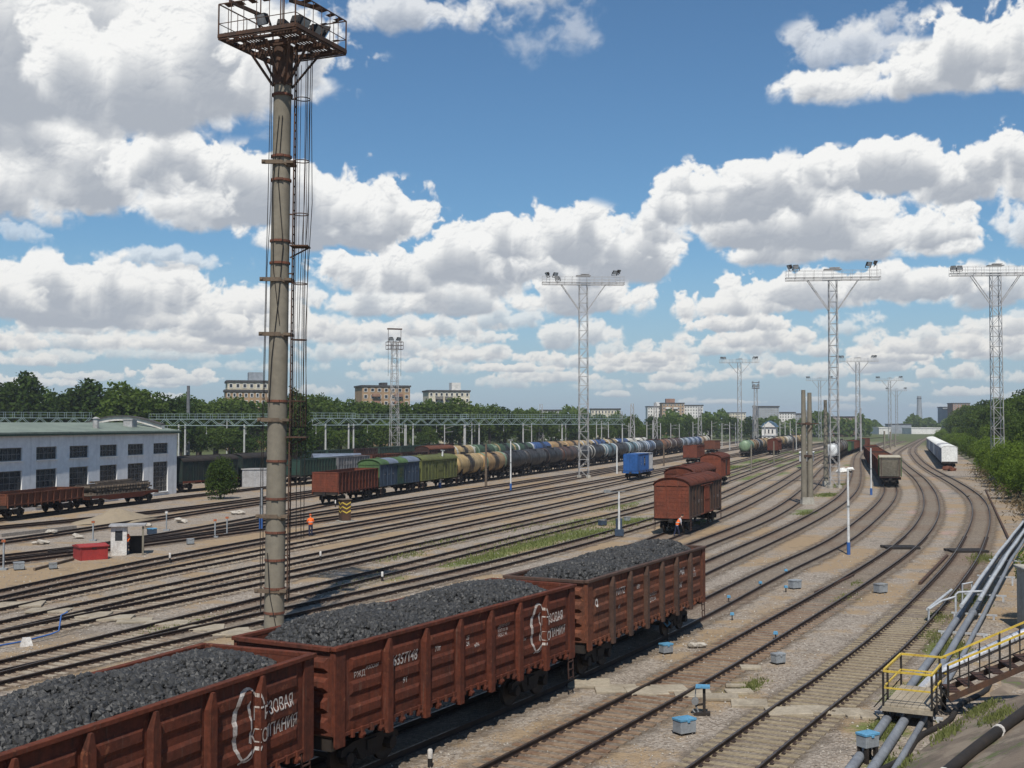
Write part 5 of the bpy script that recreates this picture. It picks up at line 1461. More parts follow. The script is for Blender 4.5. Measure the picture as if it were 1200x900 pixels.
# ---- rigid catenary gantries over the left side of the yard
def gantry(label,pa,pb,legs,zb=8.9,h=1.3,rail=True):
    """pa, pb: world ends of the beam; legs: fractions along it that carry a pair of posts"""
    a=Vector((*pa,0)); b=Vector((*pb,0)); L=(b-a).length; rz=math.atan2(b.y-a.y,b.x-a.x)
    t=thing('catenary_gantry',label,'gantry',a,rz,'catenary gantries')
    m=MB(); n=int(L/1.7)
    for y in (-.6,.6):
        for z in (zb,zb+h): m.bar((0,y,z),(L,y,z),.14)
        for i in range(n):
            x0=L*i/n;x1=L*(i+1)/n
            m.bar((x0,y,zb if i%2 else zb+h),(x1,y,zb+h if i%2 else zb),.09); 
    for i in range(0,n,1): x=L*i/n; m.bar((x,-.6,zb+h),(x,.6,zb+h),.06)
    if rail:
        for y in (-.6,.6):
            m.bar((0,y,zb+h+1.15),(L,y,zb+h+1.15),.06); m.bar((0,y,zb+h+.6),(L,y,zb+h+.6),.05)
            for i in range(n+1): x=L*i/n; m.bar((x,y,zb+h),(x,y,zb+h+1.15),.06)
    m.build('beam',MAT['gantry_steel'],t)
    for f in legs:
        p=MB()
        for dx in (-.0,): p.lathe([(.24,0),(.18,zb+.3)],(L*f,-.0,0),'z',10)
        p.build('post',MAT['post_grey'],t,smooth=.8)
    m=MB()
    for i in range(int(L/9)):
        x=4+9*i; m.bar((x,0,zb),(x,0,zb-1.6),.07); m.cyl((x,0,zb-1.6),(x,0,zb-1.9),.12,n=6)
    m.build('insulator',MAT['galvanised'],t)
    return t
def gp(u,d): a,_=px_dir(u,496); return (math.tan(a)*d,d)
gantry('left end catenary gantry, its lattice beam running behind the depot roof',gp(-60,232),gp(106,250),(.55,.98),zb=8.7,h=1.5)
gantry('catenary gantry between the large left trees and the concrete mast',gp(176,262),gp(330,258),(.22,.27,.72),zb=8.6,h=1.4)
gantry('catenary gantry from the dark poplar to the posts by the lamp cradle mast',gp(350,255),gp(415,262),(.48,.99,.9),zb=8.7,h=1.5)
gantry('long catenary gantry in front of the tan and white apartment blocks',gp(412,290),gp(548,302),(.45,.52,.97),zb=8.7,h=1.5)
gantry('long catenary gantry over the second tank train, ending near the blue container',gp(541,318),gp(731,345),(.02,.10,.36,.60,.99),zb=8.8,h=1.6)
rn=random.Random(21)
posts=[(266,8),(366,9),(476,0),(521,0),(553,0),(623,0),(626.5,0),(631.5,0),(663,0),(674,0),(699,0),(705,0),(713,0),(737,0),(743.5,0),(758,0),(765,0),(774,0),(786,0),(796,0),(812,0),(834,0),(846,0),(855,0),(862,0),(896,0),(914,0),(920,0),(926,0),(933,0)]
pm=None
for i,(u,_) in enumerate(posts):
    d=rn.uniform(300,330) if u<560 else rn.uniform(360,520); x,y=gp(u,d); H=rn.uniform(8.6,10.2)
    l='pale contact wire post before the wood, %s from the left'%('1st 2nd 3rd'.split()+['%dth'%k for k in range(4,40)])[i]
    if pm is None:
        pm=thing('contact_post',l,'contact post',group='pale contact wire posts before the wood')
        MB().lathe([(.19,0),(.13,9.2),(.01,9.2)],(0,0,0),'z',8).build('shaft',MAT['post_grey'],pm,smooth=.8)
        m=MB().bar((0,0,8.0),(2.4,0,8.7),.08); m.bar((0,0,7.0),(2.3,0,7.2),.07); m.build('bracket_arm',MAT['galvanised'],pm)
        o=pm
    else: o=copy_tree(pm); o['label']=l
    o.location=(x,y,0); o.rotation_euler=(0,0,rn.choice((0,math.pi))+rn.uniform(-.2,.2)); o.scale=(1,1,H/9.2)
lat=None
for i,(u,d,H) in enumerate(((634,430,16),(741,420,16),(768,470,17),(820,480,16),(884,520,17),(728,500,14),(944,520,15))):
    x,y=gp(u,d); l='far lattice contact mast among the posts, %s from the left'%('first','second','third','fourth','fifth','sixth','seventh')[i]
    if lat is None:
        lat=thing('lattice_mast',l,'lattice mast',group='far lattice contact masts'); m=MB(); lattice_column(m,1.7,.9,16,2.2,.16,.1); m.build('column',MAT['galvanised'],lat); o=lat
    else: o=copy_tree(lat); o['label']=l
    o.location=(x,y,0); o.scale=(1,1,H/16)

# ------------------------------------------------------------------ buildings
worn('depot_wall',(.78,.77,.75),(.69,.68,.67),(.30,.29,.28),rough=.85,scale=.25,streak=.3,patch=.4,fine=.08)
worn('roof_green',(.19,.225,.18),(.15,.18,.145),rough=.6,scale=.3)
worn('plaster_cream',(.58,.52,.40),(.48,.42,.31),(.28,.24,.19),rough=.9,scale=.15,streak=.3)
worn('brick_tan',(.36,.24,.14),(.29,.19,.11),(.18,.13,.09),rough=.9,scale=.15,streak=.3)
worn('panel_white',(.66,.64,.60),(.56,.54,.50),(.36,.34,.31),rough=.85,scale=.12,streak=.3)
worn('panel_grey',(.28,.30,.32),(.22,.24,.26),(.15,.15,.15),rough=.85,scale=.12,streak=.3)
worn('panel_brown',(.30,.17,.115),(.23,.13,.09),rough=.85,scale=.12)
worn('roof_dark',(.075,.07,.068),(.05,.048,.046),rough=.9)
worn('window_dark',(.022,.025,.030),(.035,.037,.04),rough=.25,streak=0,scale=.2,spec=.5)
worn('frame_brown',(.20,.185,.17),rough=.7)
worn('roof_blue',(.06,.12,.18),(.05,.10,.15),rough=.5)
worn('red_paint',(.33,.035,.03),(.25,.03,.028),(.10,.04,.03),rough=.6,scale=1.5)
def depot():
    a=Vector((-43.6,154.5,0)); b=Vector((-51.3,117.5,0)); u=(b-a).normalized(); 
    # extend to the left, out of the photograph
    L=62; rz=math.atan2(u.y,u.x); H=7.95; D=13
    t=thing('depot_building','long white two storey depot with tall barred windows and a green roof','depot',a,rz)
    # local: x from the right end (photo) towards the camera, y into the building is negative of outward
    out=-1 if (Matrix.Rotation(rz,3,'Z')@Vector((0,1,0))).x<0 else 1     # +y*out points to the yard
    sp=6.15; x0=4.2; W=3.75; bays=[x0+sp*i for i in range(int((L-3)/sp))]
    m=MB(); y=0
    def wallbox(xa,xb,za,zb,th=.5): m.box(((xa+xb)/2,-out*th/2,(za+zb)/2),(xb-xa,th,zb-za))
    # bands and piers leave real openings
    wallbox(0,L,0,.45); wallbox(0,L,4.25,5.25); wallbox(0,L,6.6,H)
    edges=[0]
    for c in bays: edges+= [c-W/2,c+W/2]
    edges.append(L)
    for i in range(0,len(edges),2): wallbox(edges[i],edges[i+1],.45,4.25); wallbox(edges[i],edges[i+1],5.25,6.6)
    m.box((.25,-out*D/2,H/2),(.5,D-1.0,H)); m.box((L-.25,-out*D/2,H/2),(.5,D-1.0,H)); m.box((L/2,-out*(D-.25),H/2),(L,.5,H))
    m.build('wall',MAT['depot_wall'],t)
    MB().box((L/2,-out*D/2,.05),(L-1,D-1,.06)).build('floor',MAT['roof_dark'],t)
    m=MB(); e=.45
    prof=[(out*e,H+.02),(out*e,H+.22),(-out*D/2,H+1.25),(-out*(D+.4),H+.22),(-out*(D+.4),H+.02)]
    r=MB().prismx(prof if out<0 else prof[::-1],-.3,L+.3); r.build('roof',MAT['roof_green'],t)
    m=MB().box((L/2,out*.40,H-.06),(L+.5,.16,.20)); m.build('gutter',MAT['dark_green_paint'],t)
    for c in bays:
        for z0,z1,nx,nz in ((.45,4.25,4,6),(5.25,6.6,5,2)):
            if z0<1: pass
            f=MB(); y=-out*.20; zz0=z0
            for x in (c-W/2+.05,c+W/2-.05): f.box((x,y,(z0+z1)/2),(.10,.10,z1-z0))
            for z in (z0+.05,z1-.05): f.box((c,y,z),(W-.2,.10,.10))
            for i in range(1,nx): f.box((c-W/2+W*i/nx,y,(z0+z1)/2),(.07,.06,z1-z0-.2))
            for i in range(1,nz): f.box((c,y+out*.004,z0+(z1-z0)*i/nz),(W-.2,.055,.07))
            w=f.build('window',MAT['frame_brown'],t)
            MB().box((c,y-out*.03,(z0+z1)/2),(W-.1,.02,z1-z0-.1)).build('pane',MAT['window_dark'],w)
            MB().box((c,out*.05,z0-.04),(W+.2,.26,.07)).build('sill',MAT['depot_wall'],w)
    # curved gable parapet of the cross roof at the end
    n=14; pts=[(-out*(D*.06+(D*.9)*i/n),H+.35+1.15*math.sin(math.pi*i/n)) for i in range(n+1)]
    g=MB(); top=[(y,z+.55) for y,z in pts]
    for xx,th in ((2.2,.35),):
        poly=pts+top[::-1]; g.prismx(poly if out>0 else poly[::-1],xx-th,xx+th)
    g.build('gable',MAT['white_paint'],t)
    g=MB(); 
    g.prismx([(y,z+.55) for y,z in pts]+[(y,z+.67) for y,z in pts[::-1]],1.6,2.8); g.build('gable_cap',MAT['roof_dark'],t)
    v=MB().cyl((16,-out*2.0,H+.5),(16,-out*2.0,H+1.7),.35,n=10); v.cyl((16,-out*2,H+1.7),(16,-out*2,H+1.9),.5,.1,n=10); v.build('vent',MAT['galvanised'],t)
    v=MB().box((6.5,-out*3.0,H+1.1),(1.2,1.2,.9)); v.box((6.5,-out*3.0,H+1.65),(1.4,1.4,.14)); v.build('roof_hatch',MAT['galvanised'],t)
    return t
depot()
def block(name,label,cat,u0,u1,vt,d,wall,storeys,bays,depth=14,side=None,roof='roof_dark',heading=0.0,extra=None,group=None,base=0,wz=1.5,frame=True,split=None):
    """apartment block: corner columns u0..u1 at distance d, roof edge at row vt"""
    x0,_=gp(u0,d); x1,_=gp(u1,d); W=x1-x0; H=CAM_H+(496-vt)/F_PX*d-base
    t=thing(name,label,cat,((x0+x1)/2,d,base),heading,group)
    m=MB().box((0,depth/2,H/2),(W,depth,H)); m.build('wall',MAT[wall],t)
    MB().box((0,depth/2,H+.35),(W+.8,depth+.8,.7)).build('roof',MAT[roof],t)
    sh=H/storeys; bw=W/bays; first=None; cnt=0
    zmin=0
    for s in range(storeys):
        z=sh*s+sh*.52
        if z+base<7: continue                # hidden behind the wood
        for b in range(bays):
            if cnt>=96: break
            x=-W/2+bw*(b+.5); cnt+=1
            if first is None:
                fm=MB(); ww,hh=bw*.46,sh*.52
                for q in (-1,1): fm.box((q*ww/2,0,0),(.16,.14,hh+.16)); fm.box((0,0,q*hh/2),(ww-.16,.14,.16))
                first=fm.build('window',MAT['panel_white'],t); pn=MB().box((0,.03,0),(ww-.1,.04,hh-.1)).build('pane',MAT['window_dark'],first); o=first
            else:
                o=first.copy(); col.objects.link(o); o.parent=t
                p=first.children[0].copy(); col.objects.link(p); p.parent=o
            o.location=(x,-.06,z)
    if side:   # windows on the side that faces the yard
        n=max(2,int(depth/5)); m=MB()
        for s in range(storeys):
            z=sh*s+sh*.52
            if z+base<7: continue
            for k in range(n): m.box((side*(W/2+.03),depth*(k+.5)/n,z),(.06,1.7,sh*.5))
        tag(m.build('side_windows',MAT['window_dark'],t),kind='stuff')
    if extra: extra(t,W,H,depth)
    return t
def balconies(cols,mat='panel_brown',z0=.35):
    def f(t,W,H,D):
        for cx in cols:
            for z in np.arange(H*z0,H-2,2.9):
                b=MB().box((cx*W,-.75,z),(3.2,1.4,.15)); b.box((cx*W,-1.42,z+.55),(3.2,.08,1.1)); b.box((cx*W-1.56,-.75,z+.55),(.08,1.3,1.1)); b.box((cx*W+1.56,-.75,z+.55),(.08,1.3,1.1)); b.build('balcony',MAT[mat],t)
    return f
def topbox(mat,w=.2,x=.2,h=2.6):
    def f(t,W,H,D):
        MB().box((x*W,D*.4,H+.7+h/2),(w*W,D*.4,h)).build('roof_cabin',MAT[mat],t)
    return f
def both(*fs): return lambda *a: [f(*a) for f in fs]
def tan_block():
    # seen on the corner: lit left face and shaded right face
    block('apartment_block','tan brick apartment block with brown balconies, behind the lamp cradle mast','apartment block',422,453,455,470,'brick_tan',9,4,22,heading=R(-32),side=None,extra=both(balconies((.0,)),))
    return
x0,_=gp(422,480)
block('apartment_block','tan brick apartment block with brown balconies, behind the lamp cradle mast','apartment block',424,481,453.5,480,'brick_tan',9,7,16,heading=R(18),extra=both(balconies((-.22,.25)),topbox('roof_dark',.12,0,1.2)))
block('apartment_block','white apartment block with a white box on its roof, right of the tan one','apartment block',502,551,459,520,'plaster_cream',9,8,15,heading=R(14),extra=both(balconies((-.25,-.02),'frame_brown'),topbox('panel_white',.22,.2,3.4)))
block('apartment_block','cream and grey apartment block just left of the concrete mast','apartment block',267,322,448,420,'plaster_cream',9,7,16,heading=R(16),extra=topbox('panel_grey',.3,.1,3.0),roof='roof_dark')
block('apartment_block','tan apartment annex below the cream and grey block','apartment block',265,318,459,400,'brick_tan',8,8,12,heading=R(16))
block('apartment_block','far low white block behind the trees left of the nearest lattice mast','apartment block',633,663,481.5,640,'panel_white',6,8,12)
block('apartment_block','far low tan block behind the trees right of the nearest lattice mast','apartment block',693,727,480,700,'plaster_cream',6,9,12)
block('apartment_block','far white tower block left of the brown brick tower','apartment block',759,777,477,900,'panel_white',9,6,14,extra=topbox('panel_white',.3,.2,3))
block('apartment_block','far brown brick tower block between two white ones','apartment block',776,802,473,880,'brick_tan',10,6,14,extra=both(balconies((-.25,.1),'panel_white'),topbox('panel_brown',.4,-.1,3)))
block('apartment_block','far white tower block right of the brown brick tower','apartment block',802,824,475.5,890,'panel_white',10,7,14)
block('apartment_block','low white annex right of the far white tower block','apartment block',823,834,488.5,860,'panel_white',4,4,12)
block('apartment_block','far pale block on the skyline left of the grey tower blocks','apartment block',855,874,484,1100,'plaster_cream',8,6,16)
block('tower_block','grey tower block behind the small white cabin','tower block',889,913,477,760,'panel_grey',14,7,18)
block('apartment_block','pale grey apartment block right of the grey tower block','apartment block',913,932,484,780,'panel_white',9,6,14)
block('apartment_block','darker grey apartment block left of the twin poles','apartment block',932,958,485.5,800,'panel_grey',9,8,14)
block('apartment_block','long reddish low block behind the lattice mast legs','apartment block',975,1008,489,820,'panel_brown',5,10,14)
block('shed','low white shed at the far end of the right hand tracks','shed',1068,1102,502,1000,'panel_white',2,10,24,roof='panel_white')
block('shed','low white shed left of the far grey office','shed',1030,1044,501.5,980,'panel_white',2,4,24,roof='panel_white')
block('office_block','low grey office with a dark window strip on the far skyline','office',1044,1068,497.5,1040,'panel_grey',3,10,16)
block('tower_block','grey tower block rising behind the bushes at the far right','tower block',1105,1111,477.5,1150,'panel_grey',16,4,14)
block('tower_block','second grey tower block left of the reddish one','tower block',1111,1117,480,1120,'panel_grey',16,4,14)
block('tower_block','reddish tower block partly behind the right hand wood','tower block',1117,1137,473,1100,'panel_brown',16,6,14)
def chimney_far():
    x,y=gp(1077.5,1500)
    t=thing('factory_chimney','slender dark factory chimney on the far skyline','chimney',(x,y,0)); MB().lathe([(4.2,0),(2.6,42),(2.6,43.5)],(0,0,0),'z',12).build('stack',MAT['panel_grey'],t,smooth=.8); MB().lathe([(3,40),(3,41)],(0,0,0),'z',12).build('ring',MAT['roof_dark'],t)
chimney_far()
def cabin():
    g=ground_at(901,520.5); t=thing('signal_cabin','small white signal cabin with a blue hipped roof beyond the tank train','signal cabin',(g.x,g.y,0),R(-20))
    MB().box((0,3,3.7),(6.0,6,7.4)).build('wall',MAT['panel_white'],t)
    m=MB().prism([(-3.6,7.4),(3.6,7.4),(2.2,9.2),(0,10.2),(-2.2,9.2)],-.6,6.8); m.build('roof',MAT['roof_blue'],t)
    MB().prism([(-2.9,7.45),(2.9,7.45),(0,9.8)],-.66,-.61).build('gable',MAT['panel_white'],t)
    for x in (-1.6,0,1.6):
        f=MB().box((x,-.05,5.6),(.9,.12,2.0)).build('window',MAT['panel_white'],t); MB().box((x,-.12,5.6),(.6,.05,1.7)).build('pane',MAT['window_dark'],f)
    MB().box((0,-.08,3.6),(6.1,.2,.35)).build('cornice',MAT['panel_grey'],t)
cabin()
def hut():
    g=ground_at(397,556); t=thing('track_hut','small white hut with a blue grey roof behind the dark red open wagon','hut',(g.x,g.y,0),R(20))
    MB().box((0,2,1.35),(8,4,2.7)).build('wall',MAT['panel_white'],t)
    m=MB().prismx([(-.4,2.7),(4.4,2.7),(2,3.7)],-4.4,4.4); m.build('roof',MAT['grey_blue_roof'],t)
    d=MB().box((-2.2,-.03,1.1),(1.3,.08,2.2)).build('door',MAT['window_dark'],t)
    f=MB().box((1.6,-.03,1.6),(1.4,.08,1.0)).build('window',MAT['panel_white'],t); MB().box((1.6,-.08,1.6),(1.2,.04,.8)).build('pane',MAT['window_dark'],f)
hut()
def garage():
    g=ground_at(299,571); t=thing('metal_shed','pale grey metal shed left of the concrete mast','shed',(g.x,g.y,0),R(15))
    MB().box((0,1.5,1.25),(3.6,3,2.5)).build('wall',MAT['reefer_grey'],t)
    MB().box((0,1.5,2.56),(3.9,3.3,.12)).build('roof',MAT['galvanised'],t)
    m=MB()
    for x in (-.9,.9): m.box((x,-.03,1.2),(1.7,.06,2.3)); m.box((x,-.07,1.2),(.06,.04,2.2))
    m.build('door',MAT['galvanised'],t)
garage()

# ------------------------------------------------------------------ vegetation
def leaf_mat(name,c1,c2,tr=.30):
    m,t,bs=new_mat(name); N=t.N
    g=t.n('ShaderNodeNewGeometry'); oi=t.n('ShaderNodeObjectInfo')
    v=t.m('ADD',t.m('MULTIPLY',g.outputs['Random Per Island'],.75),t.m('MULTIPLY',oi.outputs['Random'],.5))
    k=t.mix(t.mr(v,.1,1.1,0,1,'LINEAR'),c1,c2)
    d=t.n('ShaderNodeBsdfDiffuse'); t.put(d.inputs[0],k)
    tl=t.n('ShaderNodeBsdfTranslucent'); t.put(tl.inputs[0],t.mix(1.0,k,(1.25,1.35,.55),'MULTIPLY'))
    mx=t.n('ShaderNodeMixShader'); mx.inputs[0].default_value=tr; t.L.new(d.outputs[0],mx.inputs[1]); t.L.new(tl.outputs[0],mx.inputs[2])
    out=[n for n in N if n.type=='OUTPUT_MATERIAL'][0]; t.L.new(mx.outputs[0],out.inputs[0]); N.remove(bs)
    return m
leaf_mat('leaf_dark',(.026,.048,.012),(.066,.098,.025),.34); leaf_mat('leaf_mid',(.044,.074,.017),(.108,.150,.036),.38); leaf_mat('leaf_bright',(.082,.128,.020),(.175,.235,.045),.42)
leaf_mat('grass_blade',(.10,.12,.035),(.20,.21,.085),.3); leaf_mat('leaf_dry',(.12,.085,.05),(.20,.15,.09),.15)
worn('bark',(.085,.065,.048),(.05,.04,.03),rough=.95,scale=2,streak=.4)
def crown(rn,rx,ry,rz,cz,n,leaf,lobes=13,gap=.0):
    m=MB(); L=[]
    for i in range(lobes):
        a=rn.uniform(0,6.28); e=rn.uniform(-.55,1.0); k=math.sqrt(max(0,1-e*e*.8))*rn.uniform(.35,.78)
        r=rn.uniform(.30,.50)
        L.append((Vector((rx*k*math.cos(a),ry*k*math.sin(a),cz+rz*e*.66)),r))
    L.append((Vector((0,0,cz)),.55)); L.append((Vector((0,0,cz+rz*.62)),.36))
    V=[];Fs=[]
    for i in range(n):
        c,r=rn.choice(L)
        d=Vector((rn.gauss(0,1),rn.gauss(0,1),rn.gauss(.25,1))).normalized()
        q=r*rn.uniform(.72,1.06)*(1+.18*math.sin(d.x*7+c.x*3)*math.sin(d.y*6+c.z))
        p=c+Vector((d.x*rx*q,d.y*ry*q,d.z*rz*q*1.0))
        nrm=(d*.7+Vector((rn.gauss(0,1),rn.gauss(0,1),rn.gauss(0,1)))*.6).normalized()
        a=nrm.orthogonal().normalized(); a=Matrix.Rotation(rn.uniform(0,6.28),3,nrm)@a; b=nrm.cross(a)
        s=leaf*rn.uniform(.6,1.25); o=len(V)
        V+=[p-a*s*.5,p+b*s*.28+nrm*s*.05,p+a*s*.5,p-b*s*.28+nrm*s*.05]; Fs.append((o,o+1,o+2,o+3))
    return m.add(V,Fs)
def trunk(rn,h,r,limbs=5,rx=2):
    m=MB(); m.tube([(0,0,-.2),(rn.uniform(-.1,.1),rn.uniform(-.1,.1),h*.35),(rn.uniform(-.2,.2),rn.uniform(-.2,.2),h*.7)],r,8)
    m.cyl((0,0,-.2),(0,0,h*.45),r*1.25,r*.8,8,False)
    for i in range(limbs):
        a=rn.uniform(0,6.28); z=h*rn.uniform(.3,.6); e=Vector((math.cos(a)*rx*.6,math.sin(a)*rx*.6,z+h*.25)); m.cyl((0,0,z),e,r*.5,r*.16,6,False)
    return m
PROTO={}
def tree_proto(key):
    """unit variants (height about 10 m) that are copied and scaled"""
    if key in PROTO: return PROTO[key]
    kind,i=key; rn=random.Random(hash(kind)%1000 if False else sum(map(ord,kind))*13+i)
    t=thing('tree','proto','tree')
    spec={'broad':(4.0,3.9,4.3,5.9,2600,.62,'leaf_mid'),'dark':(3.9,3.7,4.6,5.6,2600,.60,'leaf_dark'),'tall':(2.7,2.7,4.8,5.4,2200,.58,'leaf_mid'),
          'poplar':(2.0,2.0,5.0,5.2,4200,.42,'leaf_dark'),'near':(4.6,4.6,4.6,5.3,7500,.42,'leaf_dark'),'bush':(4.6,4.6,4.9,4.6,6500,.42,'leaf_bright'),'wood':(4.0,4.0,4.8,5.6,5200,.46,'leaf_mid')}[kind]
    rx,ry,rz,cz,n,lf,mt=spec
    crown(rn,rx,ry,rz,cz,n,lf,lobes=15).build('crown',MAT[mt],t)
    trunk(rn,9 if kind!='bush' else 5,.26,5,rx).build('trunk',MAT['bark'],t)
    t.location=(0,-500,-100); PROTO[key]=t
    PROTO[key]=[t,False]
    return PROTO[key]
def tree(key,name,label,cat,loc,h,w=None,group=None,rn=random):
    P=tree_proto(key)
    if not P[1]: o=P[0]; P[1]=True; o.name=name
    else: o=copy_tree(P[0]); o.name=name
    o['label']=label; o['category']=cat
    if group: o['group']=group
    s=h/10.3; w=w or 1.0
    o.location=loc; o.rotation_euler=(0,0,rn.uniform(0,6.28)); o.scale=(s*w,s*w,s)
    return o
rn=random.Random(31)
ORD=['1st','2nd','3rd']+['%dth'%k for k in range(4,90)]
def top_h(v,d): return CAM_H+(496-v)/F_PX*d
# the tree line beyond the left side of the yard: tops as they stand in the photograph
line=[(-22,452,285,'dark'),(8,446,300,'dark'),(34,438,290,'dark'),(62,461,310,'dark'),(86,462,330,'broad'),(108,446,300,'dark'),(128,462,318,'broad'),(148,452,262,'broad'),(168,456,268,'broad'),(192,461,272,'dark'),(212,463,300,'dark'),(232,466,320,'tall'),(252,467,330,'broad'),(272,468,340,'broad'),(292,470,335,'broad'),(314,468,345,'dark'),(366,466,320,'broad'),(377,461,330,'tall'),(398,469,345,'broad'),(416,470,352,'broad'),(436,471,360,'broad'),(456,473,352,'dark'),(474,470,345,'tall'),(492,472,360,'broad'),(512,471,366,'broad'),(528,474,368,'broad'),(539,465,372,'tall'),(556,475,382,'broad'),(574,476,395,'broad'),(592,478,402,'dark'),(610,479,420,'broad'),(628,481,430,'broad'),(646,482,440,'broad'),(664,483,455,'dark'),(682,484,465,'broad'),(702,485,480,'broad'),(722,486,490,'broad'),(742,487,505,'broad'),(764,488,520,'dark'),(786,488,540,'broad'),(808,489,560,'broad'),(832,489,575,'broad'),(856,487,590,'dark'),(880,487,600,'dark')]
for i,(u,v,d,k) in enumerate(line):
    x,y=gp(u,d); h=top_h(v,d)
    lab={'dark':'dark leafy tree','broad':'broad green tree','tall':'tall narrow tree'}[k]+', %s from the left in the tree line beyond the yard'%ORD[i]
    tree((k,i%3),'tree',lab,'tree',(x,y,0),h,rn.uniform(.95,1.3),'trees of the line beyond the yard',rn)
# lower trees and bushes in front of them
for i in range(40):
    u=-20+i*21+rn.uniform(-8,8)
    if 325<u<352: continue
    d=(255 if u<100 else 285 if u<420 else 305+ (u-420)*.55)+rn.uniform(-6,14); 
    if u<210: d=rn.uniform(262,285)
    x,y=gp(u,d); h=rn.uniform(6.5,9.5)
    tree(('broad' if i%3 else 'dark',i%3),'bush','low leafy tree at the foot of the wood, %s from the left'%ORD[i],'tree',(x,y,0),h,rn.uniform(1.1,1.5),'low trees at the foot of the wood',rn)
x,y=gp(345,212); tree(('poplar',0),'poplar_tree','dark slender poplar standing just right of the concrete lighting mast','tree',(x,y,0),15.4,1.05,rn=rn)
x,y=gp(336,215); tree(('poplar',1),'poplar_tree','second dark poplar, half hidden by the concrete lighting mast','tree',(x,y,0),13.2,1.0,rn=rn)
x,y=gp(259,143); tree(('near',0),'round_tree','small round green tree standing in front of the dark wagons by the depot','tree',(x,y,-1.3),6.3,.85,rn=rn)
# the wood that closes the view behind them
def far_wood():
    rn=random.Random(77); m=MB(); V=[];Fs=[]
    for i in range(46000):
        u=rn.uniform(-90,1160); 
        d=rn.uniform(370,430)+max(0,u-350)*.62 if u<1020 else rn.uniform(1080,1180)
        if rn.random()<.5: d+=rn.uniform(0,70)
        x,y=gp(u,d)
        vt=np.interp(u,[-90,40,120,330,460,600,740,860,1000,1040,1070,1135],[458,456,466,472,474,480,487,488,489,494,492,494])+5*math.sin(u*.11)+4*math.sin(u*.043+1)+2.5*math.sin(u*.31)
        H=max(3,top_h(vt,d)); z=H*math.sqrt(rn.random())*rn.uniform(.86,1.0)
        s=rn.uniform(.9,1.9)*d/430; n=Vector((rn.gauss(0,1),rn.gauss(-.5,1),rn.gauss(.5,1))).normalized(); a=n.orthogonal().normalized(); a=Matrix.Rotation(rn.uniform(0,6.28),3,n)@a; b=n.cross(a)
        p=Vector((x+math.sin(z*1.3+u)*.8,y,z)); o=len(V); V+=[p-a*s*.5,p+b*s*.35,p+a*s*.5,p-b*s*.35]; Fs.append((o,o+1,o+2,o+3))
    o=MB().add(V,Fs).build('distant_wood',MAT['leaf_mid']); tag(o,'green wood closing the horizon behind the yard','wood',kind='stuff')
far_wood()
# ---- hillside at the right with its bushes
TOE=[(22.5,46),(29,66),(43.5,98),(55.5,134),(68.5,171),(96,248),(109,287),(214,602),(387,1050)]
def toe_x(y): return float(np.interp(y,[p[1] for p in TOE],[p[0] for p in TOE]))
def hill_z(off): return 6.5*min(1,max(0,(off-1)/26))**1.1+.9*min(1,max(0,off/3))*0
def build_hill():
    m=MB(); rows=[]; ys=np.r_[np.arange(50,130,4),np.arange(130,450,10),np.arange(450,1050,50)]; offs=[-.5,1,4,8,14,20,27,50,150]
    P=[]
    for y in ys:
        k=min(1,max(0,(y-52)/25))
        for o in offs: P.append((toe_x(y)+o,y,-.05+hill_z(o)*k*rn.uniform(.93,1.07)))
    n=len(offs); m.add(P,[(i*n+j,i*n+j+1,(i+1)*n+j+1,(i+1)*n+j) for i in range(len(ys)-1) for j in range(n-1)])
    mt,t,bs=new_mat('hill_ground'); g=t.n('ShaderNodeNewGeometry'); q=t.noise(g.outputs['Position'],.5,5,.65)
    t.put(bs.inputs['Base Color'],t.mix(t.mr(q,.35,.65),(.05,.07,.022),(.17,.135,.085))); bs.inputs['Roughness'].default_value=.95
    o=m.build('hillside',mt,smooth=4); tag(o,kind='structure')
build_hill()
cnt=0
def hill_tree(key,name,y,off,h,w,lab,grp):
    global cnt
    tree(key,name,lab+', %s from the pipes'%ORD[cnt%88],'bush' if name=='bush' else 'tree',(toe_x(y)+off,y,hill_z(off)*min(1,max(0,(y-52)/25))-.1),h,w,grp,rn); cnt+=1
ys=[97,103,109,115,121,128,135,142,150,158,167,176,186,197,208,220,233,247,262,280,300,322,346,374,405,440,480,530,590,660,750,860]
for i,y in enumerate(ys):
    hill_tree(('bush',i%3),'bush',y,rn.uniform(2.3,3.6) if y<260 else rn.uniform(2,5),rn.uniform(4.0,5.2) if y<150 else rn.uniform(5.0,6.8),rn.uniform(1.0,1.3),'bright green bush at the foot of the right slope','bright bushes along the right hand slope')
cnt=0
for i,y in enumerate([108,118,129,141,154,168,184,202,222,245,270,298,330,366,408,456,512,580,660,760]):
    hill_tree(('bush' if i%2 else 'wood',(i+1)%3),'bush',y+3,rn.uniform(7.0,9.5),rn.uniform(6,7.8),rn.uniform(1.0,1.25),'leafy bush in the second row up the right slope','second row of bushes on the right hand slope')
cnt=0
for i,y in enumerate([150,168,188,208,228,248,268,290,312,336,362,390,420,452,488,530,580,640,720,820,940]):
    hill_tree(('dark' if i%3==0 else 'wood',i%3),'tree',y,rn.uniform(9,13),rn.uniform(9.5,11.5) if y<230 else rn.uniform(11.5,14.5),rn.uniform(1.0,1.25),'dark tree on top of the right slope','trees on top of the right hand slope')
cnt=0
for i,y in enumerate([260,300,345,395,450,510,580,660]):
    hill_tree(('dark',i%3),'tree',y,rn.uniform(17,22),rn.uniform(12.5,15),rn.uniform(1.05,1.3),'dark tree far back on the right slope','trees on top of the right hand slope')
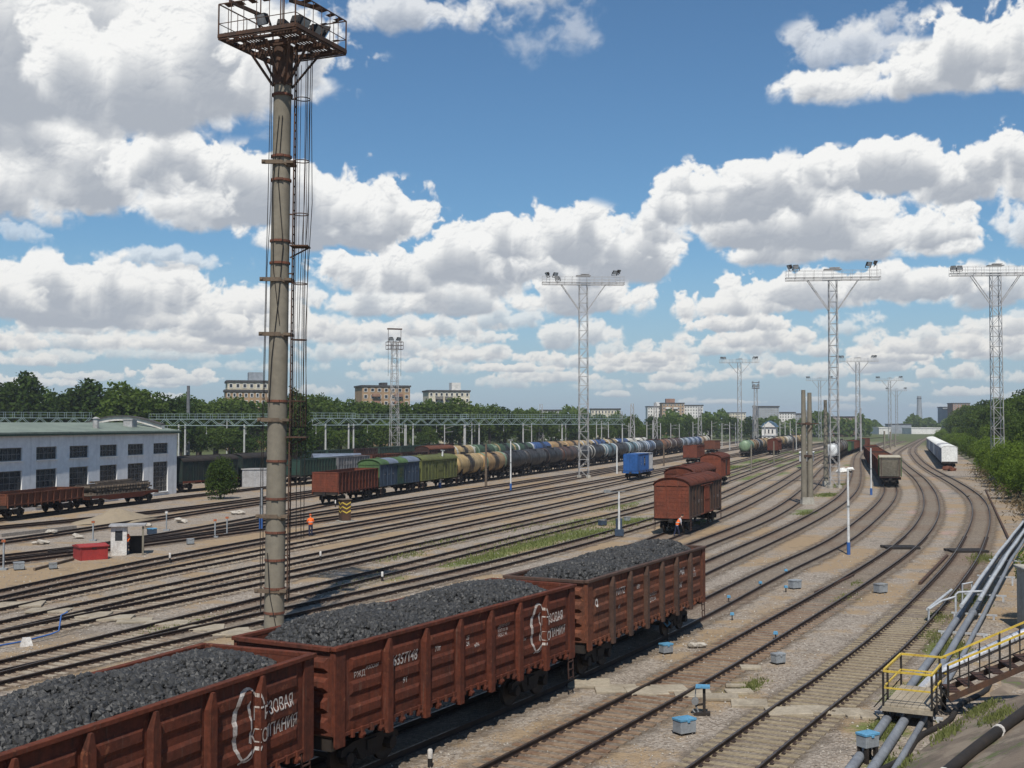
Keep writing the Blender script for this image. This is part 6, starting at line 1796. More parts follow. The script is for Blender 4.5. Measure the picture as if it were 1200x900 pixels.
def scrub():
    rr=random.Random(5); V=[];Fs=[]
    for i in range(5200):
        y=rr.uniform(100,235); x=toe_x(y)+rr.gauss(2.2,1.6); z=abs(rr.gauss(0,.55)); s=rr.uniform(.2,.6)
        n=Vector((rr.gauss(0,1),rr.gauss(0,1),rr.gauss(0,1))).normalized(); a=n.orthogonal().normalized(); b=n.cross(a); p=Vector((x,y,z)); o=len(V)
        V+=[p-a*s*.6,p+b*s*.12,p+a*s*.6,p-b*s*.12]; Fs.append((o,o+1,o+2,o+3))
    tag(MB().add(V,Fs).build('dry_scrub',MAT['leaf_dry']),'brown dry twigs and brush along the foot of the bushes','scrub',kind='stuff')
scrub()
# ---- grass and weeds growing among the tracks
def grass():
    rr=random.Random(9); V=[];Fs=[]
    spots=[(560,655,40,500),(610,641,60,900),(650,629,60,900),(690,613,50,700),(725,595,35,400),(700,625,45,600),(740,612,35,400),(430,680,40,300),(470,652,30,200),(520,636,40,250),(600,619,40,200),(800,617,24,220),(820,612,20,150),(883,803,18,300),(990,700,20,250),(1003,684,14,150),(200,735,40,300),(230,728,30,150),(1130,700,30,1200),(1115,760,32,1200),(1065,815,26,600),(1035,855,24,600),(1050,900,30,500),(1100,725,22,500),(1165,560,30,500),(970,580,18,500),(985,568,12,300),(945,602,16,200),(750,700,20,100),(860,548,30,600),(905,540,36,800),(940,530,30,600),(1090,745,24,500),(1085,800,20,300),(1150,655,24,600),(1110,870,30,500),(1150,850,30,500),(1170,890,30,400)]
    for u,v,r,n in spots:
        g=ground_at(u,v); rx=r*g.y/F_PX
        for _ in range(n):
            p=rr.gauss(0,.42)*rx*.7; q=rr.gauss(0,.5)*rx*2.0; th=.40
            x=g.x+p*math.cos(th)+q*math.sin(th); y=g.y-p*math.sin(th)+q*math.cos(th)
            h=rr.uniform(.05,.17)*(1.25 if g.y>70 else .85); w=h*.22+.01*g.y/50; a=rr.uniform(0,6.28); o=len(V); l=rr.uniform(-.5,.5)*h; zb=max(0,((x-9.9)*.829-(y-31.3)*.559))*.56 if y<42 else 0
            V+=[(x-math.cos(a)*w,y-math.sin(a)*w,zb),(x+math.cos(a)*w,y+math.sin(a)*w,zb),(x+l,y+rr.uniform(-.3,.3)*h,zb+h)]; Fs.append((o,o+1,o+2))
    tag(MB().add(V,Fs).build('grass',MAT['grass_blade']),'thin green grass and weeds growing between the tracks','grass',kind='stuff')
grass()
worn('stone_grey',(.30,.26,.22),(.20,.175,.15),rough=.95,scale=6,streak=0,fine=.3)
worn('stone_pale',(.44,.40,.34),(.33,.29,.24),rough=.95,scale=6,streak=0,fine=.3)
def stones():
    rr=random.Random(12)
    for nm,mt,n in (('ballast_stones','stone_grey',16000),('pale_stones','stone_pale',6000)):
        V=[];Fs=[]
        for i in range(n):
            y=22+ 62*rr.random()**1.5; a=rr.uniform(-.46,.44); x=math.tan(a)*y
            if x>toe_b(y)-.6: continue
            r=rr.choice((.02,.025,.03,.035,.045)); r*=1.0 if y<45 else 1.3
            k=[rr.uniform(.6,1.3) for _ in range(5)]; q=rr.uniform(0,6.28); c,s=math.cos(q)*r,math.sin(q)*r; o=len(V); z=.012
            V+=[(x+c*k[0],y+s*k[0],z),(x-s*k[1],y+c*k[1],z),(x-c*k[2],y-s*k[2],z),(x+s*k[3],y-c*k[3],z),(x+c*.2,y+s*.2,z+r*k[4])]
            Fs+=[(o,o+1,o+4),(o+1,o+2,o+4),(o+2,o+3,o+4),(o+3,o,o+4)]
        tag(MB().add(V,Fs).build(nm,MAT[mt]),('grey' if nm[0]=='b' else 'pale')+' loose broken stone lying about the nearer tracks','ballast',kind='stuff')
# ---- the near bank at the lower right, pipes and steps
TB=Vector((9.9,31.3,0)); TD=Vector((.56,.83,0)).normalized(); TN=Vector((TD.y,-TD.x,0))
def toe_b(y): return TB.x+(y-TB.y)*TD.x/TD.y
stones()
def bank():
    m,t,bs=new_mat('bank_concrete'); g=t.n('ShaderNodeNewGeometry'); P=g.outputs['Position']
    a=t.noise(P,.6,5,.6); f=t.noise(P,4,5,.7)
    br=t.n('ShaderNodeTexBrick'); 
    tc=t.n('ShaderNodeTexCoord'); t.put(br.inputs['Vector'],tc.outputs['UV']); br.inputs['Scale'].default_value=1.0; br.inputs['Mortar Size'].default_value=.02
    st=t.noise(t.vm('MULTIPLY',P,(1.2,.35,1)),1.1,4,.65)
    k=t.mix(t.mr(a,.35,.65),(.200,.152,.108),(.115,.088,.064)); k=t.mix(t.m('MULTIPLY',t.mr(st,.46,.62),.8),k,(.27,.215,.155))
    k=t.mix(t.mr(t.m('ADD',a,t.m('MULTIPLY',t.m('SUBTRACT',f,.5),.8)),.58,.72),k,(.10,.125,.035))
    t.put(bs.inputs['Base Color'],k); bs.inputs['Roughness'].default_value=.95; bump(t,bs,f,.8,.05)
    mb=MB(); rr=random.Random(3); P=[]; S=np.arange(-26,14.1,1.0); O=np.r_[0,.4,1,2,3,4.5,6,8,10,13]
    for s in S:
        for o in O:
            z=(o-.0)*.56 if o>0 else -.05
            lim=max(0,min(1,(10.5-s)/4))
            p=TB+TD*s+TN*o; P.append((p.x,p.y,z*(1 if s<7 else lim)+rr.uniform(-.03,.03)))
    n=len(O); mb.add(P,[(i*n+j,i*n+j+1,(i+1)*n+j+1,(i+1)*n+j) for i in range(len(S)-1) for j in range(n-1)])
    o=mb.build('embankment',m,smooth=4)
    if o.data.polygons[0].normal.z<0: o.data.flip_normals()
    tag(o,kind='structure')
    # earth strip between ballast and concrete facing
    k=MB().tube([TB+TD*s+TN*(-.15+.12*math.sin(s*1.3))+Vector((0,0,.07)) for s in np.arange(-20,13,.8)],.09,7)
    tag(k.build('black_hose',MAT['black_iron'],smooth=1),'black hose lying along the foot of the concrete bank','hose')
    k=MB().tube([TB+TD*s+TN*(3.2+.06*s+.25*math.sin(s*.35))+Vector((0,0,(3.2+.06*s+.25*math.sin(s*.35))*.56+.14)) for s in np.arange(-22,11,.8)],.13,9)
    th=tag(k.build('black_pipe',MAT['black_iron'],smooth=1),'thick black pipe with white ties lying up the concrete bank','pipe')
    for s in (-9,-5.2,-1.5,2.2,6):
        c=TB+TD*s+TN*(3.2+.06*s+.25*math.sin(s*.35))+Vector((0,0,(3.2+.06*s+.25*math.sin(s*.35))*.56+.14)); MB().cyl(c-TD*.06,c+TD*.06,.15,n=10).build('tie',MAT['white_paint'],th)
bank()
worn('pipe_grey',(.20,.215,.235),(.15,.16,.18),(.10,.09,.08),rough=.55,scale=1,streak=.2)
worn('pipe_light',(.42,.44,.45),(.33,.34,.36),(.2,.18,.15),rough=.5,scale=1)
worn('aluminium',(.82,.82,.84),(.70,.71,.74),rough=.35,metal=.55,scale=2,streak=.1,bmp=.1)
PA=ground_at(1003,900); PB=ground_at(1188,640); PDV=(PB-PA).normalized(); PNV=Vector((PDV.y,-PDV.x,0)); PLEN=(PB-PA).length
def pipe(label,off,r,z0,z1,mt,s0=-12,s1=None,flange=()):
    t=thing('pipeline',label,'pipe',group='grey pipes running beside the rightmost track'); s1=s1 or PLEN+22
    pts=[PA+PDV*s+PNV*(off+.012*math.sin(s*.5+off))+Vector((0,0,z0+(z1-z0)*min(1,max(0,(s-18)/26)))) for s in np.linspace(s0,s1,44)]
    MB().tube(pts,r,12).build('pipe',MAT[mt],t,smooth=1)
    for s in flange:
        c=PA+PDV*s+PNV*off+Vector((0,0,z0+(z1-z0)*min(1,max(0,(s-18)/26)))); m=MB()
        for e in (-.22,0,.22): m.cyl(c+PDV*(e-.05),c+PDV*(e+.05),r*1.35,n=12)
        m.build('flange',MAT[mt],t)
pipe('thick grey pipe nearest the rightmost track, running under the steps',0.0,.135,.16,.75,'pipe_grey')
pipe('thick grey pipe with a ribbed joint, second from the rightmost track',.50,.135,.16,.85,'pipe_grey',flange=(26.5,))
pipe('thinner grey pipe, third from the rightmost track',1.0,.09,.13,.95,'pipe_grey')
pipe('thin pale pipe on top of the grey ones in the distance',.25,.09,.9,1.25,'pipe_light',s0=24)
pipe('second thin pale pipe between the grey ones in the distance',.85,.09,.95,1.35,'pipe_light',s0=26)
def trestle(s,lab):
    c=PA+PDV*s; t=thing('pipe_trestle',lab,'pipe support',c,math.atan2(PNV.y,PNV.x),'supports under the pipes'); z=.22+.5*min(1,max(0,(s-18)/26))-.18
    m=MB()
    for x in (-.35,1.35): m.bar((x,0,-.05),(x,0,max(.12,z)),.09)
    m.bar((-.5,0,max(.12,z)),(1.5,0,max(.12,z)),.08); m.build('frame',MAT['pipe_light'],t)
for k,s in enumerate((-5,6,22,27,33,40,48)): trestle(s,'low steel trestle under the grey pipes, %s from the near end'%ORD[k])
def loop_pipe():
    c=PA+PDV*27.5-PNV*.35
    t=thing('pipe_rack','white pipe frame beside the grey pipes near the curve','pipe frame',c,math.atan2(PDV.y,PDV.x))
    m=MB(); m.tube([(0,0,0),(0,0,1.0),(.1,-.1,1.1),(1.0,-1.1,1.1),(1.1,-1.2,1.0)],.055,7); m.tube([(0,0,.9),(-.3,.6,.7),(-2.6,.9,.6),(-2.6,.9,0)],.055,7); m.tube([(4,.1,0),(4,.1,1.0),(4.6,-.3,1.05),(4.6,-.3,0)],.055,7); m.tube([(3.8,.6,.7),(-2.6,.95,.6)],.07,7); m.build('pipe',MAT['pipe_light'],t,smooth=1)
loop_pipe()
def steps_platform():
    # landing by the track: corners from where it stands; flight climbs the bank to the right
    c=ground_at(1072,842); th=R(-18)
    t=thing('footbridge_steps','small wooden landing with yellow railings and steps climbing the bank','steps',(c.x,c.y,0),R(62)-math.pi/2*0)
    Rm=Matrix.Rotation(-R(62),3,'Z')
    # local x runs along the tracks (away), y to the left
    X0,X1,Y0,Y1=-1.25,1.75,-.70,.70; zf=.60
    m=MB()
    for i in range(7):
        y=Y0+.1+i*.2; m.box(((X0+X1)/2,y,zf),(X1-X0,.185,.06))
    m.box((X0+.02,0,zf-.1),(.14,1.45,.14)); m.box((X1-.02,0,zf-.1),(.12,1.45,.14))
    m.build('landing',MAT['sleeper_wood'] if False else MAT['concrete_slab'],t)
    m=MB()
    for x,y in ((X0,Y0),(X0,Y1),(X1,Y0),(X1,Y1)): m.box((x*.9,y*.9,zf/2-.1),(.14,.14,zf))
    m.build('footing',MAT['black_iron'],t)
    top=zf+1.02; mid=zf+.52
    def rail(pts,posts,extra=()):
        a=MB()
        for k in range(len(pts)-1):
            a.bar(Vector(pts[k])+Vector((0,0,1.02)),Vector(pts[k+1])+Vector((0,0,1.02)),.06); a.bar(Vector(pts[k])+Vector((0,0,.52)),Vector(pts[k+1])+Vector((0,0,.52)),.045)
        a.build('handrail',MAT['yellow_paint'],t)
        b=MB()
        for p in posts: b.bar(Vector(p)-Vector((0,0,.25)),Vector(p)+Vector((0,0,1.0)),.06); b.bar(Vector(p)+Vector((0,0,.25)),Vector(p)+Vector((.0,.28 if p[1]>0 else -.28,-.1)),.035)
        b.build('post',MAT['black_iron'],t)
    rail([(X0,Y0,zf),(X0,Y1,zf)],[(X0,Y0,zf),(X0,Y1,zf)])
    rail([(X0+.15,Y1,zf),(X1,Y1,zf)],[(X0+.7,Y1,zf),(X1,Y1,zf)])
    rail([(X1,Y1,zf),(X1,Y0+.0,zf)],[])
    rail([(X0,Y0,zf),(.55,Y0,zf)],[(-.35,Y0,zf),(.55,Y0,zf)])
    # flight: from the right edge of the landing, uphill in -y, slightly away
    S0=Vector((1.15,Y0,zf)); up=Vector((.36,-.93,0)).normalized(); run=7.4; rise=3.4; n=17; sd=Vector((up.y,-up.x,0))*.55
    m=MB()
    for i in range(n):
        p=S0+up*(run*(i+.5)/n)+Vector((0,0,rise*(i+1)/n)); 
        q=[p+sd*.95+up*-.17,p-sd*.95+up*-.17,p-sd*.95+up*.17,p+sd*.95+up*.17]; v=[a+Vector((0,0,dz)) for dz in (-.05,0) for a in q]
        m.add(v,[(3,2,1,0),(4,5,6,7),(0,1,5,4),(1,2,6,5),(2,3,7,6),(3,0,4,7)])
    m.build('tread',MAT['wagon_dark'],t)
    for s in (-1,1):
        a=S0+sd*s; b=a+up*run+Vector((0,0,rise)); MB().bar(a+Vector((0,0,-.05)),b+Vector((0,0,-.05)),.07,.17).build('stringer',MAT['rust_iron'],t)
        h=MB().bar(a+Vector((0,0,1.0)),b+Vector((0,0,1.0)),.055); h.build('handrail',MAT['yellow_paint'],t)
        p=MB()
        for i in range(13):
            q=a+(b-a)*(i/12); p.bar(q,q+Vector((0,0,1.0)),.04 if i%3 else .06)
        p.bar(a+Vector((0,0,.5)),b+Vector((0,0,.5)),.035); p.build('baluster',MAT['black_iron'],t)
    return t,S0,up,run,rise,sd
st,S0,up,run,rise,sd=steps_platform()
def silver_pipe():
    M=Matrix.Translation(st.location)@Matrix.Rotation(st.rotation_euler.z,4,'Z')
    a=S0+sd*-1.3+Vector((0,0,.75)); P=[M@(a-up*.75+Vector((.35,0,-1.05))),M@(a-up*.3+Vector((.15,0,-.55))),M@(a+up*.25+Vector((0,0,-.12))),M@(a+up*run+Vector((0,0,rise)))]
    t=thing('insulated_pipe','shiny silver insulated pipe climbing beside the yellow railed steps','pipe')
    MB().tube(P,.16,14).build('cladding',MAT['aluminium'],t,smooth=1)
    m=MB(); d=(P[3]-P[2]).normalized()
    for k in range(9): c=P[2]+d*(.6+k*.85); m.cyl(c-d*.02,c+d*.02,.172,n=14)
    m.build('joint_ring',MAT['pipe_grey'],t)
silver_pipe()
def pillar():
    g=ground_at(1196,742); t=thing('concrete_abutment','pale concrete abutment cut by the right edge, plants on top','abutment',(g.x+1.75,g.y+.6,0),R(-8))
    MB().box((0,0,1.3),(2.6,2.0,2.7)).build('block',MAT['concrete'],t,bevel=.04)
    MB().box((0,0,2.70),(2.8,2.2,.14)).build('cap',MAT['concrete'],t,bevel=.03)
    tree(('bush',0),'bush','green shrub growing over the concrete abutment at the right edge','bush',(g.x+1.7,g.y+2.6,1.2),2.3,1.1,rn=rn)
pillar()
def dark_wall():
    g=ground_at(1200,628); t=thing('retaining_wall','dark retaining wall at the right edge above the pipes','wall',(g.x+.6,g.y,0),R(65))
    MB().box((4,0,1.6),(12,.4,3.4)).build('wall',MAT['black_iron'],t); MB().box((4,0,3.36),(12.1,.5,.14)).build('coping',MAT['concrete'],t)
dark_wall()

# ------------------------------------------------------------------ small things along the tracks
def marker(label,u,v,hpx,top='white_paint',r=.055):
    g=ground_at(u,v); H=hpx*g.y/F_PX; t=thing('limit_post',label,'limit post',(g.x,g.y,0),group='black and white limit posts')
    MB().lathe([(r*1.2,0),(r*1.2,H*.5)],(0,0,0),'z',10).build('shaft',MAT['black_iron'],t,smooth=.8)
    m=MB().lathe([(r*1.25,H*.5),(r*1.25,H-.03),(r*.8,H),(.005,H)],(0,0,0),'z',10); m.build('cap',MAT[top],t,smooth=.8)
for a in (('white topped limit post in the sand right of the red box',199,660,12),('white topped limit post right of the concrete mast, farther one',375.5,657,11),('white topped limit post above the middle coal heap',448,681,11),('white topped limit post just behind the near end of the middle coal wagon',351,744,20),('white topped limit post at the bottom edge right of the middle coal wagon',504,899,21),('white topped limit post at the far left foot of the dark red open wagon',393,594,8)): marker(*a)
def trackbox(label,u,v,w,body='box_grey',lid='light_blue',legs=False,rz=R(30)):
    g=ground_at(u,v); t=thing('track_box',label,'track box',(g.x,g.y,0),rz,'grey equipment boxes with lids beside the tracks'); h=w*.62; z=.06 if not legs else .42
    m=MB().box((0,0,z+h/2),(w,w*.72,h)); m.build('case',MAT[body],t,bevel=.012)
    l=MB().box((0,0,z+h+.035),(w*1.06,w*.78,.07)); l.box((0,-w*.39,z+h-.01),(.1,.03,.07)); l.build('lid',MAT[lid],t,bevel=.01)
    m=MB()
    for x in (-.35,.35):
        for y in (-.25,.25): m.box((x*w,y*w,z/2),(.09,.09,z))
    m.build('leg',MAT['bogie_steel'],t)
    MB().bar((w*.5,0,z+h*.4),(w*.5+.05,.05,.0),.05).build('cable_entry',MAT['bogie_steel'],t)
trackbox('grey box with a bright blue lid beside the black signal stand',802,860,.56)
trackbox('grey box with a pale lid between the two foreground tracks',912,778,.46,lid='box_grey')
trackbox('blue grey box at the foot of the diamond sign by the last coal wagon',780.5,766,.46,lid='light_blue')
trackbox('small grey box near the curve, right of the rusty track',1032,695,.62,lid='lamp_grey')
trackbox('small grey box with a blue lid in the middle of the yard gravel',931.5,690,.6,lid='box_grey')
trackbox('big grey box on legs with a blue lid over the grey pipes',1017,893,.50,legs=True)
trackbox('blue grey box in the grass left of the lamp post on blue boxes',706,616,.65,body='blue_grey_paint',lid='lamp_grey')
trackbox('grey box left of the nearest red wagon in the sand',735,611,.5,lid='lamp_grey')
trackbox('grey box in the sand left of the red box',62,667,.45,lid='lamp_grey')
trackbox('grey blue point machine near the left edge',22,668,.6,lid='box_grey')
trackbox('grey box by the two grey signal stakes at the left',223,638,.5,lid='box_grey')
trackbox('blue lidded box by the kiosk, right of its open side',178,627,.7,body='blue_grey_paint')
def signal_stand():
    g=ground_at(823,838); t=thing('signal_stand','black dwarf signal stand with a bright blue top plate and grey lamp','dwarf signal',(g.x,g.y,0),R(-10))
    m=MB().bar((.06,0,0),(.06,0,.86),.09); m.box((0,0,.05),(.5,.3,.10)); m.bar((-.2,0,.3),(.1,0,.35),.06); m.build('post',MAT['black_iron'],t)
    MB().box((.02,0,.89),(.44,.34,.06)).build('top_plate',MAT['light_blue'],t)
    m=MB().cyl((-.22,-.08,.42),(-.22,.12,.42),.11,n=12); m.bar((-.22,0,.42),(-.2,0,.86),.04); m.tube([(-.22,0,.32),(-.12,0,.1),(-.22,-.1,.08),(-.3,0,.16)],.03,6); m.build('lamp',MAT['lamp_grey'],t)
signal_stand()
def diamond():
    g=ground_at(782,752); t=thing('diamond_sign','small diamond sign on a black rod beside the last coal wagon','track sign',(g.x,g.y,0),R(-20))
    MB().bar((0,0,0),(0,0,.62),.035).build('rod',MAT['black_iron'],t)
    MB().add([(0,-.02,.60),(.17,-.02,.77),(0,-.02,.94),(-.17,-.02,.77),(0,.0,.60),(.17,.0,.77),(0,.0,.94),(-.17,.0,.77)],[(0,1,2,3),(7,6,5,4),(0,4,5,1),(1,5,6,2),(2,6,7,3),(3,7,4,0)]).build('plate',MAT['light_blue'],t)
    MB().add([(0,-.025,.69),(.08,-.025,.77),(0,-.025,.85),(-.08,-.025,.77)],[(0,1,2,3)]).build('centre',MAT['roof_dark'],t)
diamond()
def switch_lamp(label,u,v):
    g=ground_at(u,v); t=thing('point_marker',label,'point marker',(g.x,g.y,0),rn.uniform(-.4,.4),'small blue point markers by the tracks')
    MB().bar((0,0,0),(0,0,.25),.05).build('rod',MAT['black_iron'],t); MB().box((0,0,.30),(.20,.13,.13),taper=.8).build('head',MAT['light_blue'],t,bevel=.01)
for l,u,v in (('blue point marker nearest the end of the last coal wagon',858,727),('blue point marker on the rail right of the last coal wagon',854,706),('blue point marker on the second rail beyond the last coal wagon',891,689),('blue point marker farthest along that rail',921,674),('blue point marker on the sleepered track in the foreground',909,750),('blue point marker left of the grey box in the middle gravel',921,694)): switch_lamp(l,u,v)
def stake(label,u,v,hpx,head='orange_red'):
    g=ground_at(u,v); H=hpx*g.y/F_PX; t=thing('signal_stake',label,'signal stake',(g.x,g.y,0),group='thin signal stakes at the left')
    m=MB().bar((0,0,0),(0,0,H),.09); m.box((0,0,.06),(.5,.3,.12)); m.build('post',MAT['box_grey'],t)
    MB().box((0,-.02,H-.12),(.24,.08,.16)).build('plate',MAT[head],t)
stake('grey stake with an orange plate, left one of the pair right of the kiosk',252,630,22); stake('grey stake with an orange plate, right one of the pair right of the kiosk',266,627,22)
stake('rusty stake with a white plate above the kiosk roof',195,622,23,'white_paint'); stake('orange plated stake left of the kiosk',109,634,24); stake('grey stake with an orange plate at the left edge',4,668,36)
def kiosk():
    g=ground_at(139,651); t=thing('kiosk','small weathered white kiosk with a window and a roof on a post','kiosk',(g.x,g.y,0),R(14))
    w,d,h=1.05,1.5,2.0
    m=MB()
    m.box((0,0,.5),(w,.08,1.0)); m.box((0,0,1.85),(w,.08,.3)); m.box((-w/2+.14,0,1.35),(.28,.08,.7)); m.box((w/2-.14,0,1.35),(.28,.08,.7)); m.box((-w/2+.04,d/2,h/2),(.08,d-.1,h)); m.box((w/2-.04,d*.3,h/2),(.08,.7,h)); m.box((0,d-.04,h/2),(w-.2,.08,h))
    m.build('wall',MAT['white_paint'],t)
    f=MB().box((0,.02,1.35),(.5,.03,.68)).build('window',MAT['window_dark'],t)
    MB().box((.55,d/2-.1,h+.04),(2.4,d+.4,.09)).build('roof',MAT['galvanised'],t)
    MB().bar((1.6,-.1,0),(1.6,-.1,h),.13).build('roof_post',MAT['mast_concrete'],t)
    MB().box((1.1,d-.1,.6),(1.0,.1,1.2)).build('back_panel',MAT['black_iron'],t)
kiosk()
def red_box():
    g=ground_at(106,655); t=thing('sand_box','red painted sand box with a low ridged lid in front of the kiosk','sand box',(g.x,g.y,0),R(36))
    m=MB().box((0,0,.42),(1.75,1.6,.84)); 
    for x in (-.87,.87): m.box((x,0,.42),(.06,1.68,.86))
    m.build('case',MAT['red_paint'],t)
    l=MB().prismx([(-.9,.86),(.9,.86),(.9,.92),(0,1.05),(-.9,.92)],-.98,.98); l.build('lid',MAT['red_paint'],t)
    MB().box((0,-.82,.8),(.3,.06,.12)).build('hasp',MAT['black_iron'],t)
red_box()
def chevron_pillar():
    g=ground_at(404,611); t=thing('chevron_pillar','brown box pillar with yellow chevrons in front of the dark red open wagon','pillar',(g.x,g.y,0),R(28))
    MB().box((0,0,1.0),(.85,.95,2.0)).build('pillar',MAT['rust_iron'],t); MB().box((0,0,2.04),(1.0,1.1,.08)).build('cap',MAT['old_wood'],t)
    for s in (-1,1):
        m=MB()
        for k in range(3):
            z=.75+k*.38; m.add([(-.42,-.48-.004,z+.22),(0,-.484,z),(.42,-.484,z+.22),(.42,-.484,z+.34),(0,-.484,z+.12),(-.42,-.484,z+.34)],[(0,1,4,5),(1,2,3,4)]) if s<0 else m.add([(-.43,-.42,z+.22),(-.43,.0,z),(-.43,.42,z+.22),(-.43,.42,z+.34),(-.43,0,z+.12),(-.43,-.42,z+.34)],[(5,4,1,0),(4,3,2,1)])
        m.build('chevron',MAT['yellow_paint'],t)
    g2=Vector((0,0,0)); MB().box((0,0,.04),(1.3,1.4,.09)).build('plinth',MAT['concrete'],t)
chevron_pillar()
def sand_pile():
    g=ground_at(137,610); rr=random.Random(4); m=MB(); n=24; P=[(0,0,1.15)]; Fs=[]
    rings=[(.5,1.0),(1.2,.62),(2.0,.30),(2.8,.06),(3.1,-.05)]
    for r,z in rings:
        for i in range(n): a=6.283*i/n; k=rr.uniform(.9,1.1); P.append((r*k*1.7*math.cos(a),r*k*math.sin(a),z*rr.uniform(.9,1.1)))
    for i in range(n): Fs.append((0,1+i,1+(i+1)%n))
    for q in range(len(rings)-1):
        for i in range(n): Fs.append((1+q*n+i,1+(q+1)*n+i,1+(q+1)*n+(i+1)%n,1+q*n+(i+1)%n))
    mt,t,bs=new_mat('sand'); v=obj_coord(t); t.put(bs.inputs['Base Color'],t.mix(t.noise(v,3,5,.7),(.20,.16,.11),(.34,.27,.18))); bs.inputs['Roughness'].default_value=.95
    o=m.add(P,Fs).build('sand_pile',mt,smooth=4); o.location=(g.x,g.y,0); o.rotation_euler=(0,0,R(75)); tag(o,'heap of brown sand between the tracks before the depot','sand pile')
sand_pile()
def slab(label,u,v,w,l,rz,broken=0):
    g=ground_at(u,v); rr=random.Random(int(u*7+v)); t=[(-.5*l,-.5*w),(.5*l*rr.uniform(.9,1),-.5*w),(.5*l,.5*w*rr.uniform(.88,1)),(-.5*l*rr.uniform(.9,1),.5*w)]
    z=.10; P=[(x,y,0) for x,y in t]+[(x,y,z) for x,y in t]
    m=MB().add(P,[(3,2,1,0),(4,5,6,7),(0,1,5,4),(1,2,6,5),(2,3,7,6),(3,0,4,7)])
    o=m.build('concrete_slab',MAT['concrete_slab'],bevel=.015); o.location=(g.x,g.y,rr.uniform(-.02,.03)); o.rotation_euler=(rr.uniform(-.03,.03),rr.uniform(-.03,.03),rz); tag(o,label,'concrete slab','concrete slabs laid as a crossing')
SL=[(690,803,1.15,1.5,'first crossing slab right of the coal train'),(722,809,1.1,1.5,'second crossing slab right of the coal train, against the rail'),(757,812,1.1,1.4,'left slab between the rails of the sleepered track'),(784,809,1.0,1.2,'right slab between the rails of the sleepered track'),(812,815,1.0,1.3,'slab just right of the sleepered track'),(846,819,.8,1.1,'slab between the two foreground tracks, left of the light one'),(866,812,.6,.95,'tilted pale slab near the blue boxes'),(878,826,.9,1.2,'worn slab left of the rightmost track'),(924,836,.9,1.4,'left slab between the rails of the rightmost track'),(950,834,.9,1.2,'right slab between the rails of the rightmost track'),(986,836,.9,1.3,'first slab right of the rightmost track'),(1006,838,.85,1.0,'pale slab right of the rightmost track'),(1024,840,.8,1.0,'slab under the foot of the yellow railed landing'),
 (24,710,1.5,2.2,'crossing slab at the left edge, farthest from the camera'),(58,717,1.4,2.0,'second crossing slab from the left edge'),(104,722,1.5,2.0,'crossing slab between the left tracks, third'),(130,726,1.4,2.0,'crossing slab between the left tracks, fourth'),(158,728,1.4,1.6,'crossing slab between the left tracks, fifth'),(197,731,1.4,2.0,'crossing slab over the left tracks, sixth, pale'),(236,737,1.3,2.0,'crossing slab left of the concrete mast, seventh'),(268,742,1.3,1.8,'crossing slab left of the concrete mast, eighth'),(288,744,1.2,1.6,'crossing slab against the concrete mast, ninth'),(862,806,.25,.7,'narrow strip of pale concrete between the foreground tracks'),(880,784,.6,.8,'broken slab right of the sleepered track')]
for i,(u,v,w,l,lab) in enumerate(SL): slab(lab,u,v,w,l,rn.uniform(-.12,.12)+(R(0) if u>500 else R(12)))
def blue_pipe():
    t=thing('blue_pipe','thin blue pipe with an upturned end lying between the left tracks','pipe')
    P=[ground_at(-20,760,.15),ground_at(30,751,.15),ground_at(60,743,.2)]; P+= [P[-1]+Vector((.25,.2,.1)),P[-1]+Vector((.3,.3,.75)),P[-1]+Vector((.5,.5,.85))]
    MB().tube(P,.035,8).build('pipe',MAT['post_blue'],t,smooth=1)
    MB().box(ground_at(31,757)+Vector((0,0,.16)),(.5,.35,.36),Matrix.Rotation(.5,3,'Z'),taper=.6).build('support',MAT['white_paint'],t)
blue_pipe()
def scrap(label,u,v,w,mt,name,cat,k=6):
    g=ground_at(u,v); rr=random.Random(int(u)); m=MB()
    for i in range(k): m.lump((rr.uniform(-.5,.5)*w,rr.uniform(-.4,.4)*w,.1*w+rr.uniform(0,.25)*w),w*rr.uniform(.25,.5),rr,(1.2,.9,.6))
    o=m.build(name,MAT[mt]); o.location=(g.x,g.y,0); tag(o,label,cat)
scrap('crumpled white sheeting lying by the twin poles track',989,554,2.2,'reefer_white','sheeting','sheeting')
scrap('rusty scrap lying before the white refrigerator wagons',1111,552,2.0,'wagon_brown','scrap_heap','scrap')
for l,u,v in (('pale broken stones right of the last coal wagon',814,759),('white lump of stone left of the sand heap',60,626),('white lump of stone before the sand heap',48,638),('white lump of stone by the kiosk road',94,631),('white rubble right of the kiosk',173,619),('white lump of stone left of the concrete mast',215,613),('white lump of stone far left of the concrete mast',281,603)): scrap(l,u,v,.55 if u>500 else .9,'stone_pale','rubble','rubble',3)
def timber(label,u0,v0,u1,v1,w=.14,mt='old_wood'):
    a=ground_at(u0,v0,.1); b=ground_at(u1,v1,.1); o=MB().bar(a,b,w).build('timber',MAT[mt]); tag(o,label,'timber')
timber('long old timber lying before the sand box',40,667,86,655); timber('brown rail length lying right of the sleepered track',955,694,1000,674,.10,'rust_iron'); timber('rusty rail length lying along the rightmost track',1078,684,1110,651,.16,'rust_iron'); timber('rusty pipe lying at the foot of the right hand bushes',1155,574,1186,640,.16,'rust_iron'); timber('second rusty pipe at the foot of the right hand bushes',1186,640,1178,668,.12,'rust_iron')
timber('long pale pipe lying between the depot tracks',0,628,88,618,.35,'stone_grey')
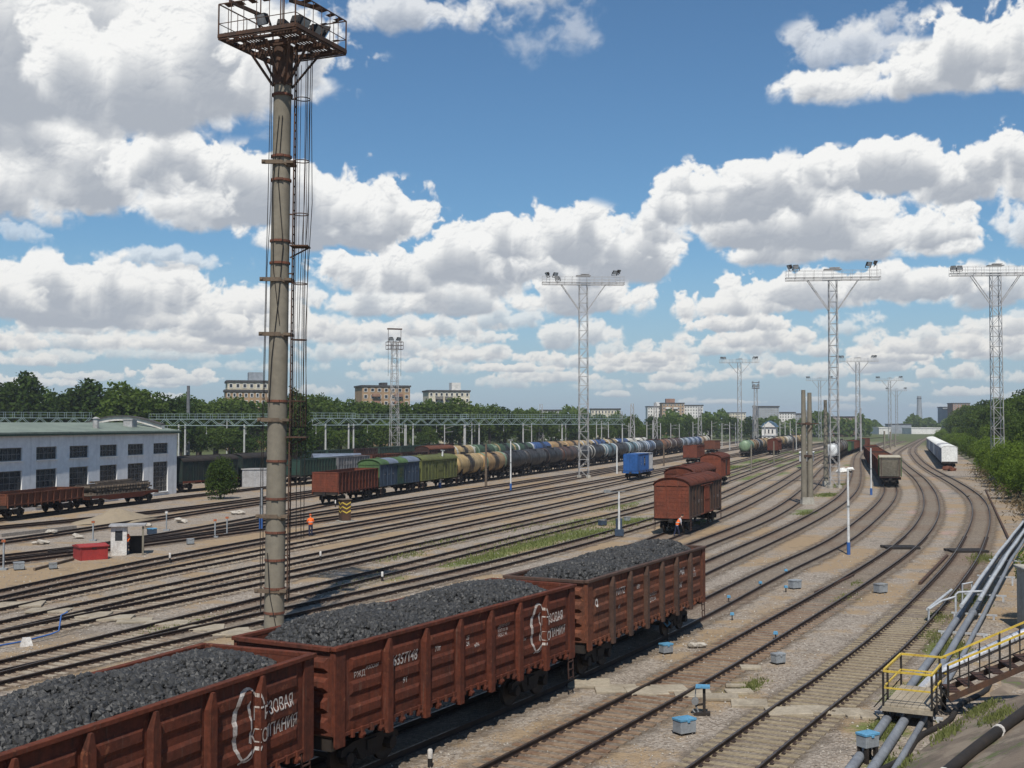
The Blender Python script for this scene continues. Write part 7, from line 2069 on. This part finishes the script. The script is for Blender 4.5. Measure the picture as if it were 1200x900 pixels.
for l,u,v,w in (('dark timber crossing between the rails of the rightmost track',1136,648,2.6),('dark timber crossing between the rails of the sleepered track on the curve',1058,644,2.4)):
    g=ground_at(u,v); t=thing('timber_crossing',l,'track crossing',(g.x,g.y,0),R(0),'timber crossings on the curves'); MB().box((0,0,.12),(w,.5,.14)).box((0,.62,.12),(w*.95,.4,.13)).box((0,1.2,.12),(w,.45,.14)).build('plank',MAT['black_iron'],t)

# ------------------------------------------------------------------ people
worn('skin',(.42,.24,.16),(.36,.20,.13),rough=.6,streak=0); worn('orange_vest',(.80,.145,.02),(.68,.11,.02),rough=.8,scale=2,streak=.1); worn('navy_cloth',(.018,.024,.055),(.025,.03,.06),rough=.9); worn('pale_cloth',(.45,.45,.46),(.36,.36,.38),rough=.9); worn('dark_hair',(.03,.022,.017),rough=.8); worn('cap_orange',(.60,.12,.03),rough=.7)
def skin_mesh(name,verts,edges,radii,root,mats,parent,matf=None,sub=2):
    me=bpy.data.meshes.new(name); me.from_pydata([Vector(v) for v in verts],edges,[]); o=bpy.data.objects.new(name,me); col.objects.link(o)
    md=o.modifiers.new('skin','SKIN'); md.use_smooth_shade=True; md.branch_smoothing=.4
    for i,r in enumerate(radii):
        sv=me.skin_vertices[0].data[i]; sv.radius=(r,r) if not isinstance(r,tuple) else r; sv.use_root=(i==root)
    s=o.modifiers.new('sub','SUBSURF'); s.levels=sub; s.render_levels=sub
    dg=bpy.context.evaluated_depsgraph_get(); m2=bpy.data.meshes.new_from_object(o.evaluated_get(dg)); bpy.data.objects.remove(o)
    m2.name=name
    for x in mats: m2.materials.append(x)
    for p in m2.polygons: p.use_smooth=True; p.material_index=matf(p.center) if matf else 0
    o=bpy.data.objects.new(name,m2); col.objects.link(o); o.parent=parent; return o
def worker(label,u,v,rz,pose,legs,lean=0.0,step=.0,arms=None):
    g=ground_at(u,v); t=thing('person',label,'person',(g.x,g.y,0),rz)
    # local: faces -y; joints
    lx=.10; hipz=.90
    def L(z): return -math.tan(lean)*max(0,z-hipz)
    V=[(0,0,.96),(0,L(1.12),1.12),(0,L(1.36)*1.05,1.36),(0,L(1.46)*1.1,1.47),(0,L(1.56)*1.15,1.56),(0,L(1.66)*1.2-.015,1.66),(0,L(1.74)*1.2-.01,1.735)]
    Rr=[(.17,.13),(.16,.12),(.185,.125),.075,.062,(.082,.098),(.07,.085)]
    E=[(0,1),(1,2),(2,3),(3,4),(4,5),(5,6)]
    def add(p,r,par): V.append(p); Rr.append(r); E.append((par,len(V)-1)); return len(V)-1
    for s in (-1,1):
        dy=step*s
        h=add((s*lx,0,.86),.105,0); k=add((s*lx*1.1,dy*.45-.03,.48),.068,h); a=add((s*lx*1.1,dy,.09),.048,k); add((s*lx*1.25,dy-.16,.045),.04,a)
        sh=add((s*.19,L(1.42),1.41),.066,2); (ex,ey,ez),(hx,hy,hz)=arms[0 if s<0 else 1]
        e=add((ex,ey+L(1.2),ez),.050,sh); w=add((hx,hy+L(1.1),hz),.034,e)
        d=(Vector((hx,hy,hz))-Vector((ex,ey,ez))).normalized(); pm=Vector((hx,hy+L(1.1),hz))+d*.075
        p=add(tuple(pm),(.036,.026),w)
        sd_=d.cross(Vector((0,1,.3))).normalized()
        for q,ln in ((-.027,.062),(-.009,.075),(.009,.07),(.026,.055)):
            f=add(tuple(pm+sd_*q+d*.035),.0095,p); f2=add(tuple(pm+sd_*q*1.1+d*(.035+ln*.55)+Vector((0,-.008,0))),.009,f); add(tuple(pm+sd_*q*1.1+d*(.035+ln)+Vector((0,-.022,0))),.007,f2)
        th=add(tuple(pm-d*.03+sd_*-.05),.011,p); add(tuple(pm+d*.015+sd_*-.065+Vector((0,-.015,0))),.009,th)
    def mf(c):
        if c.z>1.555-0*lean: return 2
        if c.z<.93: return 1 if c.z>.09 else 3
        r=abs(c.x)
        if c.z<1.0 and r>.23: return 2
        return 0
    b=skin_mesh('body',V,E,Rr,0,[MAT['orange_vest'] if legs!='sleeve' else MAT['pale_cloth'],MAT['navy_cloth'],MAT['skin'],MAT['black_iron']],t,mf)
    hd=Vector(V[5])
    # face, hair and cap
    m=MB()
    for s in (-1,1): m.box(hd+Vector((s*.032,-.088,.012)),(.022,.012,.012))
    m.box(hd+Vector((0,-.092,-.055)),(.045,.01,.012)); m.build('face_features',MAT['dark_hair'],t)
    m=MB().box(hd+Vector((0,-.10,-.015)),(.022,.03,.035),taper=.6); m.build('nose',MAT['skin'],t)
    m=MB()
    for s in (-1,1): m.box(hd+Vector((s*.088,.0,-.005)),(.016,.04,.06))
    m.build('ear',MAT['skin'],t)
    m=MB().lathe([(.098,.015),(.104,.05),(.085,.10),(.045,.128),(.002,.135)],hd+Vector((0,.008,0)),'z',16); m.build('cap' if legs!='sleeve' else 'hair',MAT['cap_orange' if legs!='sleeve' else 'dark_hair'],t,smooth=2)
    # jacket or vest: a shell over the trunk
    Vv=[(0,L(.88),.86),(0,L(1.05),1.05),(0,L(1.25),1.25),(0,L(1.42),1.42)]; 
    skin_mesh('jacket' if legs!='sleeve' else 'vest',Vv,[(0,1),(1,2),(2,3)],[(.20,.155),(.195,.15),(.215,.155),(.15,.10)],0,[MAT['orange_vest']],t)
    bm=MB().lathe([(.222,1.13),(.222,1.19)],(0,L(1.16),0),'z',20); 
    s=.74; o=bm.build('reflective_band',MAT['white_paint'],t); o.scale=(1,s,1)
    return t
worker('person in an orange jacket and navy trousers standing by the tracks, head bowed',364,628.5,R(200),'stand','full',lean=.14,step=.04,arms=(((-.27,-.06,1.16),(-.20,-.26,1.08)),((.27,-.06,1.16),(.20,-.26,1.08))))
worker('person in an orange vest with pale sleeves bending beside the nearest red covered wagon',793,629,R(105),'bend','sleeve',lean=.50,step=.20,arms=(((-.26,-.10,1.14),(-.20,-.22,.92)),((.26,-.02,1.14),(.22,-.16,.90))))
worker('person in orange sitting in the open side of the kiosk',147,650,R(20),'sit','full',lean=.10,step=.02,arms=(((-.27,-.04,1.14),(-.18,-.24,1.02)),((.27,-.04,1.14),(.18,-.24,1.02))))

# ------------------------------------------------------------------ the air over the yard
def haze():
    mt=bpy.data.materials.new('haze'); mt.use_nodes=True; t=NT(mt.node_tree); t.N.clear()
    v=t.n('ShaderNodeVolumePrincipled'); v.inputs['Color'].default_value=(.86,.91,1.0,1); v.inputs['Density'].default_value=.00017; v.inputs['Anisotropy'].default_value=.2
    o=t.n('ShaderNodeOutputMaterial'); t.L.new(v.outputs[0],o.inputs['Volume'])
    b=MB().box((0,1900,31),(6600,4800,66)); ob=b.build('haze',mt); tag(ob,kind='stuff'); ob.display_type='WIRE'
haze()
